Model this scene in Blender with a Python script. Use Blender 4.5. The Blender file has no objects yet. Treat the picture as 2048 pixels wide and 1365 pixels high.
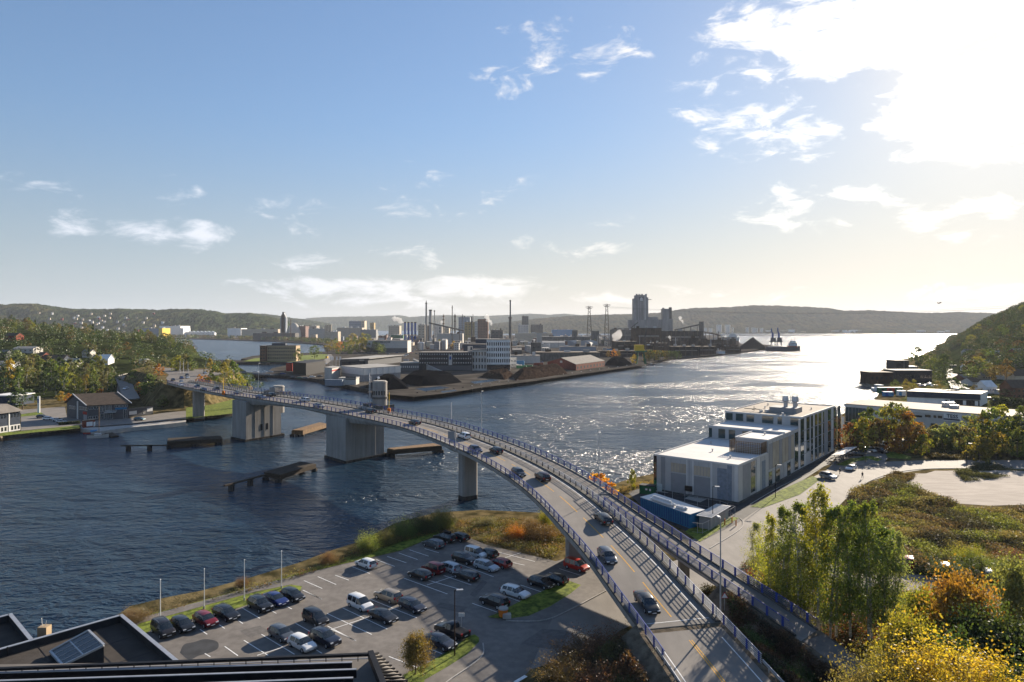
import bpy, bmesh, math, random
import numpy as np
from mathutils import Vector, Matrix
SC = bpy.context.scene
COL = SC.collection
R = math.radians
# ------------------------------------------------------------------ camera, sky, sun, exposure
CAMZ, FP, CX, HY = 43.0, 1365.0, 1024.0, 655.0
cam_d = bpy.data.cameras.new("camera"); cam = bpy.data.objects.new("camera", cam_d); COL.objects.link(cam)
cam.location = (0, 0, CAMZ); cam.rotation_euler = (R(90), 0, 0)
cam_d.sensor_width = 36; cam_d.lens = 36*FP/2048; cam_d.shift_y = -(682.5-HY)/2048
cam_d.clip_start = .5; cam_d.clip_end = 60000
SC.camera = cam
SUN_AZ, SUN_EL = 35.5, 17.7
sd = bpy.data.lights.new("sun", 'SUN'); sd.energy = 5.0; sd.angle = R(.55); sd.color = (1, .87, .70)
sun = bpy.data.objects.new("sun", sd); COL.objects.link(sun)
sv = Vector((math.sin(R(SUN_AZ))*math.cos(R(SUN_EL)), math.cos(R(SUN_AZ))*math.cos(R(SUN_EL)), math.sin(R(SUN_EL))))
sun.rotation_euler = sv.to_track_quat('Z', 'Y').to_euler()
SC.view_settings.view_transform = 'Standard'; SC.view_settings.look = 'None'
SC.view_settings.exposure = 1.33; SC.view_settings.gamma = 1.0; SC.view_settings.use_curve_mapping = False
SC.render.engine = 'CYCLES'
cy = SC.cycles
cy.max_bounces = 6; cy.diffuse_bounces = 2; cy.glossy_bounces = 3; cy.transmission_bounces = 3; cy.transparent_max_bounces = 6
cy.volume_bounces = 0; cy.caustics_reflective = False; cy.caustics_refractive = False
cy.sample_clamp_direct = 30; cy.sample_clamp_indirect = 4

class NT:
    """small helper for node trees"""
    def __init__(s, t): s.t = t; s.n = t.nodes; s.l = t.links
    def new(s, ty, **k):
        n = s.n.new(ty)
        for a, b in k.items(): setattr(n, a, b)
        return n
    def put(s, sock, v):
        if isinstance(v, bpy.types.NodeSocket): s.l.new(v, sock)
        elif v is not None:
            if sock.type == 'RGBA' and len(v) == 3: v = (*v, 1)
            sock.default_value = v
    def math(s, op, a, b=None, c=None, clamp=False):
        n = s.new('ShaderNodeMath', operation=op, use_clamp=clamp)
        for i, v in enumerate((a, b, c)):
            if v is not None: s.put(n.inputs[i], v)
        return n.outputs[0]
    def mix(s, f, a, b, bt='MIX'):
        n = s.new('ShaderNodeMix', data_type='RGBA', blend_type=bt)
        s.put(n.inputs[0], f); s.put(n.inputs[6], a); s.put(n.inputs[7], b); return n.outputs[2]
    def noise(s, vec, scale, detail=4, rough=.55, dist=0):
        n = s.new('ShaderNodeTexNoise'); s.put(n.inputs['Vector'], vec)
        n.inputs['Scale'].default_value = scale; n.inputs['Detail'].default_value = detail
        n.inputs['Roughness'].default_value = rough; n.inputs['Distortion'].default_value = dist; return n.outputs[0]
    def ramp(s, f, a, b, lo=0., hi=1.):
        n = s.new('ShaderNodeMapRange', interpolation_type='SMOOTHSTEP'); s.put(n.inputs[0], f)
        n.inputs[1].default_value = a; n.inputs[2].default_value = b; n.inputs[3].default_value = lo; n.inputs[4].default_value = hi
        return n.outputs[0]
    def mapv(s, vec, sc=(1, 1, 1), rot=(0, 0, 0)):
        n = s.new('ShaderNodeMapping'); s.put(n.inputs[0], vec); n.inputs[3].default_value = sc; n.inputs[2].default_value = rot; return n.outputs[0]

def make_world():
    w = bpy.data.worlds.new("World"); SC.world = w; w.use_nodes = True
    N = NT(w.node_tree); N.n.clear()
    sky = N.new('ShaderNodeTexSky', sky_type='NISHITA', sun_disc=False, sun_elevation=R(SUN_EL), sun_rotation=R(SUN_AZ),
                altitude=50, air_density=1.0, dust_density=.35, ozone_density=1.6)
    tc = N.new('ShaderNodeTexCoord').outputs['Generated']
    sx = N.new('ShaderNodeSeparateXYZ'); N.put(sx.inputs[0], tc)
    x, y, z = sx.outputs
    az = N.math('ARCTAN2', x, y); el = N.math('ARCSINE', z)
    # clouds: (azimuth, elevation, half widths) in degrees as they stand in the sky, density
    def c(px, py, wx, wy, d):
        a = math.degrees(math.atan((px-CX)/FP)); k = math.cos(math.radians(a))
        e = math.degrees(math.atan((HY-py)/FP*k)); s = 57.3/FP
        return (a, e, wx*s*k*k, wy*s*k, d)
    CL = [c(1780, 40, 480, 120, 1.5), c(1930, 200, 230, 150, 1.5), c(1560, 60, 230, 70, 1.2), c(1500, 255, 165, 80, .9), c(1600, 275, 90, 60, .8),
          c(1140, 110, 150, 70, .7), c(1020, 160, 75, 40, .6), c(1280, 105, 45, 25, .6), c(1430, 205, 110, 60, .7), c(290, 464, 100, 32, 1.5), c(410, 462, 70, 26, 1.3),
          c(155, 448, 80, 26, .6), c(345, 395, 70, 55, .45), c(590, 440, 90, 50, .6), c(385, 492, 50, 20, .6),
          c(800, 505, 80, 22, .75), c(850, 505, 40, 35, .6), c(815, 420, 60, 22, .45), c(1070, 487, 60, 30, .65),
          c(1215, 502, 70, 20, 1.1), c(1130, 508, 80, 16, .6), c(1610, 415, 150, 60, .75), c(1730, 405, 100, 28, .75),
          c(1940, 415, 120, 38, .85), c(1850, 445, 110, 34, .75), c(1930, 470, 80, 24, .75), c(1935, 325, 90, 40, .6),
          c(700, 574, 270, 26, 1.5), c(940, 576, 200, 30, 1.7), c(820, 602, 360, 22, .9), c(520, 566, 110, 14, 1.3), c(1180, 600, 160, 20, .9),
          c(40, 375, 90, 36, .45), c(1210, 445, 70, 20, .4), c(1380, 590, 260, 20, .5),
          c(1950, 585, 260, 30, .5), c(900, 385, 150, 50, .25), c(1250, 640, 700, 30, .4), c(640, 520, 220, 30, .35)]
    best = None
    for a, e, wa, we, d in CL:
        u = N.math('MULTIPLY', N.math('SUBTRACT', az, R(a)), 1/R(wa))
        v = N.math('MULTIPLY', N.math('SUBTRACT', el, R(e)), 1/R(we))
        r = N.math('MULTIPLY_ADD', u, u, N.math('MULTIPLY', v, v))
        m = N.math('MULTIPLY', N.math('SUBTRACT', 1.0, r), d)
        best = m if best is None else N.math('MAXIMUM', best, m)
    best = N.math('MAXIMUM', best, -.6)
    cv = N.new('ShaderNodeCombineXYZ'); N.put(cv.inputs[0], az); N.put(cv.inputs[1], N.math('MULTIPLY', el, 2.5))
    nz = N.noise(cv.outputs[0], 15, 10, .62, .5)
    n2 = N.noise(cv.outputs[0], 55, 6, .6)
    f = N.math('ADD', N.math('MULTIPLY_ADD', best, .30, N.math('MULTIPLY', N.math('SUBTRACT', nz, .5), 1.55)), N.math('MULTIPLY', N.math('SUBTRACT', n2, .5), .2))
    dens = N.ramp(f, .10, .60)
    # lit by the sun: brightest towards it, greyer where thick and away
    vm = N.new('ShaderNodeVectorMath', operation='DOT_PRODUCT'); N.put(vm.inputs[0], tc); vm.inputs[1].default_value = sv
    dt = vm.outputs['Value']
    glow = N.math('POWER', N.math('MAXIMUM', dt, 0.0), 26.0)
    glow2 = N.math('POWER', N.math('MAXIMUM', dt, 0.0), 220.0)
    shade = N.ramp(f, .3, .8, 1.0, .6)
    amb = N.mix(N.ramp(dt, .45, .97), (5.0, 5.2, 5.7), (6.6, 6.2, 5.7))
    cb = N.mix(1.0, amb, N.mix(shade, (.66, .68, .74), (1, 1, 1)), 'MULTIPLY')
    gl = N.new('ShaderNodeVectorMath', operation='SCALE'); gl.inputs[0].default_value = (5.5, 5, 4.3); N.put(gl.inputs[3], glow)
    cb = N.mix(1.0, cb, gl.outputs[0], 'ADD')
    skyc = N.mix(1.0, sky.outputs[0], (.92, .99, 1.10), 'MULTIPLY')
    aur = N.new('ShaderNodeVectorMath', operation='SCALE'); aur.inputs[0].default_value = (14, 12.6, 10.6); N.put(aur.inputs[3], glow2)
    skyc = N.mix(1.0, skyc, aur.outputs[0], 'ADD')
    # pale dusty air low over the fjord
    hzf = N.ramp(z, -.02, .30, .86, 0); lumh = N.new('ShaderNodeRGBToBW'); N.put(lumh.inputs[0], skyc)
    warm = N.mix(N.ramp(dt, .35, .95), (.90, 1.0, 1.14), (1.09, 1.0, .91)); hc = N.new('ShaderNodeVectorMath', operation='SCALE'); N.put(hc.inputs[0], warm); N.put(hc.inputs[3], N.math('MULTIPLY', lumh.outputs[0], .92))
    skyc = N.mix(hzf, skyc, hc.outputs[0])
    # the photograph's highlights roll off: soften the very bright part of the sky
    lum = N.new('ShaderNodeRGBToBW'); N.put(lum.inputs[0], skyc)
    sc = N.new('ShaderNodeVectorMath', operation='SCALE'); N.put(sc.inputs[0], skyc); N.put(sc.inputs[3], N.math('DIVIDE', 1.0, N.math('MULTIPLY_ADD', lum.outputs[0], 1/6.8, 1.0)))
    out = N.mix(dens, sc.outputs[0], cb)
    bg = N.new('ShaderNodeBackground'); N.put(bg.inputs[0], out); bg.inputs[1].default_value = .077
    o = N.new('ShaderNodeOutputWorld'); N.l.new(bg.outputs[0], o.inputs[0])
    w.cycles.sampling_method = 'MANUAL'; w.cycles.sample_map_resolution = 1024
make_world()

# ------------------------------------------------------------------ ground points seen through the lens, at height z
def G(px, py, z=0.):
    k = (CAMZ-z)/(py-HY); return Vector((k*(px-CX), k*FP, z))
def PD(px, D, z=0.): return Vector(((px-CX)/FP*D, D, z))
def ZY(py, D): return CAMZ-(py-HY)*D/FP

# ------------------------------------------------------------------ materials
MATS = {}
def mat(name, col=(.5, .5, .5), rough=.8, metal=0., var=.15, scale=1.5, bump=0., bscale=8., col2=None, stretch=(1, 1, 1), spec=.15, stain=0., big=.06):
    if name in MATS: return MATS[name]
    m = bpy.data.materials.new(name); m.use_nodes = True; N = NT(m.node_tree)
    p = m.node_tree.nodes['Principled BSDF']
    p.inputs['Roughness'].default_value = rough; p.inputs['Metallic'].default_value = metal
    p.inputs['Specular IOR Level'].default_value = spec
    geo = N.new('ShaderNodeNewGeometry').outputs['Position']
    vec = N.mapv(geo, stretch)
    f = N.ramp(N.noise(vec, scale, 5), .3, .7)
    lo = [c*(1-var) for c in col]; hi = [min(1, c*(1+var)) for c in (col2 or col)]
    c = N.mix(f, lo, hi)
    if stain:
        g = N.ramp(N.noise(geo, big, 5, .6), .35, .68)
        c = N.mix(N.math('MULTIPLY', g, stain), c, [v*.45 for v in col])
    N.put(p.inputs['Base Color'], c)
    if bump:
        b = N.new('ShaderNodeBump'); b.inputs['Strength'].default_value = bump; b.inputs['Distance'].default_value = .3
        N.put(b.inputs['Height'], N.noise(vec, bscale, 4)); N.put(p.inputs['Normal'], b.outputs[0])
    if name in ('coal', 'scrap', 'soot', 'industrial', 'dirt', 'rust', 'scrub', 'weedy', 'rough_pasture', 'forest_floor', 'bank', 'quay'): p.inputs['Specular IOR Level'].default_value = 0
    MATS[name] = m; return m
def mat_paint(name='car_paint'):
    m = bpy.data.materials.new(name); m.use_nodes = True; N = NT(m.node_tree); p = m.node_tree.nodes['Principled BSDF']
    N.put(p.inputs['Base Color'], N.new('ShaderNodeObjectInfo').outputs['Color'])
    p.inputs['Roughness'].default_value = .32; p.inputs['Metallic'].default_value = .15; p.inputs['Coat Weight'].default_value = .35; p.inputs['Coat Roughness'].default_value = .06
    MATS[name] = m; return m
def mat_leaf(name, trans=.45):
    m = bpy.data.materials.new(name); m.use_nodes = True; N = NT(m.node_tree); N.n.clear()
    oc = N.new('ShaderNodeObjectInfo').outputs['Color']
    g = N.new('ShaderNodeNewGeometry'); ri = g.outputs['Random Per Island']
    ns = N.noise(g.outputs['Position'], .55, 3)
    hue = N.new('ShaderNodeHueSaturation'); N.put(hue.inputs['Color'], oc)
    N.put(hue.inputs['Hue'], N.math('ADD', .482, N.math('MULTIPLY', N.ramp(ns, .3, .7), .036)))
    N.put(hue.inputs['Value'], N.math('MULTIPLY_ADD', ri, .9, .55))
    hue.inputs['Saturation'].default_value = 1.0
    d = N.new('ShaderNodeBsdfDiffuse'); N.put(d.inputs[0], hue.outputs[0])
    t = N.new('ShaderNodeBsdfTranslucent'); N.put(t.inputs[0], N.mix(1.0, hue.outputs[0], (1.5, 1.35, .7), 'MULTIPLY'))
    gl = N.new('ShaderNodeBsdfGlossy'); gl.inputs['Roughness'].default_value = .5; gl.inputs[0].default_value = (1, 1, 1, 1)
    a = N.new('ShaderNodeMixShader'); a.inputs[0].default_value = trans; N.l.new(d.outputs[0], a.inputs[1]); N.l.new(t.outputs[0], a.inputs[2])
    b = N.new('ShaderNodeMixShader'); b.inputs[0].default_value = .035; N.l.new(a.outputs[0], b.inputs[1]); N.l.new(gl.outputs[0], b.inputs[2])
    o = N.new('ShaderNodeOutputMaterial'); N.l.new(b.outputs[0], o.inputs[0])
    MATS[name] = m; return m
def mat_water():
    m = bpy.data.materials.new('water'); m.use_nodes = True; N = NT(m.node_tree); p = m.node_tree.nodes['Principled BSDF']
    p.inputs['Roughness'].default_value = .21; p.inputs['IOR'].default_value = 1.33; p.inputs['Specular IOR Level'].default_value = .5
    geo = N.new('ShaderNodeNewGeometry').outputs['Position']
    N.put(p.inputs['Base Color'], N.mix(N.ramp(N.noise(geo, .012, 3), .35, .65), (.010, .027, .050), (.016, .038, .066)))
    v1 = N.mapv(geo, (.55, 1, 1), (0, 0, R(-14)))
    a = N.noise(v1, .16, 3, .5, .4); b = N.noise(v1, .5, 3, .6, .5); c = N.noise(v1, 2.0, 2, .5)
    gust = N.ramp(N.noise(N.mapv(geo, (.5, 1, 1), (0, 0, R(-20))), .016, 4, .6, .8), .35, .66, .42, 1.25)
    h = N.math('ADD', N.math('MULTIPLY', a, 3.2), N.math('ADD', N.math('MULTIPLY', b, 2.1), N.math('MULTIPLY', c, .6)))
    bp = N.new('ShaderNodeBump'); bp.inputs['Distance'].default_value = 1.0; N.put(bp.inputs['Height'], h)
    N.put(bp.inputs['Strength'], N.math('MULTIPLY', gust, .95)); N.put(p.inputs['Normal'], bp.outputs[0])
    MATS['water'] = m; return m

# ------------------------------------------------------------------ mesh building
def wl(o):
    v = Vector((0, 0, 0))
    while o is not None: v = v+o.location; o = o.parent
    return v
class MB:
    """collects shapes and links them as one mesh object"""
    def __init__(s): s.v = []; s.f = []
    def add(s, vs, fs):
        n = len(s.v); s.v += [tuple(v) for v in vs]; s.f += [[i+n for i in f] for f in fs]; return s
    def box(s, x0, y0, z0, x1, y1, z1, fr=None):
        vs = [(x, y, z) for z in (z0, z1) for x, y in ((x0, y0), (x1, y0), (x1, y1), (x0, y1))]
        if fr: vs = [fr(*v) for v in vs]
        return s.add(vs, [(3, 2, 1, 0), (4, 5, 6, 7), (0, 1, 5, 4), (1, 2, 6, 5), (2, 3, 7, 6), (3, 0, 4, 7)])
    def bar(s, a, b, w, h=None, up=(0, 0, 1)):
        a = Vector(a); b = Vector(b); h = h or w; d = (b-a); 
        if d.length < 1e-6: return s
        d.normalize(); u = Vector(up)
        if abs(d.dot(u)) > .98: u = Vector((1, 0, 0))
        sd_ = d.cross(u).normalized()*w/2; u = sd_.cross(d).normalized()*h/2
        vs = [p+q for p in (a, b) for q in (-sd_-u, sd_-u, sd_+u, -sd_+u)]
        return s.add(vs, [(0, 1, 2, 3), (7, 6, 5, 4), (0, 4, 5, 1), (1, 5, 6, 2), (2, 6, 7, 3), (3, 7, 4, 0)])
    def prism(s, pts, z0, z1, fr=None):
        n = len(pts); vs = [(p[0], p[1], z0) for p in pts]+[(p[0], p[1], z1) for p in pts]
        if fr: vs = [fr(*v) for v in vs]
        return s.add(vs, [tuple(range(n))[::-1], tuple(range(n, 2*n))]+[(i, (i+1) % n, n+(i+1) % n, n+i) for i in range(n)])
    def tube(s, pts, rs, seg=8, cap=True):
        pts = [Vector(p) for p in pts]; n0 = len(s.v); L = len(pts)
        for i, p in enumerate(pts):
            d = (pts[min(i+1, L-1)]-pts[max(i-1, 0)]).normalized(); u = Vector((1, 0, 0)) if abs(d.x) < .8 else Vector((0, 1, 0))
            a = d.cross(u).normalized(); b = d.cross(a)
            for k in range(seg):
                t = 2*math.pi*k/seg; s.v.append(tuple(p+(a*math.cos(t)+b*math.sin(t))*rs[i]))
        for i in range(L-1):
            for k in range(seg):
                s.f.append([n0+i*seg+k, n0+i*seg+(k+1) % seg, n0+(i+1)*seg+(k+1) % seg, n0+(i+1)*seg+k])
        if cap: s.f.append([n0+k for k in range(seg)][::-1]); s.f.append([n0+(L-1)*seg+k for k in range(seg)])
        return s
    def cyl(s, x, y, z0, z1, r, r2=None, seg=16): return s.tube([(x, y, z0), (x, y, z1)], [r, r if r2 is None else r2], seg)
    def dome(s, x, y, z, r, h, seg=20, rings=6):
        return s.tube([(x, y, z+h*math.sin(math.pi/2*i/rings)) for i in range(rings+1)], [max(.02, r*math.cos(math.pi/2*i/rings)) for i in range(rings+1)], seg)
    def build(s, name, m, parent=None, smooth=False, local=False):
        if parent is not None and not local:
            o = wl(parent); vs = [(v[0]-o.x, v[1]-o.y, v[2]-o.z) for v in s.v]
        else: vs = s.v
        me = bpy.data.meshes.new(name); me.from_pydata(vs, [], s.f)
        if smooth: me.polygons.foreach_set('use_smooth', [True]*len(me.polygons))
        me.materials.append(MATS[m] if isinstance(m, str) else m)
        ob = bpy.data.objects.new(name, me); COL.objects.link(ob)
        if parent is not None: ob.parent = parent
        return ob
def npmesh(name, V, F, m, parent=None, smooth=False):
    V = np.asarray(V, np.float32); F = np.asarray(F, np.int32); k = F.shape[1]
    me = bpy.data.meshes.new(name); me.vertices.add(len(V)); me.vertices.foreach_set('co', V.ravel())
    me.loops.add(F.size); me.loops.foreach_set('vertex_index', F.ravel())
    me.polygons.add(len(F)); me.polygons.foreach_set('loop_start', np.arange(0, F.size, k, dtype=np.int32))
    if smooth: me.polygons.foreach_set('use_smooth', np.ones(len(F), bool))
    me.update(calc_edges=True); me.validate()
    me.materials.append(MATS[m] if isinstance(m, str) else m)
    ob = bpy.data.objects.new(name, me); COL.objects.link(ob)
    if parent is not None: ob.parent = parent
    return ob
def tag(o, label=None, cat=None, group=None, kind=None):
    for k, v in (('label', label), ('category', cat), ('group', group), ('kind', kind)):
        if v: o[k] = v
    return o
def thing(name, label, cat, loc=(0, 0, 0), rz=0., group=None, rx=0.):
    o = bpy.data.objects.new(name, None); COL.objects.link(o); o.location = loc; o.rotation_euler = (rx, 0, rz)
    o.empty_display_size = .5
    return tag(o, label, cat, group)
def copy_tree(o, parent=None):
    c = o.copy(); COL.objects.link(c); c.parent = parent
    for ch in list(o.children): copy_tree(ch, c)
    return c
from mathutils.geometry import delaunay_2d_cdt
def cdt(pts):
    n = len(pts); V, E, F, *_r = delaunay_2d_cdt([Vector((p[0], p[1])) for p in pts], [(i, (i+1) % n) for i in range(n)], [list(range(n))], 1, 1e-5)
    T = []
    for t in F:
        a, b, c = [V[i] for i in t[:3]]; T.append(t if (b-a).cross(c-a) > 0 else t[::-1])
    return V, T
def sheet(name, pts, z, m, kind='structure', parent=None):
    """flat polygon laid on the ground; pts = world xy"""
    bm = bmesh.new(); V, T = cdt(pts); vs = [bm.verts.new((p[0], p[1], z)) for p in V]; [bm.faces.new([vs[i] for i in t]) for t in T]
    me = bpy.data.meshes.new(name); bm.to_mesh(me); bm.free()
    me.materials.append(MATS[m]); o = bpy.data.objects.new(name, me); COL.objects.link(o)
    if kind: o['kind'] = kind
    if parent: o.parent = parent
    return o
def ragged(pts, amp, step=2.5, seed=0):
    o = []; n = len(pts)
    for i in range(n):
        p = Vector(pts[i][:2]); q = Vector(pts[(i+1) % n][:2]); k = min(40, max(1, int((q-p).length/step))); m_ = Vector((-(q-p).y, (q-p).x)).normalized() if (q-p).length else Vector((0, 0))
        for j in range(k): v = p.lerp(q, j/k); s = (float(fbm(v.x/4+seed, v.y/4, 3))-.5)*2*amp*(1 if j else 0); o.append((v.x+m_.x*s, v.y+m_.y*s))
    return o
def slab(name, pts, z, m, zb=-1.5, out=0., bankm=None):
    """land with a bank down into the water: pts = world xy of the shoreline, counter-clockwise"""
    n = len(pts); A = sum(pts[i][0]*pts[(i+1) % n][1]-pts[(i+1) % n][0]*pts[i][1] for i in range(n))
    if A < 0: pts = pts[::-1]
    bm = bmesh.new(); T = [bm.verts.new((p[0], p[1], z)) for p in pts]
    B = []
    for i, p in enumerate(pts):
        a = Vector(pts[i-1][:2]); b = Vector(pts[(i+1) % n][:2]); d = (b-a).normalized(); B.append(bm.verts.new((p[0]+d.y*out, p[1]-d.x*out, zb)))
    V2, T2 = cdt(pts); vv = [bm.verts.new((p[0], p[1], z)) for p in V2]
    for t in T2: bm.faces.new([vv[i] for i in t])
    for i in range(n):
        q = bm.faces.new((B[i], B[(i+1) % n], T[(i+1) % n], T[i])); q.material_index = 1 if bankm else 0
    me = bpy.data.meshes.new(name); bm.to_mesh(me); bm.free(); me.materials.append(MATS[m])
    if bankm: me.materials.append(MATS[bankm])
    o = bpy.data.objects.new(name, me); COL.objects.link(o); o['kind'] = 'structure'; return o
def GP(z, *pp): return [tuple(G(pp[i], pp[i+1], z)[:2]) for i in range(0, len(pp), 2)]
def cr(pts, n=6):
    """Catmull-Rom through points"""
    P = [Vector(p) for p in pts]; P = [2*P[0]-P[1]]+P+[2*P[-1]-P[-2]]; o = []
    for i in range(1, len(P)-2):
        for k in range(n):
            t = k/n; a, b, c, d = P[i-1:i+3]
            o.append(.5*((2*b)+(c-a)*t+(2*a-5*b+4*c-d)*t*t+(3*b-a-3*c+d)*t**3))
    return o+[P[-2]]
def resample(P, step):
    P = [Vector(p) for p in P]; out = [P[0].copy()]; need = step
    for a, b in zip(P[:-1], P[1:]):
        L = (b-a).length; pos = 0.
        while L-pos >= need: pos += need; out.append(a.lerp(b, pos/L)); need = step
        need -= L-pos
    return out

# value noise for terrain
_rng = np.random.default_rng(7); _NG = _rng.random((256, 256))
def vnoise(x, y):
    x = np.asarray(x, float); y = np.asarray(y, float); xi = np.floor(x).astype(int); yi = np.floor(y).astype(int); fx = x-xi; fy = y-yi
    fx = fx*fx*(3-2*fx); fy = fy*fy*(3-2*fy); g = lambda a, b: _NG[a % 256, b % 256]
    return (g(xi, yi)*(1-fx)+g(xi+1, yi)*fx)*(1-fy)+(g(xi, yi+1)*(1-fx)+g(xi+1, yi+1)*fx)*fy
def fbm(x, y, o=4):
    s = 0; a = 1; t = 0
    for i in range(o): s = s+a*vnoise(x*2**i+17*i, y*2**i+5*i); t += a; a *= .5
    return s/t
# ------------------------------------------------------------------ material set
mat_paint(); mat_leaf('leaf'); mat_leaf('leaf_far', .16); mat_water()
mat('asphalt', (.185, .168, .152), .85, var=.14, scale=.9, bump=.15, bscale=40, stain=.42, big=.16)
mat('asphalt_road', (.215, .196, .176), .82, var=.10, scale=.5, bump=.1, bscale=40, stretch=(1, .25, 1), stain=.2, big=.2)
mat('asphalt_dark', (.05, .052, .056), .8, var=.2, scale=.6, stain=.3)
mat('gravel', (.26, .225, .19), .95, var=.25, scale=1.4, bump=.4, bscale=9, stain=.35, big=.09)
mat('sand_lot', (.36, .31, .265), .95, var=.12, scale=.6, bump=.3, bscale=3, stain=.3, big=.05, stretch=(.3, 1, 1))
mat('dirt', (.14, .115, .085), .95, var=.35, scale=.8, bump=.5, bscale=5)
mat('grass', (.085, .125, .018), .95, var=.35, scale=1.2, col2=(.16, .19, .03), bump=.5, bscale=14)
mat('scrub', (.085, .075, .035), .95, var=.5, scale=.35, col2=(.13, .10, .05), bump=.6, bscale=3)
mat('forest_floor', (.030, .038, .014), .95, var=.5, scale=.05)
mat('bank', (.16, .14, .11), .95, var=.5, scale=1.6, bump=1., bscale=2.2)
mat('quay', (.055, .05, .045), .9, var=.5, scale=1.2, stretch=(1, 1, .3))
mat('industrial', (.085, .076, .066), .95, var=.4, scale=.06, stain=.4, big=.01)
mat('paint_white', (.75, .75, .73), .7, var=.12, scale=2.5)
mat('paint_yellow', (.62, .32, .03), .7, var=.15, scale=2.)
mat('kerb', (.36, .34, .31), .85, var=.15, scale=2)
mat('concrete', (.29, .272, .25), .85, var=.16, scale=.35, stretch=(2.2, 2.2, .16), bump=.12, bscale=6, stain=.3, big=.09)
mat('concrete_dark', (.105, .10, .092), .85, var=.3, scale=.5, stretch=(1, 1, .3), stain=.3)
mat('concrete_pale', (.40, .375, .34), .85, var=.12, scale=.5, stain=.15)
mat('blue_rail', (.018, .045, .25), .45, var=.15, scale=3, spec=.5)
mat('rail_grey', (.15, .17, .24), .5, var=.1); mat('steel', (.42, .43, .45), .45, metal=.6, var=.1)
mat('wood_wet', (.050, .038, .027), .85, var=.4, scale=1.5, stretch=(1, 1, 4))
mat('wood', (.19, .12, .065), .8, var=.3, scale=1.2)
mat('black', (.012, .012, .014), .5, var=.2)
mat('rubber', (.015, .015, .016), .75, var=.2)
mat('glass', (.018, .024, .03), .06, var=.1, spec=.8)
mat('glass_green', (.02, .045, .045), .07, var=.2, spec=.8)
mat('lamp_white', (.8, .8, .78), .25, var=.05); mat('red_lens', (.30, .01, .01), .3, var=.1)
mat('white', (.72, .71, .69), .6, var=.08, scale=.6, stain=.12)
mat('offwhite', (.48, .455, .42), .7, var=.1, scale=.4, stain=.15, big=.1)
mat('panel_grey', (.40, .395, .39), .45, var=.05, scale=.5, spec=.5)
mat('panel_pale', (.55, .54, .52), .45, var=.05, scale=.5, spec=.5)
mat('panel_mid', (.26, .26, .265), .5, var=.06, scale=.5)
mat('membrane', (.62, .585, .55), .8, var=.06, scale=.25, stain=.1)
mat('roof_felt', (.060, .052, .046), .9, var=.15, scale=.7, bump=.2, bscale=30, stain=.25, big=.3)
mat('roof_tan', (.30, .255, .205), .85, var=.08, scale=.2, stain=.12)
mat('roof_grey', (.17, .155, .14), .85, var=.15, scale=.3)
mat('roof_light', (.34, .325, .30), .8, var=.15, scale=.1, stain=.2)
mat('roof_brown', (.10, .075, .055), .85, var=.2, scale=.8)
mat('grey_clad', (.085, .088, .095), .7, var=.12, scale=.6, stretch=(1, 1, 6))
mat('dark_clad', (.026, .027, .030), .7, var=.2, scale=.8)
mat('navy_clad', (.03, .042, .065), .7, var=.15)
mat('red_brick', (.17, .045, .03), .85, var=.25, scale=1.0)
mat('red', (.35, .03, .02), .6, var=.1); mat('orange', (.6, .16, .02), .6, var=.1); mat('yellow', (.65, .42, .03), .6, var=.12)
mat('blue', (.03, .17, .33), .5, var=.12, scale=.8); mat('deep_blue', (.015, .07, .27), .5, var=.12); mat('green', (.02, .11, .05), .55, var=.15)
mat('tan', (.36, .27, .17), .8, var=.12, scale=.4); mat('beige', (.44, .37, .28), .8, var=.12, scale=.3, stain=.2, big=.03)
mat('mustard', (.33, .24, .10), .8, var=.2, scale=.2); mat('brown_wall', (.16, .08, .05), .85, var=.25, scale=.3)
mat('rust', (.055, .036, .026), .9, var=.5, scale=.15, stain=.4, big=.02)
mat('soot', (.030, .026, .024), .9, var=.4, scale=.08); mat('coal', (.007, .0075, .009), .85, var=.4, scale=.7, bump=.8, bscale=1.2)
mat('tower_concrete', (.25, .245, .24), .85, var=.18, scale=.12, stretch=(1.5, 1.5, .2), stain=.25, big=.02)
mat('steel_blue', (.20, .23, .27), .6, var=.15); mat('ship_red', (.25, .05, .025), .6, var=.2)
mat('bark', (.13, .10, .075), .9, var=.3, scale=3); mat('birch_bark', (.42, .39, .34), .8, var=.6, scale=2, stretch=(1, 1, 3))
mat('skin', (.45, .28, .2), .6, var=.05); mat('clothes', (.02, .022, .03), .9, var=.2)
mat('tarp', (.10, .28, .5), .6, var=.15); mat('scrap', (.036, .025, .019), .8, var=.7, scale=.8, bump=.8, bscale=1.5)
def mat_windowed(name, wall, glass, sx, sz, fx=.5, fz=.5):
    """tiny far facades: rows of panes as the wall's own pattern"""
    m = bpy.data.materials.new(name); m.use_nodes = True; N = NT(m.node_tree); p = m.node_tree.nodes['Principled BSDF']
    s = N.new('ShaderNodeSeparateXYZ'); N.put(s.inputs[0], N.new('ShaderNodeTexCoord').outputs['Object'])
    a = N.math('LESS_THAN', N.math('FRACT', N.math('MULTIPLY', N.math('ADD', s.outputs[0], s.outputs[1]), 1/sx)), fx)
    b = N.math('LESS_THAN', N.math('FRACT', N.math('MULTIPLY', s.outputs[2], 1/sz)), fz)
    f = N.math('MULTIPLY', a, b); N.put(p.inputs['Base Color'], N.mix(f, wall, glass)); N.put(p.inputs['Roughness'], N.math('MULTIPLY_ADD', f, -.5, .8))
    MATS[name] = m
mat_windowed('panes_pale', (.42, .40, .36), (.05, .06, .07), 3.5, 3.6); mat_windowed('panes_brick', (.16, .07, .05), (.04, .05, .06), 3.5, 3.4)
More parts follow.
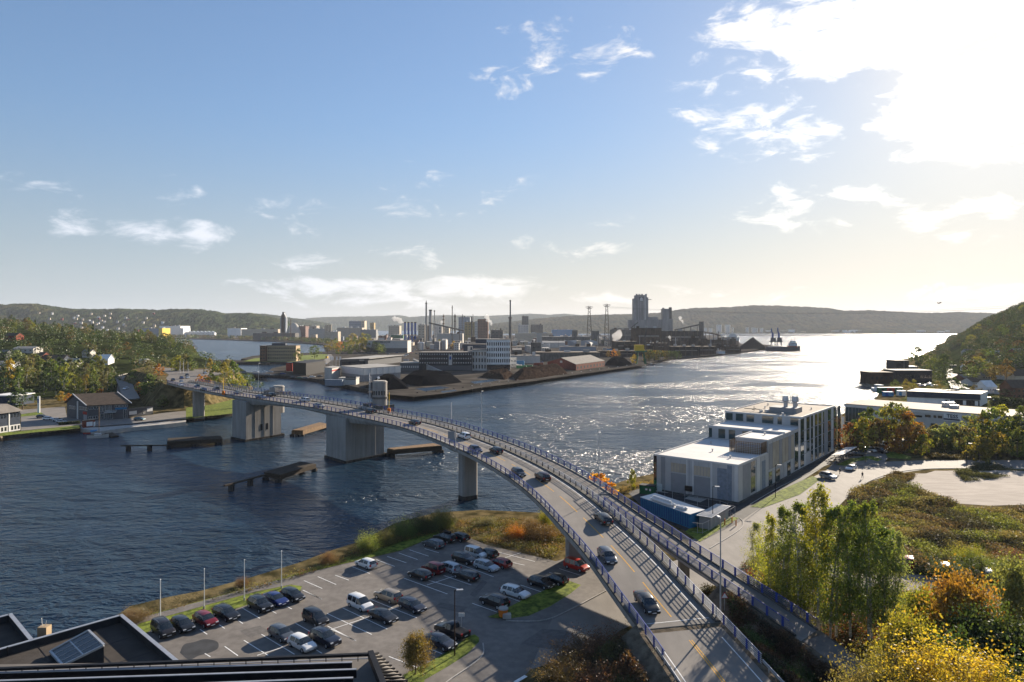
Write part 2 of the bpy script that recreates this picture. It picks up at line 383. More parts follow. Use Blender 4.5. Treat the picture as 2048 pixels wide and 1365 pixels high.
mat_windowed('panes_beige', (.36, .31, .24), (.05, .05, .06), 4.5, 4.2, .45, .4); mat_windowed('panes_grey', (.20, .20, .21), (.04, .05, .06), 3.2, 3.4)

# ------------------------------------------------------------------ heights of the land
def hz(x, y):
    """height of the wooded hills on both banks"""
    x = np.asarray(x, float); y = np.asarray(y, float)
    def g(cx, cy, sx, sy, h, a=0):
        c, s = math.cos(a), math.sin(a); u = (x-cx)*c+(y-cy)*s; v = -(x-cx)*s+(y-cy)*c
        return h*np.exp(-.5*((u/sx)**2+(v/sy)**2))
    z = g(-650, 760, 135, 150, 36)+g(-430, 600, 85, 90, 15)+g(-400, 740, 90, 110, 17)+g(-800, 1000, 160, 200, 34)
    q = np.clip((x/np.maximum(y, 1)-.636)/.115, 0, 1.5)**.85
    z = z+q*57*np.exp(-.5*((y-1750)/620)**2)+q*np.exp(-.5*((y-1050)/260)**2)*14+g(860, 900, 130, 230, 40)*np.clip((x/np.maximum(y, 1)-.61)/.08, 0, 1)+g(640, 620, 80, 160, 18)*q
    return z+(z > 1)*(fbm(x/60, y/60)-.5)*np.minimum(z, 12)*.5
def grid_land(name, x0, x1, y0, y1, step, base, m, poly):
    """hill surface clipped to a shoreline polygon"""
    xs = np.arange(x0, x1+1, step); ys = np.arange(y0, y1+1, step); X, Y = np.meshgrid(xs, ys)
    Z = base+hz(X, Y); inside = inpoly(X, Y, poly); Z = np.where(inside & (Z > base+.25), Z, base-2.5)
    V = np.stack([X.ravel(), Y.ravel(), Z.ravel()], 1); w = len(xs); I = np.arange(len(V)).reshape(X.shape)
    F = np.stack([I[:-1, :-1].ravel(), I[:-1, 1:].ravel(), I[1:, 1:].ravel(), I[1:, :-1].ravel()], 1)
    keep = (Z.ravel()[F] > base-2.4).any(1); o = npmesh(name, V, F[keep], m, smooth=True); o['kind'] = 'structure'; return o
def inpoly(X, Y, P):
    c = np.zeros(np.shape(X), bool); n = len(P)
    for i in range(n):
        x1, y1 = P[i][:2]; x2, y2 = P[(i+1) % n][:2]
        if y1 == y2: continue
        c ^= ((y1 > Y) != (y2 > Y)) & (X < (x2-x1)*(Y-y1)/(y2-y1)+x1)
    return c

# ------------------------------------------------------------------ water and land
NEAR_SHORE = GP(0, 190, 1292, 260, 1240, 330, 1222, 400, 1208, 500, 1180, 600, 1148, 660, 1124, 720, 1104, 790, 1066, 870, 1044, 960, 1038, 1080, 1044, 1130, 1040,
                1180, 1012, 1225, 985, 1262, 972, 1308, 962, 1420, 925, 1540, 880, 1640, 850, 1683, 838, 1751, 806, 1762, 790, 1758, 782, 1722, 768, 1736, 753, 1775, 741, 1792, 722,
                1828, 719, 1856, 708, 1888, 697, 1872, 692, 1896, 684, 1908, 671)
P_NEAR = NEAR_SHORE+[(6000, 4600), (6000, -300), (-120, -300), (-60, 40)]
P_LEFT = GP(0, 0, 875, 64, 869, 129, 862, 165, 861, 206, 859, 263, 852, 330, 846, 367, 841, 404, 838, 463, 832, 476, 805, 484, 780, 480, 762, 476, 747, 430, 743, 396, 741, 389, 727, 384, 721,
                345, 716, 326, 710, 300, 703, 282, 694, 264, 687, 250, 681, 240, 677)+[(-9000, 2700), (-9000, 150), (-170, 210)]
P_ISL = GP(0, 528, 754, 559, 757, 597, 760, 638, 766, 656, 774, 678, 775, 735, 787, 775, 790, 828, 796, 905, 787, 960, 778, 1065, 764.5, 1177, 748, 1296, 731, 1312, 727, 1350, 719.5, 1415, 715,
               1472, 708, 1517, 702.8, 1512, 700, 1575, 699.5, 1578, 697, 1530, 692, 1482, 690, 1472, 682, 1446, 675, 1430, 671)+[(2200, 3600), (-1800, 3400)]
P_ISL += GP(0, 240, 676, 320, 677.5, 420, 680, 540, 684, 600, 687.5, 645, 691, 655, 700, 650, 707, 610, 710, 545, 712, 505, 716, 482, 722, 520, 728, 575, 729, 590, 733, 562, 738, 545, 742)
mat('rough_pasture', (.06, .07, .022), .95, var=.5, scale=.06, col2=(.10, .095, .035))
mat('weedy', (.10, .085, .04), .95, var=.7, scale=.22, col2=(.13, .12, .05), bump=1., bscale=1.5, stain=.4, big=.12)
def build_setting():
    me = bpy.data.meshes.new('water'); me.from_pydata([(-30000, -2000, 0), (30000, -2000, 0), (30000, 40000, 0), (-30000, 40000, 0)], [], [(0, 1, 2, 3)])
    me.materials.append(MATS['water']); w = bpy.data.objects.new('water', me); COL.objects.link(w); w['kind'] = 'structure'
    slab('ground_near_bank', P_NEAR, 2.0, 'scrub', out=2.5, bankm='bank')
    slab('ground_left_bank', P_LEFT, 2.0, 'scrub', out=2.0, bankm='bank')
    slab('ground_island', P_ISL, 2.6, 'industrial', out=.2, bankm='quay')
    slab('breakwater', GP(0, 386, 724, 486, 724.5, 540, 728, 540, 731, 470, 729.5, 386, 727), 2.2, 'quay', out=.4)
    grid_land('hill_left', -1500, -240, 380, 1500, 10, 2.0, 'forest_floor', P_LEFT)
    grid_land('hill_right', 380, 2600, 380, 3300, 14, 2.0, 'forest_floor', P_NEAR)
build_setting()
sheet('rough_ground', GP(2, 1690, 862, 1700, 835, 1750, 812, 1800, 800, 1850, 770, 1845, 740, 1862, 712, 1892, 700, 1905, 690)+[(2500, 3000), (2500, 300), (330, 230)], 2.006, 'rough_pasture')

def ridge(name, prof, D0, D1, n, m, rough_amp, treeh, base_y=None, seed=1, nv=46, x0=None, x1=None):
    """far forested ridge: prof = (pixel, skyline) pairs give its height along its length"""
    px = np.linspace(prof[0][0], prof[-1][0], n); top = np.interp(px, [p[0] for p in prof], [p[1] for p in prof])
    v = np.linspace(0, 1, nv)[:, None]
    PX = px[None, :]+0*v; D = D0+(D1-D0)*v+0*PX; Dm = D0+(D1-D0)*.62
    Ztop = 43+(655-top)*Dm/1365
    q = np.clip(v/.62, 0, 1); s = (.35*q+.65*q*q*(3-2*q))*np.where(v > .62, np.cos((v-.62)/.38*math.pi/2), 1)
    X = (PX-1024)/1365*D; r = fbm(X/260+seed, D/260, 5)-.5
    Z = -1+Ztop*s*(1+rough_amp*r*np.sin(np.clip(v, 0, .62)/.62*math.pi))+0
    rs = np.random.default_rng(seed); Z = Z+(v > .015)*treeh*(rs.random(Z.shape)*.34+fbm(X/16, D/60, 3)*1.5-.5)
    Xj = X+rs.normal(0, 1.5, X.shape)
    V = np.stack([Xj.ravel(), D.ravel(), Z.ravel()], 1); I = np.arange(V.shape[0]).reshape(X.shape)
    F = np.stack([I[:-1, :-1].ravel(), I[:-1, 1:].ravel(), I[1:, 1:].ravel(), I[1:, :-1].ravel()], 1)
    o = npmesh(name, V, F, m); o['kind'] = 'structure'; return o
def mat_forest(name, cols, sc):
    m = bpy.data.materials.new(name); m.use_nodes = True; N = NT(m.node_tree); p = m.node_tree.nodes['Principled BSDF']
    p.inputs['Roughness'].default_value = 1; p.inputs['Specular IOR Level'].default_value = 0
    geo = N.new('ShaderNodeNewGeometry').outputs['Position']
    c = N.mix(N.ramp(N.noise(geo, sc, 5, .7), .42, .58), cols[0], cols[1]); c = N.mix(N.ramp(N.noise(geo, sc*.25, 4, .7), .52, .68), c, cols[2])
    sh = N.ramp(N.noise(geo, sc*5, 3), .35, .65, .55, 1.25); cc = N.new('ShaderNodeVectorMath', operation='SCALE'); N.put(cc.inputs[0], c); N.put(cc.inputs[3], sh); N.put(p.inputs['Base Color'], N.mix(N.ramp(N.noise(geo, sc*6, 2), .6, .75), cc.outputs[0], cols[3])); MATS[name] = m
mat_forest('forest', ((.020, .034, .014), (.042, .055, .018), (.085, .075, .022), (.10, .085, .03)), .012)
mat_forest('forest_brown', ((.035, .038, .016), (.06, .052, .02), (.095, .07, .025), (.085, .065, .025)), .01)
ridge('hills_left', [(-700, 600), (-200, 606), (0, 611), (60, 609), (100, 614), (140, 620), (200, 621), (250, 620), (300, 622), (350, 620), (400, 621), (430, 624), (450, 629), (500, 629), (560, 640), (620, 664)], 2900, 4300, 1000, 'forest', .25, 11, seed=3, nv=120)
ridge('hills_beyond_left', [(380, 640), (430, 629), (480, 627), (530, 629), (570, 634), (590, 638), (615, 641), (660, 648)], 5200, 6600, 420, 'forest', .2, 10, seed=5)
ridge('hills_far', [(560, 656), (590, 645), (615, 637), (650, 635), (700, 634), (760, 633), (800, 631), (820, 635), (860, 632), (900, 631), (960, 633), (1010, 631), (1060, 628), (1100, 630), (1130, 628), (1160, 631), (1260, 629), (1340, 628)], 8200, 11000, 700, 'forest', .12, 9, seed=9)
ridge('hills_right', [(980, 650), (1060, 640), (1130, 634), (1200, 631), (1260, 630), (1320, 627), (1360, 620), (1400, 617), (1450, 616), (1510, 612), (1560, 613), (1610, 615), (1660, 618), (1690, 623), (1740, 622), (1790, 625), (1840, 627), (1880, 627), (1920, 625), (1960, 627), (2100, 632), (2300, 640)], 4550, 6600, 1000, 'forest_brown', .22, 10, seed=12, nv=120)
# ------------------------------------------------------------------ the road bridge
_LE = [(1376, 1400, 5.6), (1346, 1352, 5.8), (1315.6, 1311, 6.1), (1288, 1268, 6.6), (1242, 1207, 7.5), (1212, 1164, 8.2), (1182, 1121, 8.9), (1139, 1071, 9.8), (1094, 1021, 10.7), (1071.6, 998, 11.1), (1042.3, 973, 11.6), (1005, 946.3, 12.2),
       (968, 924.7, 12.8), (930.8, 905.2, 13.3), (893.6, 889, 13.8), (835, 866, 14.4), (784, 850.4, 14.6), (703, 832.6, 15.0), (652.5, 821.5, 15.5), (601.7, 812.4, 16.0), (554.7, 805, 16.2), (515.6, 799, 16.3), (464.7, 791.6, 16.3), (429.5, 786.3, 16.3),
       (398, 780.4, 16.0), (365, 773.6, 15.3), (334, 766, 14)]
LE = [G(*p) for p in _LE]; LE = [LE[0]+(LE[0]-LE[1])*4]+LE
LE = resample(cr(LE, 8), 1.0)
for _ in range(30):
    LE = [LE[0]]+[(LE[i-1]+LE[i]*2+LE[i+1])/4 for i in range(1, len(LE)-1)]+[LE[-1]]
def on_deck(px, py):
    z = 10.
    for k in range(40):
        q = G(px, py, z); i = min(range(len(LE)), key=lambda j: (LE[j].xy-q.xy).length); z = .5*z+.5*LE[i].z
    return G(px, py, z), i
def tan(P, i):
    a = P[max(i-2, 0)]; b = P[min(i+2, len(P)-1)]; t = Vector((b.x-a.x, b.y-a.y, 0)); return t.normalized()
def off(P, i, e, dz=0.):
    t = tan(P, i); p = P[i]; return Vector((p.x+t.y*e, p.y-t.x*e, p.z+dz))
def sweep(mb, P, prof, i0=0, i1=None, step=2, cap=True):
    """prof: list of (offset, dz) or function of index"""
    idx = list(range(i0, (i1 if i1 is not None else len(P)-1)+1, step)); n0 = len(mb.v); m = None
    for i in idx:
        pr = prof(i) if callable(prof) else prof; m = len(pr)
        mb.v += [tuple(off(P, i, e, d)) for e, d in pr]
    for a in range(len(idx)-1):
        for k in range(m):
            mb.f.append([n0+a*m+k, n0+a*m+(k+1) % m, n0+(a+1)*m+(k+1) % m, n0+(a+1)*m+k])
    if cap: mb.f.append([n0+k for k in range(m)][::-1]); mb.f.append([n0+(len(idx)-1)*m+k for k in range(m)])
    return mb
def iD(D, P=None):
    P = P or LE; return min(range(len(P)), key=lambda i: abs(P[i].y-D))
I_J = iD(81.5); I_SPL = iD(126); I_END = len(LE)-1
WD = 10.6   # to the right railing of the carriageway
bridge = thing('road_bridge', 'long curved grey concrete road bridge with blue railings crossing the wide channel', 'bridge', LE[iD(168)]-Vector((0, 0, 13.6)))
RP = []
def rib(P, e0, e1, dz, i0, i1, step=2):
    mb = MB(); n0 = 0; idx = list(range(i0, i1+1, step))
    for i in idx: mb.v += [tuple(off(P, i, e0, dz)), tuple(off(P, i, e1, dz))]
    for a in range(len(idx)-1): mb.f.append([2*a, 2*a+1, 2*a+3, 2*a+2])
    return mb
def haunch(i):
    D = LE[i].y; h = .9
    for c, w in ((216, 20), (256, 20), (168, 10), (121, 8), (310, 10)): h += (1.5 if w == 20 else .35)*max(0, 1-abs(D-c)/w)**1.5
    return h
def wdt(i): return WD if i < I_SPL else 14.9
m = MB(); sweep(m, LE, lambda i: [(-.25, -.02), (wdt(i), -.02), (wdt(i), -.45), (wdt(i)-1.0, -.6), (wdt(i)-1.3, -.6-haunch(i)*.7), (1.0, -.6-haunch(i)*.7), (.35, -haunch(i)), (-.25, -.75)], I_J, I_END, 1)
m.build('deck', 'concrete', bridge)
rib(LE, .35, 9.75, .012, I_J, I_END).build('road_surface', 'asphalt_road', bridge)
m = MB(); sweep(m, LE, [(-.25, 0), (-.25, .28), (.3, .28), (.3, 0)], I_J, I_END); m.build('kerb', 'concrete_dark', bridge)
m = MB(); sweep(m, LE, [(9.75, 0), (9.75, .24), (WD-.02, .24), (WD-.02, 0)], I_J, I_END); m.build('kerb', 'concrete_dark', bridge)
m = MB(); sweep(m, LE, [(WD, 0), (WD, .12), (14.55, .12), (14.55, .3), (14.9, .3), (14.9, 0)], I_SPL, I_END); m.build('footway', 'asphalt_road', bridge)
def marks(P, e, w, i0, i1, dash=0, gap=0, z=.02):
    mb = MB(); i = i0
    while i < i1:
        j = min(i1, i+(dash or i1-i0)); q = list(range(i, j, 2))+[j]; n = len(mb.v)
        for k in q: mb.v += [tuple(off(P, k, e-w/2, z)), tuple(off(P, k, e+w/2, z))]
        for a in range(len(q)-1): mb.f.append([n+2*a, n+2*a+1, n+2*a+3, n+2*a+2])
        i = j+gap if dash else i1
    return mb
marks(LE, 4.95, .16, I_J+2, I_END-20, 9, 3).build('centre_line', 'paint_yellow', bridge)
mb_ = marks(LE, 8.95, .14, I_J+1, I_END-10); mb_.build('edge_line', 'paint_white', bridge)
marks(LE, .95, .14, I_J+1, I_END-10).build('edge_line', 'paint_white', bridge)
m = MB(); t = tan(LE, I_J+1); a = off(LE, I_J+1, .75, .026); b = off(LE, I_J+1, 9.5, .026); m.add([a, b, b+t*.62, a+t*.62], [(0, 1, 2, 3)]); m.build('expansion_joint', 'paint_white', bridge)
# markings past the joint belong to the road on the embankment
road = rib(LE, .2, 10.0, .012, 0, I_J); road.build('road', 'asphalt_road')['kind'] = 'structure'
for nm, e, mt in (('road_marking', .95, 'paint_white'), ('road_marking', 8.95, 'paint_white'), ('road_marking', 4.8, 'paint_yellow'), ('road_marking', 5.1, 'paint_yellow')):
    marks(LE, e, .13, 0, I_J-3).build(nm, mt)['kind'] = 'structure'
m = MB(); sweep(m, LE, lambda i: [(-.4, -.05), (10.6, -.05), (10.6+1.6*max(.3, LE[i].z-2), -max(.3, LE[i].z-2)), (-.4-1.4*max(.3, LE[i].z-2), -max(.3, LE[i].z-2))], 0, I_J+2); m.build('road_embankment', 'dirt')['kind'] = 'structure'
# piers
def pier(pts, z0, z1, nm='pier', mt='concrete'):
    m = MB(); m.prism(pts, z0, z1); o = m.build(nm, mt, bridge)
    if z0 < 0:
        n = len(pts); cx_ = sum(p[0] for p in pts)/n; cy_ = sum(p[1] for p in pts)/n; m = MB(); m.prism([((p[0]-cx_)*1.02+cx_, (p[1]-cy_)*1.02+cy_) for p in pts], z0, 1.0); m.build('wet_band', 'quay', o)
    return o
def pier_at(D, e0, e1, along, z0, bev=.4):
    i = iD(D); t = tan(LE, i); n = Vector((t.y, -t.x, 0)); p = LE[i]; q = []
    for e, a, s in ((e0, -1, 0), (e1, -1, 1), (e1, 1, 2), (e0, 1, 3)):
        c = p+n*e+t*(a*along/2); d1 = n*(bev if e == e0 else -bev); d2 = t*(-a*bev)
        q += [c+d1, c+d2] if s in (1, 3) else [c+d2, c+d1]
    return pier([(v.x, v.y) for v in q], z0, p.z-.6-haunch(i)*.7+.02)
for D, e0, e1, al, z0 in ((168.8, 2.8, 7.0, 3.0, -2), (311, 2.6, 7.4, 2.6, -2), (354, 2.6, 7.4, 2.4, 1.9), (119.5, 3.2, 9.0, 1.3, 1.9), (82.5, .4, 9.8, 1.2, 1.9)):
    pier_at(D, e0, e1, al, z0)
def big_pier(P3, z1, slots):
    a, b, c = [Vector((*G(px, py, 0)[:2], 0)) for px, py in P3]; d = a+(c-b); ins = .35; u = (a-b).normalized(); v = (c-b).normalized()
    m = MB(); m.prism([(p.x, p.y) for p in (b, c, d, a)], -2, z1)
    L = (c-b).length
    for f in (.25, .5, .52, .76): q = b+v*L*f-u*.06; m.box(0, 0, 0, .01, .01, .01) if 0 else m.bar((q.x, q.y, .9), (q.x, q.y, z1-2.2), .09, .12)
    o = m.build('pier', 'concrete', bridge)
    m = MB(); g = 1.0; m.prism([(p.x, p.y) for p in (b-u*.5-v*.5, c-u*.5+v*1.5, d+u*.5+v*1.5, a+u*.5-v*.5)], -1.5, .75); m.build('pier_footing', 'quay', o)
    if slots:
        for f in (.42, .58):
            q = b+v*L*f; m = MB(); m.bar((q.x, q.y, 3.4), (q.x, q.y, 5.8), 1.1, .12, up=tuple(u)); m.build('hatch', 'black', o)
    return b, u, v, L
bp = big_pier([(652.5, 916), (691.5, 927.5), (768, 912)], 14.2, 0)
cp = big_pier([(464.7, 878), (492, 884), (562, 872)], 15.0, 1)
def control_tower(bp, zdeck, ztop, r, name, label, e, along, zlow, box):
    b, u, v, L = bp; c = b+u*along+v*e
    t_ = thing(name, label, 'tower', (c.x, c.y, zdeck))
    m = MB(); m.cyl(c.x, c.y, zlow, ztop, r, seg=28); m.build('shaft', 'concrete', t_, smooth=False)
    m = MB(); m.cyl(c.x, c.y, ztop, ztop+.25, r+.12, seg=28); m.cyl(c.x, c.y, ztop+.25, ztop+.6, r*.9, seg=28); m.build('roof', 'concrete_pale', t_)
    if box:
        m = MB(); m.cyl(c.x, c.y, ztop-5.6, ztop-4.9, r+.2, seg=28); m.build('balcony', 'concrete_dark', t_)
        for k in range(7):
            a = math.pi*(1.05+.12*k); m = MB(); p = c+Vector((math.cos(a), math.sin(a), 0))*(r+.02); m.bar((p.x, p.y, ztop-4.2), (p.x, p.y, ztop-2.8), .5, .1, up=(math.cos(a), math.sin(a), 0)); m.build('window', 'glass', t_)
        m = MB(); m.bar((c.x-r-.9, c.y-1, zdeck-.5), (c.x-r-.9, c.y-1, ztop+3.2), .22); m.bar((c.x-r-.4, c.y-1, zdeck-.5), (c.x-r-.4, c.y-1, ztop+2.2), .16); m.build('mast', 'steel', t_)
        m = MB(); m.tube([(c.x-.6, c.y-.5, ztop+.6), (c.x-.6, c.y-.5, ztop+1.6)], [.08, .08], 6); m.tube([(c.x-.6, c.y-.6, ztop+1.3), (c.x-.2, c.y-1, ztop+1.7)], [.1, .5], 10); m.build('antenna', 'white', t_)
    else:
        m = MB(); p = c-v*2.5; m.prism([(q.x, q.y) for q in (c-u*r-v*.2, c-u*r-v*(3.2), c+u*r-v*3.2, c+u*r-v*.2)], zdeck-6, ztop-.02); m.build('machine_room', 'concrete', t_)
    m = MB()
    for s in (-1, 1):
        for (e0, a0, e1, a1) in ((-3.6, 2.2, -3.6, 5.6), (-3.6, 5.6, 2.5, 5.6)):
            p = c+v*e0+u*a0*s; q = c+v*e1+u*a1*s; m.bar((p.x, p.y, zdeck+.2), (q.x, q.y, zdeck+.2), .3, 1.9)
    p = c-v*3.6; m.prism([(q.x, q.y) for q in (c-v*3.2-u*5.6, c+v*2.6-u*5.6, c+v*2.6+u*5.6, c-v*3.2+u*5.6)], zdeck-1.3, zdeck-.1); m.build('platform', 'concrete_dark', t_)
    return t_
control_tower(bp, 15.5, 24.0, 2.5, 'control_tower', 'round grey concrete control tower with windows standing beside the bridge deck', 19.0, 6.6, 9, True)
control_tower(cp, 16.2, 18.9, 2.2, 'machine_tower', 'low rounded concrete machine hut beside the bridge deck on the farther big pier', 18.6, 5, 8.6, False)

# railings
def post_mesh(name, w, d, h, m):
    mb = MB(); mb.box(-w/2, -d/2, 0, w/2, d/2, h); o = mb.build(name, m); me = o.data; bpy.data.objects.remove(o); return me
PM = post_mesh('post', .34, .10, 1.22, 'blue_rail'); PM2 = post_mesh('post', .14, .14, .95, 'black')
def railing(parent, P, e, i0, i1, zb, pm, h, bars, barm, topm, nm='railing', stp=2.5, barr=.026, topw=.09, infill=None):
    m = MB(); sweep(m, P, [(e-topw/2, zb+h-.06), (e-topw/2, zb+h+.02), (e+topw/2, zb+h+.02), (e+topw/2, zb+h-.06)], i0, i1, 2); r = m.build(nm, topm, parent)
    m = MB()
    for k in bars: sweep(m, P, [(e-barr, zb+k-barr), (e-barr, zb+k+barr), (e+barr, zb+k+barr), (e+barr, zb+k-barr)], i0, i1, 3)
    if bars: m.build('rail_bars', barm, r)
    if infill:
        m = MB(); i = i0
        while i < i1 and i < i0+infill: 
            for f in range(6):
                a = off(P, i, e, 0).lerp(off(P, min(i+1, len(P)-1), e, 0), f/6); m.bar(a+Vector((0, 0, zb+.12)), a+Vector((0, 0, zb+h-.05)), .018)
            i += 1
        m.build('mesh_infill', barm, r)
    o = wl(r); pts = []; s = i0+.5
    while s < i1: pts.append(s); s += stp
    near = pts[:100]; far = pts[100:]
    for s in near:
        i = int(s); p = off(P, i, e, zb).lerp(off(P, min(i+1, len(P)-1), e, zb), s-i); t = tan(P, i)
        q = bpy.data.objects.new('post', pm); COL.objects.link(q); q.parent = r; q.location = p-o; q.rotation_euler = (0, 0, math.atan2(t.y, t.x))
    if far:
        m = MB(); w = .17 if pm is PM else .07; d = .05 if pm is PM else .07
        for s in far:
            i = int(s); p = off(P, i, e, zb); t = tan(P, i); m.bar(p, p+Vector((0, 0, 1.22 if pm is PM else .95)), 2*d, 2*w, up=tuple(t))
        tag(m.build('post', 'blue_rail' if pm is PM else 'black', r), kind='stuff')
    return r
railing(bridge, LE, .02, I_J-7, I_END, .28, PM, 1.2, (.3, .55, .8, 1.02), 'rail_grey', 'blue_rail', infill=70)
railing(bridge, LE, WD-.35, I_SPL, I_END, .24, PM2, .95, (.5, .72), 'steel', 'steel')
railing(bridge, LE, WD-.25, I_J-9, I_SPL+1, .24, PM, 1.2, (.15, .35, .55, .75, .95), 'steel', 'steel', infill=0)
railing(bridge, LE, 14.75, I_SPL+1, I_END, .28, PM, 1.2, (.3, .55, .8, 1.02), 'rail_grey', 'blue_rail')
# guard rails past the joint
for lab, e, i1 in (('grey steel guard rail along the left edge of the road below the bridge end', -.1, I_J-5), ('grey steel guard rail curving along the right edge of the road below the bridge end', 10.5, I_J-8)):
    g = thing('guard_rail', lab, 'guard rail', off(LE, 12, e)); m = MB(); sweep(m, LE, [(e-.06, .55), (e-.03, .7), (e-.06, .85), (e+.04, .85), (e+.04, .55)], 0, i1, 2); m.build('beam', 'steel', g)
    o = wl(g)
    for i in range(0, i1, 3):
        m = MB(); p = off(LE, i, e+.1); m.bar(p+Vector((0, 0, -.3)), p+Vector((0, 0, .8)), .1); m.build('post', 'steel', g)

# ------------------------------------------------------------------ pedestrian ramp splitting off
_RO = [(0, 0, 0), (0, 0, 0), (1234.7, 999.3, 10.75), (1283.6, 1032.6, 9.95), (1332.5, 1063.9, 9.2), (1377.5, 1095.2, 8.5), (1394.8, 1107.8, 8.25), (1445.6, 1139, 7.6), (1480.8, 1162.5, 7.1), (1522, 1188, 6.55), (1565, 1215.4, 6.0), (1610, 1246.7, 5.4), (1647, 1268, 5.0), (1700, 1306, 4.4), (1760, 1350, 4.0)]
RO = [off(LE, I_SPL+3, 14.75), off(LE, I_SPL-1, 14.8)]+[G(*p) for p in _RO[2:]]
RO = resample(cr(RO, 8), 1.0)
for _ in range(12): RO = [RO[0]]+[(RO[i-1]+RO[i]*2+RO[i+1])/4 for i in range(1, len(RO)-1)]+[RO[-1]]
I_RE = min(range(len(RO)), key=lambda i: (RO[i]-G(1647, 1268, 5.0)).length)
ramp = thing('footbridge', 'narrow concrete footbridge ramp with blue railings splitting off right of the road bridge', 'footbridge', RO[30]-Vector((0, 0, 6)))
m = MB(); sweep(m, RO, [(-.15, 0), (3.95, 0), (3.95, -.4), (2.9, -1.0), (.9, -1.0), (-.15, -.4)], 1, I_RE, 1); m.build('deck', 'concrete', ramp)
rib(RO, .12, 3.68, .02, 1, I_RE).build('footway', 'asphalt_road', ramp)
for e0 in (-.15, 3.7):
    m = MB(); sweep(m, RO, [(e0, .0), (e0, .25), (e0+.25, .25), (e0+.25, 0)], 1, I_RE); m.build('kerb', 'concrete_dark', ramp)
def roff_z(p):
    i = min(range(len(RO)), key=lambda k: (RO[k].xy-p.xy).length); return RO[i].z
for D_ in (36, ):
    p = G(1395, 1150, 2.0); m = MB(); i = min(range(len(RO)), key=lambda k: abs(off(RO, k, 1.9).x/off(RO, k, 1.9).y-(1365-1024)/1365)); c = off(RO, i, 1.9); m.box(c.x-.75, c.y-.6, 1.9, c.x+.75, c.y+.6, c.z-.98); m.build('pier', 'concrete', ramp)
railing(ramp, RO, -.02, 1, I_RE, .25, PM, 1.2, (.3, .55, .8, 1.02), 'rail_grey', 'blue_rail', infill=80)
railing(ramp, RO, 3.82, 8, I_RE-1, .25, PM, 1.2, (.3, .55, .8, 1.02), 'rail_grey', 'blue_rail', infill=80)
rib(RO, .1, 3.7, .03, I_RE, len(RO)-1).build('footpath', 'asphalt', None)['kind'] = 'structure'
m = MB(); sweep(m, RO, lambda i: [(-.3, 0), (4.1, 0), (4.1+1.5*max(.2, RO[i].z-1.9), -max(.2, RO[i].z-1.9)), (-.3-1.5*max(.2, RO[i].z-1.9), -max(.2, RO[i].z-1.9))], I_RE-14, len(RO)-1); m.build('path_embankment', 'dirt')['kind'] = 'structure'
# western approach: the raised junction on the far bank
JZ = 13.2
JP = [tuple(p[:2]) for p in (off(LE, I_END, -1), off(LE, I_END-6, 7), off(LE, I_END-2, 13.5))]
slab('embankment_west', JP+GP(JZ, 440, 759, 470, 749, 478, 743, 455, 738, 400, 736.5, 350, 735, 300, 731, 262, 740, 300, 750), JZ, 'scrub', zb=1.5, out=9)
sheet('road_junction', GP(JZ, 340, 770, 352, 776)+[tuple(off(LE, I_END-3, 12)[:2])]+GP(JZ, 430, 752, 462, 746, 472, 742, 440, 739.5, 395, 739.5, 352, 738, 318, 735, 300, 735, 326, 742, 338, 750, 332, 757), JZ+.05, 'asphalt')
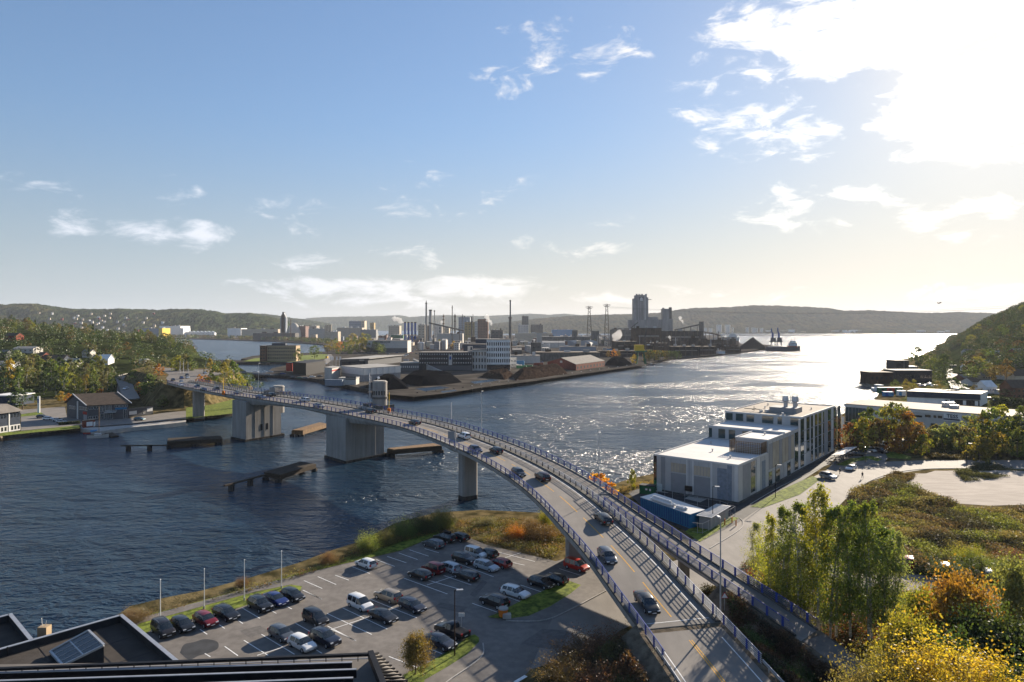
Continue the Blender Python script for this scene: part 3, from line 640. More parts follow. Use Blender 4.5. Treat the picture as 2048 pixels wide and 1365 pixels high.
# ------------------------------------------------------------------ cars
# stations: x fraction, beltline, top, half width of top, kind of the stretch up to the next station
SHAPES = {
 'hatch': (4.25, 1.80, 1.50, [(-.5, .50, .56, .8, 'b'), (-.49, .84, .93, .82, 'r'), (-.41, .93, 1.38, .70, 'p'), (-.34, .93, 1.46, .72, 's'), (-.10, .92, 1.50, .74, 'p'), (-.08, .92, 1.50, .74, 's'), (.09, .91, 1.45, .72, 'w'), (.26, .90, .96, .82, 'b'), (.41, .80, .85, .8, 'b'), (.485, .62, .68, .74, 'b'), (.5, .42, .46, .7, 'e')]),
 'wagon': (4.75, 1.84, 1.48, [(-.5, .50, .56, .8, 'b'), (-.49, .86, .94, .82, 'r'), (-.43, .93, 1.34, .70, 'p'), (-.40, .93, 1.42, .72, 's'), (-.22, .93, 1.48, .73, 'p'), (-.205, .93, 1.48, .73, 's'), (-.02, .92, 1.50, .74, 'p'), (-.005, .92, 1.49, .74, 's'), (.10, .91, 1.43, .72, 'w'), (.25, .90, .95, .82, 'b'), (.41, .80, .84, .8, 'b'), (.485, .62, .66, .74, 'b'), (.5, .42, .46, .7, 'e')]),
 'suv': (4.65, 1.90, 1.70, [(-.5, .55, .62, .8, 'b'), (-.49, .98, 1.06, .82, 'r'), (-.43, 1.05, 1.52, .70, 'p'), (-.38, 1.05, 1.63, .72, 's'), (-.14, 1.04, 1.68, .74, 'p'), (-.12, 1.04, 1.68, .74, 's'), (.07, 1.03, 1.63, .72, 'w'), (.23, 1.02, 1.08, .84, 'b'), (.41, .96, 1.01, .82, 'b'), (.485, .80, .85, .78, 'b'), (.5, .50, .55, .74, 'e')]),
 'sedan': (4.75, 1.84, 1.44, [(-.5, .50, .56, .8, 'b'), (-.49, .86, .98, .80, 'b'), (-.40, .92, 1.06, .78, 'r'), (-.25, .93, 1.36, .68, 'p'), (-.21, .93, 1.40, .70, 's'), (-.04, .92, 1.44, .72, 'p'), (-.02, .92, 1.44, .72, 's'), (.08, .91, 1.39, .70, 'w'), (.25, .90, .94, .82, 'b'), (.41, .78, .82, .8, 'b'), (.485, .60, .65, .74, 'b'), (.5, .42, .46, .7, 'e')]),
 'mpv': (4.35, 1.82, 1.80, [(-.5, .50, .56, .84, 'b'), (-.495, .96, 1.02, .84, 'r'), (-.47, 1.00, 1.66, .76, 'p'), (-.43, 1.00, 1.76, .77, 's'), (-.20, 1.00, 1.80, .78, 'p'), (-.18, 1.00, 1.80, .78, 's'), (.02, .99, 1.78, .77, 'p'), (.04, .99, 1.77, .77, 's'), (.12, .98, 1.70, .75, 'w'), (.31, .97, 1.04, .84, 'b'), (.43, .86, .92, .82, 'b'), (.49, .68, .74, .78, 'b'), (.5, .46, .5, .74, 'e')]),
 'pickup': (5.2, 1.88, 1.76, [(-.5, .55, .6, .9, 'b'), (-.495, 1.0, 1.02, .97, 'b'), (-.13, 1.02, 1.04, .97, 'r'), (-.115, 1.04, 1.66, .74, 'p'), (-.09, 1.04, 1.74, .75, 's'), (.02, 1.04, 1.76, .76, 'p'), (.035, 1.04, 1.76, .76, 's'), (.11, 1.04, 1.68, .74, 'w'), (.24, 1.02, 1.08, .86, 'b'), (.41, .97, 1.02, .84, 'b'), (.485, .84, .88, .8, 'b'), (.5, .5, .55, .76, 'e')]),
}
def car_meshes(kind):
    L, W, H, st = SHAPES[kind]; hw = W/2; V = []; ring = []
    for x, belt, top, tw, fl in st:
        end = .93 if abs(x) > .48 else (.975 if abs(x) > .4 else 1.); w = hw*end; zb = .24 if abs(x) < .47 else .32; tw = tw*hw
        gh = top-belt > .25
        pts = [(0, zb), (w*.92, zb), (w, zb+.16), (w*1.005, (zb+belt)/2), (w*.965, belt)]
        pts += [(tw, top-.07), (tw*.78, top-.008), (0, top)] if gh else [(w*.90, belt+(top-belt)*.55), (w*.62, top-.01), (0, top)]
        full = pts+[(-a, b) for a, b in pts[-2:0:-1]]; ring.append(len(V)); V += [(x*L, a, b) for a, b in full]
    n = 14; body = []; glass = []
    for k in range(len(st)-1):
        fl = st[k][4]
        for j in range(n):
            a, b = ring[k]+j, ring[k]+(j+1) % n; c, d = ring[k+1]+(j+1) % n, ring[k+1]+j; f = (a, d, c, b)
            side = j in (4, 9); topf = j in (5, 6, 7, 8)
            g = (side and fl in 'sw') or (topf and fl in 'rw')
            (glass if g else body).append(f)
    body.append(tuple(ring[0]+j for j in range(n))); body.append(tuple(ring[-1]+j for j in range(n))[::-1])
    out = {}
    def mk(nm, vs, fs, m, smooth=True):
        us = sorted({i for f in fs for i in f}); mp = {u: i for i, u in enumerate(us)}; me = bpy.data.meshes.new(nm)
        me.from_pydata([vs[u] for u in us], [], [[mp[i] for i in f] for f in fs]); me.materials.append(MATS[m])
        bm = bmesh.new(); bm.from_mesh(me); bmesh.ops.recalc_face_normals(bm, faces=bm.faces[:]) if nm == 'body' else None; bm.to_mesh(me); bm.free()
        if smooth: me.polygons.foreach_set('use_smooth', [True]*len(me.polygons)); me.set_sharp_from_angle(angle=R(32))
        return me
    out['body'] = mk('body', V, body, 'car_paint'); out['windows'] = mk('windows', V, glass, 'glass')
    def mm(nm, fn, m):
        b = MB(); fn(b); o = b.build(nm, m); me = o.data; bpy.data.objects.remove(o); return me
    r = .34 if kind in ('suv', 'pickup') else .32
    out['wheel'] = mm('wheel', lambda b: b.tube([(0, -.11, 0), (0, .11, 0)], [r, r], 16), 'rubber')
    out['rim'] = mm('rim', lambda b: [b.tube([(0, -.118, 0), (0, .118, 0)], [r*.62, r*.62], 10)], 'steel')
    out['headlight'] = mm('headlight', lambda b: b.box(-.14, -.2, -.07, .06, .2, .07), 'lamp_white')
    out['tail_light'] = mm('tail_light', lambda b: b.box(-.05, -.13, -.14, .12, .13, .14), 'red_lens')
    out['number_plate'] = mm('number_plate', lambda b: b.box(-.015, -.26, -.055, .015, .26, .055), 'white')
    out['mirror'] = mm('mirror', lambda b: b.box(-.06, -.1, -.06, .06, .1, .06), 'black')
    out['bumper'] = mm('bumper', lambda b: b.box(-.03, -hw*.86, -.1, .05, hw*.86, .09), 'black')
    out['roof_rail'] = mm('roof_rail', lambda b: b.tube([(-L*.36, 0, -.07), (-L*.33, 0, 0), (-L*.05, 0, .02), (L*.05, 0, -.07)], [.02]*4, 6), 'steel')
    if kind == 'pickup': out['cargo_bed'] = mm('cargo_bed', lambda b: b.box(-L*.485, -hw*.83, 1.0, -L*.135, hw*.83, 1.045), 'black')
    if kind == 'suv': out['roof_box'] = mm('roof_box', lambda b: b.tube([(-L*.33, 0, 1.86), (-L*.3, 0, 1.88), (0, 0, 1.88), (L*.09, 0, 1.84)], [.1, .28, .28, .1], 10), 'black')
    return out
CM = {k: car_meshes(k) for k in SHAPES}
def child(name, me, par, loc=(0, 0, 0), col=None, rz=0):
    o = bpy.data.objects.new(name, me); COL.objects.link(o); o.parent = par; o.location = loc; o.rotation_euler = (0, 0, rz)
    if col: o.color = (*col, 1)
    return o
def car(kind, col, loc, head, label, cat='car', group=None, pitch=0., rails=False, box=False, lod=0, name=None):
    """head = world direction of the bonnet"""
    L, W, H, st = SHAPES[kind]; M_ = CM[kind]; nm = name or {'pickup': 'pickup_truck', 'mpv': 'minivan'}.get(kind, 'parked_car' if pitch is None or pitch == 0 else 'car')
    t = thing(nm, label, cat, loc, 0, group); t.rotation_euler = (0, -pitch, math.atan2(head[1], head[0]))
    child('body', M_['body'], t, col=col); child('windows', M_['windows'], t)
    if lod >= 2: return t
    for sx in (-.305, .31):
        for sy in (-1, 1):
            w = child('wheel', M_['wheel'], t, (sx*L, sy*(W/2-.085), .33))
            if lod == 0: child('rim', M_['rim'], w)
    if lod: return t
    hz_ = st[-2][2]-.02; tz = st[1][1]-.06
    for s in (-1, 1):
        child('headlight', M_['headlight'], t, (L*.478, s*(W*.335), hz_-.04)); child('tail_light', M_['tail_light'], t, (-L*.497, s*(W*.39), tz))
        child('mirror', M_['mirror'], t, (L*.13, s*(W/2+.06), st[-4][1]+.08))
        if rails: child('roof_rail', M_['roof_rail'], t, (0, s*W*.335, H+.01), rz=0)
    child('number_plate', M_['number_plate'], t, (L*.502, 0, .42)); child('number_plate', M_['number_plate'], t, (-L*.502, 0, .62))
    child('bumper', M_['bumper'], t, (L*.485, 0, .36)); 
    if kind == 'pickup': child('cargo_bed', M_['cargo_bed'], t)
    if box: child('roof_box', M_['roof_box'], t)
    return t
BLK, NVY, GRY, WHT, SIL, RED, DRD, BLU, BEI, BRN = (.012, .013, .015), (.012, .018, .035), (.075, .085, .10), (.70, .70, .69), (.40, .43, .46), (.42, .02, .012), (.16, .008, .012), (.015, .03, .14), (.26, .22, .17), (.022, .018, .017)
SA = Vector((.766, -.643, 0))
def jit(v, k): a = R(((k*37) % 7-3)*.8); return Vector((v.x*math.cos(a)-v.y*math.sin(a), v.x*math.sin(a)+v.y*math.cos(a), 0))
LOT = [
 ('mpv', BRN, 326, 1268, 1, 'very dark brown minivan with green number plate, leftmost in the row beside the grass strip', 1),
 ('hatch', BLK, 365, 1258, 1, 'black hatchback parked between the brown minivan and the red car'),
 ('hatch', DRD, 411, 1248, 1, 'dark red hatchback in the row along the grass strip'),
 ('wagon', BLK, 452, 1235, 1, 'black estate car right beside the red car along the grass strip', 1),
 ('suv', BLK, 520, 1218, 1, 'black SUV with silver roof rails, left of the deep blue car', 1),
 ('sedan', BLU, 551, 1206, 1, 'deep blue sedan between two black cars along the grass strip'),
 ('hatch', BLK, 585, 1198, 1, 'black hatchback at the far end of the row along the grass strip'),
 ('mpv', BLK, 631, 1246, 1, 'black minivan parked nose to the dark estate near the front of the car park'),
 ('hatch', GRY, 563, 1276, 1, 'blue-grey hatchback just behind the small white hatchback'),
 ('hatch', WHT, 604, 1296, 1, 'small white hatchback nearest the black louvred roof'),
 ('suv', NVY, 650, 1286, 1, 'dark navy SUV right of the small white hatchback', 1),
 ('mpv', WHT, 720, 1216, 1, 'boxy white car with black windows beside the black sedan'),
 ('sedan', BLK, 766, 1240, 1, 'black sedan casting a long shadow just right of the boxy white car'),
 ('suv', BEI, 776, 1200, -1, 'beige SUV with silver rails parked behind the dark estate', 1),
 ('wagon', NVY, 824, 1219, 1, 'dark blue-black estate car in front of the beige SUV', 1),
 ('hatch', WHT, 732, 1134, -1, 'white hatchback parked alone beside the shore path'),
 ('wagon', GRY, 867, 1094, -1, 'blue-grey estate car first of three at the far shore corner', 1),
 ('suv', BLK, 890, 1083, -1, 'black SUV with a roof box in the far shore corner', 0, 1),
 ('wagon', BLK, 917, 1080, -1, 'black estate car last of the three at the far shore corner'),
 ('suv', BLK, 929, 1125, 1, 'black SUV in front of the white people carrier', 1),
 ('mpv', WHT, 952, 1114, 1, 'white people carrier between a black SUV and a black hatchback'),
 ('hatch', BLK, 975, 1113, -1, 'black hatchback right behind the white people carrier'),
 ('wagon', SIL, 973, 1139, 1, 'pale silver estate car left of the bright red hatchback', 1),
 ('hatch', (.25, .012, .01), 1000, 1133, -1, 'bright red hatchback right of the pale silver estate'),
 ('hatch', BLK, 840, 1156, -1, 'very dark green hatchback left of the dark red people carrier'),
 ('mpv', DRD, 866, 1145, -1, 'dark red people carrier in the middle of the car park'),
 ('wagon', SIL, 896, 1141, -1, 'silver estate car between the dark red people carrier and a black car', 1),
 ('wagon', BLK, 932, 1158, -1, 'black estate car in front of the silver estate in the middle of the car park'),
 ('mpv', RED, 1153, 1139, 1, 'bright orange-red van parked beside the bridge pier'),
 ('hatch', BLK, 1082, 1173, 1, 'black hatchback beside the sunlit grass near the bridge, left of its twin'),
 ('hatch', BLK, 1110, 1166, -1, 'black hatchback parked closest to the orange-red van'),
 ('wagon', WHT, 1031, 1192, 1, 'white estate car with roof rails beside the grass under the bridge shadow', 1),
 ('suv', BLK, 989, 1211, -1, 'black SUV parked next to the orange waste container', 1),
 ('pickup', BLK, 904, 1270, -1, 'black pickup truck with an open bed'),
 ('sedan', NVY, 880, 1292, 1, 'dark blue sedan beside the round tree and the red-brown lamp post')]
for k, r in enumerate(LOT):
    kd, c, px, py, s, lab = r[:6]
    cat = {'mpv': 'van', 'pickup': 'pickup', 'suv': 'SUV'}.get(kd, 'car')
    car(kd, c, G(px, py, 2.03), jit(SA, k)*s, lab, cat, 'cars in the waterside car park', rails=len(r) > 6 and r[6] == 1, box=len(r) > 7)
# cars on the bridge: pixel, lane offset, +1 comes towards the viewer
BC = [
 ('sedan', (.014, .016, .018), 1293, 1214, 1, 'black sedan with headlights on, nearest car on the bridge', 0), ('hatch', GRY, 1214, 1120, 1, 'grey-blue hatchback coming towards the near end of the bridge', 0),
 ('wagon', (.03, .028, .027), 1206, 1044, -1, 'dark brown estate car driving away, first in the right lane', 0), ('suv', (.03, .008, .010), 1085, 960, -1, 'black SUV with red tail lights driving away beside a dark oncoming car', 0),
 ('hatch', (.03, .033, .04), 1037, 951, 1, 'dark grey hatchback coming down the bridge beside the SUV', 0), ('hatch', BLK, 992, 906, -1, 'black hatchback driving away just above the dark blue car', 0),
 ('hatch', (.015, .02, .07), 951, 904, 1, 'dark blue hatchback coming down the bridge', 0), ('suv', WHT, 928, 877, -1, 'white SUV driving away beside the grey sign board', 0),
 ('sedan', BLK, 829, 849, -1, 'black sedan driving away between the control tower and the white SUV', 0), ('wagon', BLK, 741, 826, -1, 'black estate car passing the round control tower', 0),
 ('sedan', (.4, .38, .30), 638, 815, 1, 'pale beige sedan lit by the sun near the bridge crest', 1), ('suv', (.45, .47, .5), 609, 804, -1, 'silver-white SUV near the machine hut on the bridge', 1),
 ('suv', BLK, 542, 794, -1, 'black SUV beside the machine hut on the bridge', 1), ('wagon', (.05, .08, .12), 521, 798, 1, 'blue-grey estate car by the left railing near the machine hut', 1),
 ('sedan', (.35, .30, .20), 476, 788, -1, 'pale gold sedan near the yellow barrier arm', 1), ('suv', (.03, .04, .04), 432, 781, -1, 'dark SUV between the barrier arms at the far bridge end', 1),
 ('sedan', (.05, .07, .10), 407, 782, 1, 'dark blue sedan along the left railing at the far bridge end', 1), ('wagon', (.06, .09, .11), 394, 775, -1, 'grey estate car driving up to the junction', 1),
 ('sedan', WHT, 362, 773, 1, 'white sedan against the left railing at the far bridge end', 1)]
for k, (kd, c, px, py, s, lab, lod) in enumerate(BC):
    p, i = on_deck(px, py); t = tan(LE, i); a = LE[max(0, i-3)]; b = LE[min(len(LE)-1, i+3)]; g = (b.z-a.z)/((b.xy-a.xy).length+1e-6)
    p.z += .03; car(kd, c, p, -t*s, lab, 'SUV' if kd == 'suv' else 'car', 'traffic on the road bridge', pitch=math.atan(g)*(-s) or 1e-4, lod=lod, name='car')

# ------------------------------------------------------------------ car park, verges, paths
Z1 = 2.0
sheet('car_park', GP(Z1, -200, 1600, 200, 1330, 283, 1250, 359, 1228, 444, 1204, 512, 1186, 583, 1171, 600, 1151, 700, 1126, 803, 1102, 864, 1076, 936, 1075, 975, 1091, 1044, 1107, 1112, 1123, 1150, 1112, 1230, 1130, 1300, 1150, 1215, 1186, 1190, 1258, 1060, 1340, 990, 1420, 900, 1600), Z1+.012, 'asphalt')
sheet('access_road', GP(Z1, 1110, 1225, 1260, 1152, 1430, 1095, 1510, 1062, 1600, 990, 1700, 935, 1770, 924, 1860, 921, 2400, 921, 2400, 937, 1860, 938, 1790, 948, 1730, 966, 1700, 990, 1660, 1030, 1600, 1090, 1510, 1135, 1430, 1170, 1240, 1262, 1190, 1300, 1060, 1340), Z1+.02, 'asphalt_road')
sheet('shore_path', GP(Z1, 225, 1262, 266, 1240, 342, 1219.6, 410, 1200.8, 560, 1159.7, 615, 1146, 700, 1125.6, 700, 1133, 598, 1164, 581, 1170, 512.6, 1183.7, 444, 1202, 359, 1226, 280, 1247, 240, 1280), Z1+.028, 'asphalt')
sheet('grass_verge', GP(Z1, 215, 1262, 262, 1238, 330, 1221.5, 400, 1204, 500, 1176, 600, 1146, 660, 1124, 722, 1105, 792, 1068, 870, 1050, 880, 1068, 803, 1101, 700, 1125, 615, 1145.6, 560, 1159.2, 410, 1200.2, 342, 1219, 266, 1239.5, 225, 1260), Z1+.036, 'grass')
sheet('grass_verge', GP(Z1, 262, 1262, 280, 1247.5, 359, 1226.6, 444, 1202.6, 512.6, 1184.3, 581, 1170.5, 604, 1173, 601, 1182, 560, 1190, 468, 1219, 380, 1240, 300, 1262, 285, 1275), Z1+.036, 'grass')
sheet('grass_island', GP(Z1, 809, 1351, 860, 1326, 905, 1300, 936, 1275, 949, 1271, 958, 1277, 958, 1286, 935, 1310, 900, 1333, 850, 1362, 822, 1420, 740, 1420), Z1+.13, 'grass')
sheet('pavement', GP(Z1, 850, 1362, 900, 1333, 935, 1310, 958, 1286, 966, 1290, 965, 1310, 943, 1332, 895, 1365, 860, 1400, 822, 1420), Z1+.12, 'asphalt')
sheet('grass_island', GP(Z1, 975, 1236, 993.5, 1229, 1050.6, 1199, 1100, 1178, 1139.5, 1164, 1162, 1172, 1140, 1190, 1100, 1215, 1057, 1234, 1012, 1240), Z1+.13, 'grass')
sheet('pavement', GP(Z1, 1012, 1240, 1057, 1234, 1100, 1215, 1140, 1190, 1162, 1172, 1212, 1182, 1139.5, 1221, 1095, 1240, 1050.6, 1243.4), Z1+.12, 'asphalt')
sheet('grass_verge', GP(Z1, 870, 1050, 960, 1040, 1080, 1046, 1135, 1052, 1130, 1100, 1108, 1121, 1044, 1105, 975, 1089, 936, 1073, 880, 1066), Z1+.03, 'scrub')
def kerb(pp, z, nm='kerb', w=.16, h=.15, m='kerb'):
    P = [G(pp[i], pp[i+1], z) for i in range(0, len(pp), 2)]; P = cr(P, 5); b = MB()
    for a, c in zip(P[:-1], P[1:]): b.bar(a+Vector((0, 0, h/2)), c+Vector((0, 0, h/2)), w, h)
    o = b.build(nm, m); o['kind'] = 'structure'; return o
kerb((966, 1288, 966, 1310, 943, 1332, 895, 1365, 860, 1400), 2.0); kerb((1012, 1242, 1050, 1244, 1095, 1240.5, 1139, 1221.5, 1212, 1183), 2.0)
kerb((1420, 1098, 1478, 1062, 1486, 1046, 1480, 1038), 2.0); kerb((1500, 1010, 1560, 975, 1640, 937, 1700, 912), 2.0)
kerb((1700, 990, 1740, 963, 1790, 946.5, 1860, 938.5, 2000, 938, 2400, 938), 2.0)
m = MB()
def line(b, x0, y0, x1, y1, w=.13):
    p = G(x0, y0, Z1+.03); q = G(x1, y1, Z1+.03); d = (q-p).normalized(); n = Vector((-d.y, d.x, 0))*w/2; b.add([p-n, q-n, q+n, p+n], [(0, 1, 2, 3)])
for a in ((690, 378, 810, 418), (622, 398, 742, 440), (550, 420, 670, 460), (480, 440, 597, 483), (785, 370, 875, 397), (25, 572, 140, 622), (112, 547, 228, 597), (222, 538, 308, 570), (330, 485, 440, 528), (20, 632, 138, 690), (655, 557, 930, 657),
          (810, 570, 1000, 625), (905, 540, 1080, 600), (980, 460, 1220, 548), (1240, 390, 1480, 452), (1260, 440, 1415, 475), (1310, 487, 1350, 498), (1635, 497, 1770, 540), (1570, 520, 1690, 560), (1390, 600, 1535, 648), (1085, 715, 1240, 770),
          (1300, 672, 1395, 707), (445, 690, 735, 807), (270, 745, 550, 878), (172, 780, 452, 912), (200, 880, 352, 950), (560, 1050, 765, 1130), (820, 1003, 895, 1033), (180, 885, 620, 740), (800, 600, 1000, 535), (1280, 432, 1390, 397)):
    line(m, 600+a[0]/3.151, 980+a[1]/3.151, 600+a[2]/3.151, 980+a[3]/3.151)
for a in ((225, 515, 345, 600), (400, 460, 620, 597), (560, 405, 860, 587), (870, 305, 1110, 440), (1060, 548, 1110, 578), (1160, 330, 1420, 465), (385, 165, 545, 260), (350, 280, 390, 308), (935, 5, 1110, 85), (520, 597, 780, 515), (0, 360, 65, 405), (45, 580, 95, 610), (175, 318, 225, 352), (650, 190, 695, 215), (790, 150, 835, 175)):
    line(m, 400+a[0]/4.551, 1180+a[1]/4.551, 400+a[2]/4.551, 1180+a[3]/4.551)
m.build('parking_markings', 'paint_white')['kind'] = 'structure'
m = MB(); line(m, 1030, 1365, 1052, 1352, .5); m.build('road_marking', 'paint_white')['kind'] = 'structure'
# puddle-dark patch
sheet('wet_patch', ragged([tuple(v)[:2] for v in cr([G(*p, Z1) for p in ((360, 1306), (368, 1290), (388, 1285), (410, 1279), (434, 1284), (436, 1297), (420, 1306), (398, 1312), (378, 1320), (360, 1306))], 4)][:-1], .35, .5), Z1+.022, 'asphalt_dark')
mat('asphalt_patch', (.13, .12, .112), .85, var=.15, scale=1.5)
for k, q in enumerate(((880, 1205, 935, 1215, 925, 1226, 868, 1215), (1085, 1258, 1150, 1262, 1110, 1300, 1040, 1290), (690, 1135, 720, 1142, 700, 1150, 668, 1143), (480, 1262, 520, 1252, 540, 1262, 500, 1276), (940, 1190, 965, 1160, 975, 1165, 950, 1196))): sheet('asphalt_patch', ragged(GP(Z1, *q), .25, .8, k), Z1+.024, 'asphalt_patch')

# ------------------------------------------------------------------ poles and lamps
def pole_thing(name, label, cat, p, h, r, m, group=None):
    t = thing(name, label, cat, p, 0, group); b = MB(); b.tube([p, p+Vector((0, 0, h))], [r, r*.6], 8); b.build('pole', m, t); return t
for k, (px, yb, yt, lab) in enumerate(((320.6, 1240, 1160, 'slim white flagpole nearest the flat roof, leftmost of the four'), (408.5, 1218, 1138.6, 'second slim white flagpole from the left on the grass strip'), (488.7, 1201, 1120.5, 'third slim white flagpole from the left on the grass strip'), (563, 1177, 1103, 'rightmost slim white flagpole behind the black hatchback'))):
    p = G(px, yb, 2.03); h = ZY(yt, p.y)-p.z; t = pole_thing('flagpole', lab, 'flagpole', p, h, .075, 'white', 'flagpoles along the shore path')
    b = MB(); b.dome(p.x, p.y, p.z+h, .1, .12, 8, 3); b.build('finial', 'white', t); b = MB(); b.cyl(p.x, p.y, p.z, p.z+.4, .14, seg=8); b.build('base', 'concrete_pale', t)
def lamp(label, p, h, arm=(-1, 0, 0), al=.9, m='steel', r=.09, double=False, hm='white', name='street_lamp'):
    t = pole_thing(name, label, 'street lamp', p, h, r, m); a = Vector(arm).normalized()
    for s in ((1, -1) if double else (1,)):
        b = MB(); top = p+Vector((0, 0, h)); b.tube([top-Vector((0, 0, .15)), top+a*s*al*.5+Vector((0, 0, .05)), top+a*s*al], [r*.5, r*.4, r*.4], 6); ar = b.build('arm', m, t)
        b = MB(); b.bar(top+a*s*al*.7, top+a*s*(al+.75), .34, .12); b.build('lamp_head', hm, t)
    return t
p = G(909.4, 1311.7, 2.1); lamp('rust-red lamp post on the grass beside the dark blue sedan', p, ZY(1181, p.y)-2.1, (1, .2, 0), .3, 'rust', .09, hm='steel')
p = G(1441, 1262, 6.3); p = off(LE, iD(84), 10.5); p = Vector(((1441-1024)/FP*p.y, p.y, p.z+.2)); lamp('tall grey lamp post at the right railing where the bridge meets the land', p, ZY(1037, p.y)-p.z, (0, 1, 0), .5, 'steel', .11)
for px, yb, yt, lab in ((1198, 998, 866, 'tall slim lamp post where the footbridge splits from the bridge'), (963, 871, 783, 'slim lamp post at the outer railing right of the white SUV'), (517, 784, 727, 'slim tall lamp post behind the bridge left of the machine hut')):
    q, i = on_deck(px, yb); lamp(lab, q, ZY(yt, q.y)-q.z, (.3, 1, 0), .2, 'steel', .07)
q, i = on_deck(902.5, 849); t = pole_thing('mast', 'short pale mast standing at the outer bridge railing', 'mast', q, ZY(805, q.y)-q.z, .16, 'panel_pale')
# sign board on the near railing
q, i = on_deck(911, 899); t = thing('sign_board', 'blank grey back of a road sign board on a post at the left bridge railing', 'road sign', q)
b = MB(); b.tube([q, Vector((q.x, q.y, ZY(861, q.y)))], [.11, .11], 8); b.build('pole', 'steel', t)
b = MB(); x0, x1 = (896-1024)/FP*q.y, (909.5-1024)/FP*q.y; b.box(x0, q.y-.05, ZY(878, q.y), x1, q.y+.03, ZY(863, q.y)); b.build('panel', 'panel_mid', t)
# barrier machines
for px, yb, yt, lab in ((778, 826, 785, 'orange barrier machine with raised yellow arm beside the control tower'), (447, 790, 756, 'orange barrier machine with raised yellow arm at the far bridge end')):
    q, i = on_deck(px, yb); t = thing('road_barrier', lab, 'barrier', q)
    b = MB(); b.box(q.x-.45, q.y-.4, q.z, q.x+.45, q.y+.4, q.z+1.5); b.build('cabinet', 'orange', t)
    b = MB(); b.bar((q.x, q.y-.3, q.z+1), (q.x+.15, q.y-.3, ZY(yt, q.y)), .16); b.build('arm', 'yellow', t)
q, i = on_deck(495, 786); t = thing('traffic_light', 'black traffic light on a thin post at the outer railing near the machine hut', 'traffic light', q)
b = MB(); b.tube([q, q+Vector((0, 0, 3))], [.07, .06], 6); b.build('pole', 'steel', t); b = MB(); b.box(q.x-.3, q.y-.2, q.z+2.6, q.x+.3, q.y+.2, q.z+3.9); b.build('signal_head', 'black', t)
# warning sign and signal by the ramp
q = G(1449, 1240, 4.0); q.z = 5; t = thing('warning_sign', 'red and white triangular warning sign beside the lamp post at the bridge end', 'road sign', q)
b = MB(); b.tube([q-Vector((0, 0, 3)), q+Vector((0, 0, 2.6))], [.04, .04], 6); b.build('pole', 'steel', t)
for s, m_, dy in ((.62, 'red', 0), (.44, 'white', -.03)):
    b = MB(); b.add([(q.x-s*.9, q.y-.06+dy, q.z+2.15-s*.45), (q.x+s*.9, q.y-.06+dy, q.z+2.15-s*.45), (q.x, q.y-.06+dy, q.z+2.15+s*1.0), (q.x-s*.9, q.y-.04, q.z+2.15-s*.45), (q.x+s*.9, q.y-.04, q.z+2.15-s*.45), (q.x, q.y-.04, q.z+2.15+s*1.0)], [(0, 1, 2), (5, 4, 3), (0, 3, 4, 1), (1, 4, 5, 2), (2, 5, 3, 0)]); b.build('sign_face' if m_ == 'white' else 'sign_border', m_, t)
# orange waste container
q = G(1006.5, 1232, 2.15); t = thing('waste_container', 'orange waste container at the tip of the grass behind the black SUV', 'bin', q)
b = MB(); b.tube([q, q+Vector((0, 0, 1.0))], [.62, .72], 10); b.build('body', 'orange', t); b = MB(); b.tube([q+Vector((0, 0, 1.0)), q+Vector((0, 0, 1.16))], [.76, .7], 10); b.build('lid', 'concrete_pale', t)
q = G(1014, 1236, 2.15); b = MB(); b.prism([(q.x-.6, q.y-.4), (q.x+.6, q.y-.4), (q.x+.5, q.y+.4), (q.x-.4, q.y+.3)], 2.14, 2.75); tag(b.build('concrete_block', 'concrete_pale'), 'pale concrete block beside the orange waste container', 'block')
q = G(923, 1262, 2.1); t = thing('notice_sign', 'small white notice sign on a post behind the black pickup', 'sign', q); b = MB(); b.tube([q, q+Vector((0, 0, 2.3))], [.035, .035], 6); b.build('pole', 'steel', t); b = MB(); b.box(q.x-.4, q.y-.03, q.z+1.9, q.x+.4, q.y+.03, q.z+2.4); b.build('panel', 'panel_pale', t)

# ------------------------------------------------------------------ near roofs
C1 = Vector((-44.9, 78.6, 0)); E1 = Vector((.734, -.679, 0)); E2 = Vector((-.679, -.734, 0))
def fr1(u, v, z): p = C1+E1*u+E2*v; return (p.x, p.y, z)
nb = thing('flat_roof_building', 'flat felt roofed building with a dark parapet and skylight at the lower left', 'building', C1+Vector((0, 0, 2)))
b = MB(); b.box(.0, .0, 2.0, 44, 60, 9.1, fr1); b.box(-9.6, 8.6, 2.0, -.01, 60, 9.05, fr1); b.build('wall', 'dark_clad', nb)
b = MB(); b.box(.3, .3, 9.1, 43, 59, 9.16, fr1); b.build('roof', 'roof_felt', nb); b = MB(); b.box(-9.3, 8.9, 9.05, -.3, 59, 9.12, fr1); b.build('roof', 'roof_felt', nb)
for q_ in ((0, 0, 44, .3), (0, .31, .3, 60), (-9.6, 8.6, -.02, 8.9), (-9.6, 8.91, -9.3, 60)):
    b = MB(); b.box(q_[0], q_[1], 9.1, q_[2], q_[3], 9.93, fr1); pr = b.build('parapet', 'dark_clad', nb)
    b = MB(); b.box(q_[0]-.05, q_[1]-.05, 9.935, q_[2]+.05, q_[3]+.05, 9.99, fr1); b.build('coping', 'steel', pr)
b = MB()
for k in range(1, 9): b.box(.4, k*4.1, 9.162, 30, k*4.1+.10, 9.175, fr1)
for k in range(1, 6): b.box(k*5.2, .4, 9.176, k*5.2+.09, 40, 9.186, fr1)
b.build('felt_seams', 'black', nb)
sk = thing('skylight', 'tilted glass skylight with pale metal frame on the flat felt roof', 'skylight', (-44.5, 70, 9.1))
A_, B_, C_, D_ = [Vector(v) for v in ((-47.7, 70.5, 9.5), (-44.5, 67.6, 9.5), (-41.2, 68.9, 10.9), (-44.8, 72.2, 10.9))]
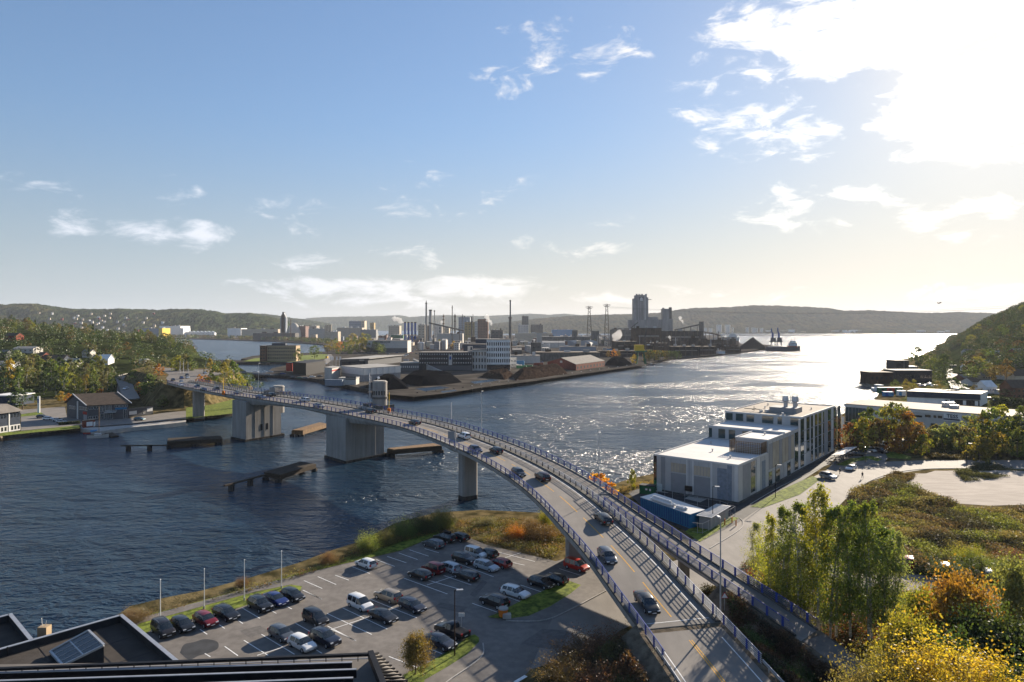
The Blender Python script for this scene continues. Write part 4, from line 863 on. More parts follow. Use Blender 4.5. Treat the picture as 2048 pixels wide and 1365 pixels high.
b = MB(); gr = [Vector((p.x, p.y, 9.15)) for p in (A_, B_, C_, D_)]; lo = [p-Vector((0, 0, .18)) for p in (A_, B_, C_, D_)]; b.add(gr+lo, [(0, 1, 5, 4), (1, 2, 6, 5), (2, 3, 7, 6), (3, 0, 4, 7), (4, 5, 6, 7)]); b.build('curb', 'dark_clad', sk)
b = MB(); b.add([A_, B_, C_, D_], [(0, 1, 2, 3)]); b.build('glass', 'glass', sk)
b = MB()
for p, q in ((A_, B_), (B_, C_), (C_, D_), (D_, A_)): b.bar(p, q, .22, .2)
b.bar(A_.lerp(D_, .5), B_.lerp(C_, .5), .12, .12)
for f in (.25, .5, .75): b.bar(A_.lerp(B_, f), D_.lerp(C_, f), .06, .08)
b.build('frame', 'steel', sk)
b = MB(); p = Vector(fr1(8, 16.5, 9.15)); p = G(15, 1312, 9.15); b.tube([p, p+Vector((0, 0, .9))], [.07, .07], 6); tag(b.build('vent_pipe', 'black'), 'short black vent pipe on the felt roof by the parapet', 'pipe')
# lower terrace fence by the water
fc = thing('mesh_fence', 'fine metal mesh fence behind the flat roof at the water', 'fence', Vector(fr1(-3, 3, 6.5)))
b = MB()
for k in range(41): p = Vector(fr1(-1.2, .5+k*.36, 7.6)); b.bar(p, p+Vector((0, 0, 1.8)), .03)
b.build('infill', 'steel', fc); b = MB(); b.bar(fr1(-1.2, .5, 9.4), fr1(-1.2, 15, 9.4), .06); b.bar(fr1(-1.2, .5, 7.6), fr1(-1.2, 15, 7.6), .06); b.build('rail', 'steel', fc)
b = MB(); b.box(-2.4, -.2, 2.0, -.02, 60, 7.5, fr1); b.build('terrace', 'dark_clad', nb)
hb = thing('light_box', 'small tan cabinet with an antenna just behind the parapet', 'cabinet', G(81, 1270, 8.9)); q = wl(hb); b = MB(); b.box(q.x-.5, q.y+.2, 7.5, q.x+.5, q.y+1.1, q.z+.7); b.build('body', 'tan', hb); b = MB(); b.bar((q.x-.2, q.y+.6, q.z+.6), (q.x-.3, q.y+.6, q.z+1.6), .05); b.bar((q.x+.1, q.y+.6, q.z+.6), (q.x+.25, q.y+.6, q.z+1.3), .05); b.build('antenna', 'steel', hb)
# black louvred roof right below the viewpoint
lv = thing('louvred_roof', 'black metal louvred roof screen along the lower left edge', 'roof', (-15, 36, 22))
def L22(px, py, z=22.): return G(px, py, z)
def beam(x0, y0, x1, y1, z, w, h, nm, mt):
    b = MB(); b.bar(L22(x0, y0, z), L22(x1, y1, z), w, h); return b.build(nm, mt, lv)
beam(-60, 1341, 741, 1309, 22, .22, .16, 'top_rail', 'black')
beam(-60, 1347, 741, 1317, 21.7, .06, .05, 'lower_rail', 'steel')
for k in range(24):
    x = -20+k*32; y = 1341-(x+60)*.04; b = MB(); p = L22(x, y, 22); b.bar(p, p-Vector((0, 0, .42)), .05); b.build('bracket', 'black', lv)
for (x0, y0, x1, y1) in ((-60, 1350, 704, 1327), (-60, 1366, 713, 1341), (-60, 1387, 706, 1358), (-60, 1410, 706, 1380)):
    b = MB(); p = L22(x0, y0, 21.8); q = L22(x1, y1, 21.8); b.bar(p-Vector((0, 0, .2)), q-Vector((0, 0, .2)), .07, .52); o_ = b.build('louvre', 'black', lv)
    b = MB(); b.bar(p+Vector((0, 0, .07)), q+Vector((0, 0, .07)), .16, .04); b.build('edge_trim', 'steel', o_)
b = MB(); b.add([L22(-60, 1330, 21.0), L22(745, 1319, 21.0), L22(800, 1500, 21.0), L22(-60, 1500, 21.0)], [(0, 1, 2, 3)]); b.add([L22(-60, 1330, 20.7), L22(745, 1319, 20.7), L22(800, 1500, 20.7), L22(-60, 1500, 20.7)], [(3, 2, 1, 0)]); b.build('deck', 'roof_grey', lv)
beam(741, 1309, 775, 1395, 22, .34, .5, 'side_rail', 'black')
for k in range(15):
    f = k/14*1.45; x0, y0 = 746+24*f, 1309+58*f; x1, y1 = 757+62*f, 1306.5+60*f; b = MB(); b.bar(L22(x0, y0, 21.9), L22(x1, y1, 21.2), .10, .12); b.build('slat', 'black', lv)
b = MB(); b.add([L22(746, 1310, 21.7), L22(757, 1308, 21.0), L22(850, 1397, 21.0), L22(782, 1397, 21.7)], [(0, 1, 2, 3)]); b.build('side_slope', 'roof_grey', lv)
# ------------------------------------------------------------------ trees and plants
def quads(P, size, rng, Nrm=None, aspect=.7):
    """leaf faces centred on P"""
    n = len(P); d = rng.normal(size=(n, 3)); 
    if Nrm is not None: d = d*.75+Nrm
    d /= np.linalg.norm(d, axis=1)[:, None]+1e-9; a = np.cross(d, rng.normal(size=(n, 3))); a /= np.linalg.norm(a, axis=1)[:, None]+1e-9; b = np.cross(d, a)
    s = (size*rng.uniform(.6, 1.35, n))[:, None]; a = a*s*.5; b = b*s*.5*aspect
    V = np.stack([P-a, P-b*.9+a*.15, P+a, P+b*.9+a*.15], 1).reshape(-1, 3); F = np.arange(4*n).reshape(n, 4); return V, F
def crown_pts(shape, h0, h1, r, clumps, per, rng):
    C = []; Rr = []
    while len(C) < clumps:
        t = rng.uniform(0, 1)
        env = {'round': math.sqrt(max(.02, 1-(2*t-.9)**2*.95)), 'birch': (min(1, t/.28)**.7)*(1-t)**.55*1.25+.05, 'cone': (1-t)*1.05+.04, 'bush': math.sqrt(max(.03, 1-(t*1.0)**2)), 'poplar': (min(1, t/.15)**.6)*(1-t**3)*.95+.04}[shape]
        a = rng.uniform(0, 2*math.pi); q = math.sqrt(rng.uniform(.08, 1)); env *= .58+.75*float(vnoise(3*math.cos(a)+9.3+per, 3*math.sin(a)+t*4+clumps)); rr = r*env*q
        C.append((rr*math.cos(a), rr*math.sin(a), h0+(h1-h0)*t)); Rr.append(r*rng.uniform(.10, .27)*(1.25 if shape in ('round', 'bush') else .95))
    C = np.array(C); Rr = np.array(Rr); k = np.repeat(np.arange(clumps), per); d = rng.normal(size=(len(k), 3)); d /= np.linalg.norm(d, axis=1)[:, None]
    rad = Rr[k]*rng.uniform(.45, 1.05, len(k))**.6; P = C[k]+d*rad[:, None]*np.array([1, 1, .8 if shape != 'birch' else 1.25]); return P, d
def crown_mesh(shape, h0, h1, r, clumps, per, leaf, seed, m='leaf'):
    rng = np.random.default_rng(seed); P, d = crown_pts(shape, h0, h1, r, clumps, per, rng); V, F = quads(P, leaf, rng, d*.5+np.array([0, 0, .25]))
    o = npmesh('crown', V, F, m); me = o.data; bpy.data.objects.remove(o); return me
def spray_mesh(kind, H, r, nb, per, leaf, seed, m='leaf'):
    """leaves strung along branches that leave the stems: ragged outline with gaps"""
    rng = np.random.default_rng(seed); A = []; 
    for k in range(nb):
        a = rng.uniform(0, 2*math.pi); lob = .62+.7*float(vnoise(2.2*math.cos(a)+seed*3.1, 2.2*math.sin(a)+5))
        if kind == 'shrub': s = np.array([rng.normal(0, .35), rng.normal(0, .35), .2]); el = math.asin(rng.uniform(.05, .99)); L = (r*math.cos(el)+H*.95*math.sin(el)*.98)*lob*rng.uniform(.55, 1.08); up = -.10
        else:
            t = rng.uniform(.12, 1) if kind == 'birch' else rng.uniform(.18, .92); env = (min(1, t/.3)**.7)*(1-t)**.6*1.2+.07 if kind == 'birch' else math.sqrt(max(.05, 1-((t-.45)/.58)**2))
            s = np.array([0, 0, H*t*(.9 if kind == 'birch' else .8)]); el = rng.uniform(.15, .9) if kind == 'birch' else rng.uniform(-.15, 1.0)+.5*(t-.5); L = r*env*lob*rng.uniform(.5, 1.15)+.3; up = -.14 if kind == 'birch' else -.05
        d = np.array([math.cos(a)*math.cos(el), math.sin(a)*math.cos(el), math.sin(el)]); f = rng.uniform(.25, 1, per)**.7; Q = s+d*L*f[:, None]+np.array([0, 0, 1])*(up*L*f[:, None]**2*1.2)
        w = .10+.16*L*(.35+f*.35); Q = Q+rng.normal(size=(per, 3))*np.minimum(w, .55)[:, None]*np.array([1, 1, .8])
        if kind == 'birch': Q[:, 2] -= rng.exponential(.35, per)
        A.append(Q)
    P = np.concatenate(A); P[:, 2] = np.maximum(P[:, 2], .15); V, F = quads(P, leaf, rng, np.tile([0, 0, .25], (len(P), 1))); o = npmesh('crown', V, F, m); me = o.data; bpy.data.objects.remove(o); return me
def trunk_mesh(h, r, seed, m='bark', limbs=6, spread=1.6, multi=1):
    rn = random.Random(seed); b = MB()
    for q in range(multi):
        ox, oy = (0, 0) if multi == 1 else (rn.uniform(-.5, .5), rn.uniform(-.5, .5)); lx, ly = rn.uniform(-.05, .05)*h, rn.uniform(-.05, .05)*h
        pts = [(ox+lx*t*t*(1+multi), oy+ly*t*t*(1+multi), h*t-.3*(t == 0)) for t in (0, .3, .6, .92)]; b.tube(pts, [r, r*.75, r*.45, r*.12], 7)
        for k in range(limbs):
            t = rn.uniform(.35, .85); a = rn.uniform(0, 6.28); s = spread*rn.uniform(.5, 1)*(1.2-t); p = Vector((ox+lx*t*t*(1+multi), oy+ly*t*t*(1+multi), h*t)); e = p+Vector((math.cos(a)*s, math.sin(a)*s, s*.8)); b.tube([p, p.lerp(e, .5)+Vector((0, 0, -.1*s)), e], [r*.35, r*.22, r*.06], 5)
    o = b.build('trunk', m); me = o.data; bpy.data.objects.remove(o); return me
# nominal sizes: height, crown radius
TP = {
 'birch_near': (16, 3.0, [(spray_mesh('birch', 16, 3.6, 120, 58, .25, s), trunk_mesh(14.5, .17, s, 'birch_bark', 8, 2.2, 2)) for s in (1, 2, 3)]),
 'round_near': (11, 4.2, [(spray_mesh('round', 11, 4.3, 260, 56, .29, s), trunk_mesh(8, .22, s, 'bark', 9, 3)) for s in (4, 5)]),
 'shrub_near': (5.5, 4.0, [(spray_mesh('shrub', 5.3, 4.1, 260, 50, .21, s), trunk_mesh(4.2, .09, s, 'bark', 9, 2.4, 5)) for s in (6, 7)]),
 'round_mid': (11, 4.3, [(crown_mesh('round', 1.3, 11, 4.0, 46, 34, .62, s), trunk_mesh(8, .25, s, 'bark', 4, 2.5)) for s in (8, 9, 10, 11)]),
 'birch_mid': (16, 3.4, [(crown_mesh('birch', 1.8, 16, 3.6, 60, 34, .60, s), trunk_mesh(13, .2, s, 'birch_bark', 3, 1.8)) for s in (12, 13, 14)]),
 'conifer_mid': (14, 3.0, [(crown_mesh('cone', 1.0, 14, 3.0, 60, 26, .6, s), trunk_mesh(13, .2, s, 'bark', 2, 1)) for s in (15, 16)]),
 'bush_mid': (4, 2.8, [(crown_mesh('bush', .0, 4, 2.7, 34, 30, .45, s), trunk_mesh(2.5, .12, s, 'bark', 3, 1.2)) for s in (17, 18, 19)]),
 'round_far': (11, 4.6, [(crown_mesh('round', .6, 11, 4.4, 22, 12, 1.5, s, 'leaf_far'), trunk_mesh(7, .3, s, 'bark', 0)) for s in (20, 21, 22)]),
}
RT = random.Random(11)
def tree(kind, p, h, w, col, label, cat='tree', group=None, name='tree'):
    H, Rr, L = TP[kind]; cm, tm = RT.choice(L); t = thing(name, label, cat, p, RT.uniform(0, 6.28), group); s = h/H; sw = (w/2)/Rr if w else s
    t.scale = (sw, sw, s); j = RT.uniform(.85, 1.15); j *= 1.25 if kind == 'birch_near' else 1; c = [v*j*RT.uniform(.93, 1.07) for v in col]
    child('crown', cm, t, col=c); child('trunk', tm, t); return t
OL, DG, YG, YE, OR, RB, PG, GY = (.105, .14, .028), (.048, .078, .020), (.21, .22, .028), (.38, .27, .03), (.36, .16, .02), (.16, .075, .03), (.17, .195, .07), (.14, .135, .06)
# birches and trees on the near right
for k, (px, by, ty, w, c, lab) in enumerate((
 (1512, 1150, 1036, 3.2, PG, 'slim pale birch farthest left of the grove, beside the gravel'), (1540, 1222, 1008, 3.8, YG, 'slender yellow-green birch at the left of the grove'), (1568, 1228, 992, 4.6, OL, 'green birch left of the tallest one'),
 (1600, 1240, 982, 5.2, OL, 'full green birch in the left half of the grove'), (1640, 1262, 938, 5.0, YG, 'tallest birch of the grove with a yellow top'), (1668, 1272, 986, 5.8, OL, 'dense green birch in the middle of the grove'),
 (1704, 1268, 976, 5.6, OL, 'green birch right of the middle of the grove'), (1738, 1276, 974, 5.6, OL, 'green birch with bare white trunks in the right half of the grove'), (1766, 1266, 1030, 4.6, DG, 'darker lower birch in the right half of the grove'),
 (1792, 1258, 1040, 4.6, PG, 'pale feathery birch at the right end of the grove'), (1622, 1232, 1030, 5.2, DG, 'dark birch behind the tallest one'), (1582, 1205, 1050, 4.2, DG, 'dark low birch at the back left of the grove'), (1720, 1240, 1040, 5.0, DG, 'dark birch at the back right of the grove'))):
    p = G(px, by, 3.2); tree('birch_near', p, ZY(ty, p.y)-3.2, w*1.12, c, lab, name='birch_tree', group='birch grove beside the footbridge')
for px, D, ty, w, c, kd, lab in (
 (1855, 80, 1150, 6.5, YG, 'round_near', 'yellow-green tree between the birches and the orange-tipped maple'), (1925, 75, 1112, 8.4, (.22, .14, .022), 'round_near', 'maple with orange and gold top leaves at the right'),
 (2052, 80, 1085, 8.5, PG, 'round_near', 'pale green tree cut by the right edge'), (1965, 69, 1180, 8.0, DG, 'round_near', 'dark green tree below the maple'), (2045, 66, 1215, 8.5, DG, 'round_near', 'dark green tree low at the right edge'),
 (1800, 66, 1205, 5.5, YG, 'round_near', 'yellow-green tree behind the golden shrub'), (1890, 64, 1230, 7.5, DG, 'round_near', 'very dark tree right behind the golden shrub'),
 (2080, 58, 1290, 9, DG, 'round_near', 'dark tree in the lower right corner')):
    z = 3.0; h = ZY(ty, D)-z; tree(kd, PD(px, D, z), h, w, c, lab, name='leafy_tree')
for px, D, ty, w, c, lab in ((1915, 57, 1268, 9.0, YE, 'bright golden yellow shrub at the lower right'), (1800, 59, 1280, 7.5, (.17, .165, .035), 'olive yellow shrub left of the golden one'), (1728, 58, 1320, 5.5, (.15, .13, .05), 'sparse olive grey shrub at the foot of the path'), (1990, 54, 1335, 6.0, (.30, .22, .02), 'yellow shrub at the bottom edge on the right')):
    z = ZY(ty, D)-5.6; z = max(3., z); tree('shrub_near', PD(px, D, z), ZY(ty, D)-z, w, c, lab, 'shrub', name='shrub')
p = G(831, 1349, 2.1); t = tree('round_near', p, 5.6, 3.5, (.13, .105, .025), 'small neat round tree turning orange on the grass island', name='round_tree')
for px, by, h, w, c, lab in ((1200, 990, 5.0, 9.0, (.52, .27, .02), 'big orange-yellow bush on the shore right of the bridge'), (1265, 978, 4.5, 2.4, YG, 'thin yellow-green sapling beside the orange-yellow bush'), (1090, 1056, 4.6, 2.6, YG, 'yellow-green sapling beside the left bridge railing'),
 (738, 1102, 3.6, 3.6, (.16, .19, .04), 'light green reedy bush at the shore of the car park'), (772, 1088, 3.2, 3.5, (.14, .15, .04), 'green reedy bush right of the light green one at the shore'), (812, 1072, 4.0, 5, OL, 'green bush on the shore behind the white parking stalls'), (850, 1064, 4.6, 5, DG, 'dark green bush at the shore corner'), (882, 1056, 4.2, 4.5, OL, 'green bush at the shore corner nearest the pier'),
 (655, 1126, 1.9, 3, (.15, .095, .04), 'brown low bush on the shore beside the path'), (265, 1240, 1.5, 4, (.15, .095, .04), 'brown low bush beside the flat roof corner'), (485, 1172, 1.5, 2.2, (.15, .095, .04), 'small brown bush at the water behind the third flagpole'),
 (1035, 1075, 2.6, 3.5, OR, 'orange-leaved bush behind the car park'), (975, 1052, 2.0, 4, GY, 'low straw-coloured bush on the shore beside the pier'), (1085, 1075, 3.2, 6, (.13, .085, .04), 'brown dry bush beside the bridge behind the car park'), (1060, 1060, 2.6, 5, (.13, .09, .045), 'brown dry bush on the shore behind the car park'),
 (1310, 1368, 3.4, 5.0, (.05, .10, .025), 'fresh green bush below the bridge railing at the bottom edge')):
    p = G(px, by, 2.1); tree('shrub_near' if by > 1000 else 'bush_mid', p, h, w, c, lab, 'bush', name='bush')
for px, by, h, c, lab in ((1160, 1330, 3.2, (.11, .06, .03), 'rusty brown shrub in the thicket below the bridge, left'), (1215, 1322, 3.6, (.13, .07, .035), 'rusty brown shrub in the middle of the thicket below the bridge'), (1262, 1310, 3.4, (.09, .07, .03), 'brown-green shrub nearest the abutment wall'), (1130, 1372, 3.0, (.15, .10, .03), 'gold-brown shrub at the bottom edge below the bridge'), (1195, 1385, 3.2, (.13, .07, .03), 'reddish brown shrub at the bottom edge of the thicket'), (1250, 1375, 3.2, (.12, .085, .03), 'tawny shrub at the bottom edge near the green bush'),
   (1530, 1260, 3.0, DG, 'dark shrub under the footbridge ramp'), (1500, 1300, 2.8, (.05, .09, .02), 'green shrub between the guard rail and the ramp'), (1590, 1330, 2.6, (.08, .05, .025), 'dark brown shrub between the road and the footpath'), (1650, 1350, 2.6, (.07, .055, .025), 'dark brown shrub beside the footpath at the bottom'), (1560, 1372, 2.6, (.05, .08, .02), 'green-brown shrub at the bottom edge beside the guard rail')):
    tree('shrub_near', G(px, by, 2.2), h, h*1.9, c, lab, 'shrub', name='shrub', group='thicket around the bridge end')
# around the wasteland
for px, by, h, w, c, lab in ((1935, 1130, 4.0, 4, YG, 'upright green bush in the wasteland'), (1965, 1150, 3.6, 7, OL, 'round grey-green willow bush in the wasteland'), (2010, 1160, 3.6, 6, OL, 'grey-green bush at the right of the wasteland'), (1900, 1158, 3.0, 6, DG, 'dark bush in front of the parked cars'), (1860, 1140, 2.6, 5, DG, 'dark low bush beside the birch grove in the wasteland'), (2040, 1135, 3.0, 6, RB, 'reddish bush at the right edge of the wasteland')):
    tree('shrub_near', G(px, by, 2.0), h, w, c, lab, 'bush', name='bush')
AUT = [OL, YG, (.30, .16, .03), (.14, .10, .03), DG, GY, PG, RB, (.20, .17, .03)]
nm = ['green', 'yellow-green', 'orange', 'bronze', 'dark green', 'grey-olive', 'pale green', 'russet', 'golden']
k = 0
for px, by, h, ci in ((1700, 902, 9, 7), (1712, 898, 10, 4), (1727, 905, 11, 1), (1742, 895, 13, 0), (1760, 903, 11, 3), (1775, 893, 13, 1), (1790, 890, 15, 0), (1803, 895, 13, 8), (1818, 898, 12, 2), (1833, 903, 9, 3), (1848, 908, 6, 1), (1725, 888, 9, 7), (1808, 905, 8, 2),
   (1885, 898, 7, 6), (1902, 893, 8, 6), (1918, 893, 7, 5), (1944, 878, 8, 6), (1870, 892, 7, 5), (1950, 908, 7, 0), (1968, 900, 12, 8), (1985, 905, 14, 0), (2005, 898, 14, 1), (2025, 903, 12, 4), (2045, 900, 14, 0), (1992, 920, 9, 8), (1960, 922, 7, 8), (2035, 918, 9, 0)):
    p = G(px, by, 2.1); tree('round_mid' if h > 8 else 'bush_mid', p, h, h*.75 if h > 8 else h*1.3, AUT[ci], '%s autumn %s in the thicket before the long pale hall' % (nm[ci], 'tree' if h > 8 else 'bush'), 'tree' if h > 8 else 'bush', 'autumn trees before the long pale hall', name='tree' if h > 8 else 'bush'); k += 1

from mathutils.bvhtree import BVHTree
def bvh(*names):
    V = []; F = []
    for n in names:
        me = bpy.data.objects[n].data; o = len(V); V += [v.co.copy() for v in me.vertices]; F += [[i+o for i in p.vertices] for p in me.polygons]
    return BVHTree.FromPolygons(V, F)
def hit(b, px, py):
    d = Vector(((px-CX)/FP, 1, (HY-py)/FP)).normalized(); r = b.ray_cast(Vector((0, 0, CAMZ)), d); return r[0]
# left bank wood
def cls(c): return {DG: 'dark green', OL: 'green', YG: 'yellow-green', OR: 'orange', YE: 'golden', GY: 'grey-green', PG: 'pale green', RB: 'russet', AUT[3]: 'bronze', AUT[8]: 'gold-tinged'}[c]
for k, (px, by, h, c) in enumerate([(8, 792, 17, DG), (20, 782, 20, YE), (38, 790, 17, OL), (52, 778, 21, PG), (64, 775, 22, GY), (80, 778, 20, OL), (94, 780, 19, DG), (104, 782, 20, OL), (118, 780, 21, DG), (130, 782, 18, YG), (140, 775, 19, GY), (150, 778, 18, PG), (160, 776, 19, OL), (172, 778, 17, GY), (184, 774, 18, OL), (194, 770, 21, YG), (206, 775, 19, PG), (215, 780, 15, GY), (150, 790, 12, YG), (160, 792, 11, YG), (172, 788, 12, AUT[8]), (188, 790, 14, OL), (205, 788, 13, GY), (222, 785, 12, OL), (88, 790, 14, DG), (112, 792, 13, DG), (128, 788, 14, DG), (30, 770, 20, DG), (72, 768, 21, OL), (100, 768, 20, GY)]):
    tree('birch_mid', G(px, by, 2.5), h, h*.48, c, '%s birch in the dense belt behind the grey waterfront house' % cls(c), group='birch belt on the left bank', name='birch_tree')
for px, by, h, w, c, lab in ((45, 818, 10, 13, DG, 'large round dark green tree behind the left car park'), (122, 806, 6, 5, YE, 'golden yellow tree beside the grey waterfront house'), (136, 806, 5, 5, OR, 'orange bush beside the golden yellow tree'), (198, 790, 4, 5, OR, 'orange-red bush behind the grey roof'), (278, 795, 9, 5, OR, 'orange sapling beside the ramp road'),
   (300, 800, 14, 11, OL, 'big green willow left of the bridge abutment'), (322, 806, 12, 11, GY, 'grey-green willow nearest the bridge abutment'), (345, 800, 7, 6, OL, 'green bush under the bridge end'), (325, 815, 6, 7, PG, 'pale bush at the waterside road under the bridge'), (268, 775, 12, 8, OL, 'green tree between the ramp road and the junction'), (412, 803, 5, 5, YG, 'small light green tree on the lawn under the bridge'), (480, 815, 7, 4, OL, 'green bush beside the big pier at the lawn')):
    tree('round_mid', G(px, by, 2.2), h, w, c, lab, 'tree' if h > 6 else 'bush', name='tree' if h > 6 else 'bush')
for px, by, h, w, c, lab in ((398, 765, 6, 5, OR, 'orange tree beyond the right railing at the junction'), (412, 765, 6, 5, OR, 'rust-orange tree beside the orange one at the junction'), (430, 768, 11, 8, OL, 'green tree right of the orange trees at the junction'), (448, 770, 13, 8, AUT[8], 'gold-tinged tree above the blue railing'), (465, 765, 13, 9, OL, 'tall green tree at the right of the junction'), (476, 780, 9, 7, YG, 'yellow-green tree lowest at the bridge end'), (455, 750, 12, 8, GY, 'grey-green tree behind the junction'),
   (318, 752, 9, 7, OR, 'orange tree at the left corner of the junction'), (300, 748, 11, 8, GY, 'grey-green tree left of the junction'), (356, 742, 13, 9, YG, 'yellow-green tree beyond the junction before the inner fjord'), (370, 742, 13, 9, GY, 'grey-green tree beyond the junction before the inner fjord'), (382, 742, 12, 8, OL, 'green tree in the clump before the inner fjord'), (420, 746, 11, 7, AUT[8], 'gold-tinged tree alone at the channel'), (328, 727, 9, 9, GY, 'grey-green tree at the inner shore'), (305, 720, 8, 10, AUT[8], 'gold-tinged tree at the inner shore')):
    z = 9.0; D = (CAMZ-13)*FP/(by-HY); tree('round_mid', PD(px, D, z), h+2, w*1.1, c, lab, name='tree')
HB = bvh('hill_left', 'ground_left_bank', 'embankment_west')
rn = random.Random(5); cnt = 0; tries = 0; HC = [DG, DG, OL, OL, GY, YG, AUT[3], PG, DG, AUT[8]]; placed = []
ROADL = GP(3, 236, 800, 285, 800, 272, 760, 262, 742, 300, 735, 330, 735, 245, 748, 232, 770)
while cnt < 118 and tries < 6000:
    tries += 1; x = rn.uniform(-900, -200); y = rn.uniform(440, 1150)
    if not bool(inpoly(np.array(x), np.array(y), P_LEFT)): continue
    px = CX+x/y*FP
    if px < -60 or px > 345 or bool(inpoly(np.array(x), np.array(y), ROADL)): continue
    h0 = float(hz(x, y))
    if h0 < 1.2 and rn.random() < .75: continue
    if any((x-a)**2+(y-b)**2 < 110 for a, b in placed): continue
    if h0 < 14 and y < 600 and rn.random() < .4: continue
    placed.append((x, y)); c = rn.choice(HC); kd = rn.choice(['round_mid', 'round_mid', 'round_mid', 'birch_mid', 'conifer_mid']); h = rn.uniform(8, 14)
    if kd == 'conifer_mid': c = DG
    tree(kd, (x, y, 2+h0-.2), h*(.85 if px > 200 else 1.0), rn.uniform(7, 12) if kd != 'conifer_mid' else 6, c, '%s %s in the wooded hill on the left' % (cls(c), 'spruce' if kd == 'conifer_mid' else 'birch' if kd == 'birch_mid' else 'tree'), group='trees of the left wooded hill'); cnt += 1
# right hill
placed = []; cnt = tries = 0; RC = [OL, DG, GY, AUT[3], OL, OL, DG, YG]
ROADR = [(0, 0)]
def rroad(x, y): 
    px = CX+x/y*FP; return abs(px-1912) < 16 and 430 < y < 980
while cnt < 62 and tries < 9000:
    tries += 1; y = rn.uniform(450, 1000); px = rn.uniform(1880, 2070); x = (px-CX)/FP*y
    if not bool(inpoly(np.array(x), np.array(y), P_NEAR)) or rroad(x, y): continue
    h0 = float(hz(x, y))
    if h0 < 2 and (rn.random() < .6): continue
    if any((x-a)**2+(y-b)**2 < 90 for a, b in placed): continue
    placed.append((x, y)); c = rn.choice(RC); kd = rn.choice(['round_mid', 'round_mid', 'birch_mid', 'conifer_mid'] if y < 1000 else ['round_far']); h = rn.uniform(8, 13)
    if kd == 'conifer_mid': c = DG
    tree(kd, (x, y, 2+h0-.3), h, rn.uniform(8, 12) if kd != 'conifer_mid' else 6, c, '%s %s on the wooded slope at the right' % (cls(c), 'spruce' if kd == 'conifer_mid' else 'tree'), group='trees of the right wooded slope'); cnt += 1
for px, by, h, w, c, lab in ((1905, 800, 12, 15, DG, 'large dark green tree beside the winding road'), (1876, 782, 6, 6, AUT[8], 'gold-tinged small tree behind the dark low warehouse'), (1790, 778, 6, 6, OL, 'green small tree among the boatyard containers'), (1812, 780, 7, 5, AUT[8], 'gold-tinged slender tree behind the dark low warehouse'), (1827, 782, 7, 6, YG, 'yellow-green tree beside the containers'), (1835, 740, 22, 14, DG, 'tall dark tree on the point behind the boatyard'),
   (1862, 745, 17, 16, OL, 'broad green tree behind the boatyard sheds'), (1888, 745, 16, 15, DG, 'dark tree left of the winding road'), (1850, 742, 14, 14, DG, 'dark tree at the boatyard shore'), (1950, 795, 7, 8, GY, 'grey-green tree beside the white gabled house'), (2010, 800, 6, 8, GY, 'grey-green bush right of the white gabled house')):
    tree('round_mid', G(px, by, 2.0), h, w, c, lab, name='tree')
# hedge of dark conifers
hg = thing('hedge', 'tall dark evergreen hedge behind the long pale hall at the right', 'hedge', G(2010, 812, 2)); rng = np.random.default_rng(3)
a_, b_ = G(1982, 815, 2), G(2090, 818, 2); P = np.stack([np.linspace(a_.x, b_.x, 2600)+rng.normal(0, .3, 2600), np.linspace(a_.y, b_.y, 2600)+rng.normal(0, 1.2, 2600), 2+rng.uniform(0, 5, 2600)], 1)-np.array(wl(hg)); V, F = quads(P, .9, rng); o = npmesh('foliage', V, F, 'leaf', hg); o.color = (.02, .03, .01, 1)
# island trees
for px, by, h, c in ((655, 706, 17, AUT[8]), (664, 702, 18, AUT[8]), (672, 700, 20, YG), (680, 705, 18, OR), (688, 706, 17, OL), (695, 700, 21, YG), (702, 706, 20, AUT[8]), (710, 702, 23, OL), (718, 706, 20, YG), (726, 704, 22, AUT[8]), (733, 706, 19, OL), (740, 702, 21, AUT[8]), (748, 706, 18, DG), (757, 707, 17, DG), (706, 692, 28, AUT[8]), (725, 692, 27, YG), (735, 690, 26, OL), (675, 710, 12, OL), (700, 710, 13, DG), (760, 709, 15, OL), (766, 708, 14, DG)):
    tree('round_mid', G(px, by, 3), h, h*.72, c, '%s tree in the autumn clump on the island' % cls(c), group='autumn clump on the island')
for px, by, h, w, c, lab in ((597, 724, 15, 11, OL, 'green tree right beside the tan office block'), (629, 717, 17, 15, OL, 'round green-bronze tree between the tan block and the autumn clump'), (879, 697, 16, 12, YG, 'yellow tree among the factories'), (907, 700, 15, 9, YE, 'golden tree behind the dark office block'), (1228, 718, 12, 9, OR, 'orange tree alone before the dark industrial sheds'), (1268, 728, 10, 9, YE, 'golden tree beside the green quay crane'),
   (1237, 717, 11, 8, AUT[3], 'bronze tree before the dark industrial sheds'), (1216, 715, 9, 7, AUT[3], 'small bronze tree at the sheds'), (1152, 690, 11, 14, DG, 'dark tree before the round-topped halls'), (1190, 690, 13, 10, AUT[8], 'gold-tinged tree behind the dark sheds'), (1207, 690, 12, 16, DG, 'dark green tree behind the dark sheds')):
    tree('round_mid', G(px, by, 3), h, w, c, lab, name='tree')
for k in range(16):
    px = 1290+k*4.4; c = (YE, AUT[8], AUT[8], YG)[k % 4] if k < 11 else OL; tree('round_far', G(px, 722-(k*.28), 3), 13-.25*k, 9, c, '%s tree in the golden row along the quay' % cls(c), group='golden tree row on the quay')
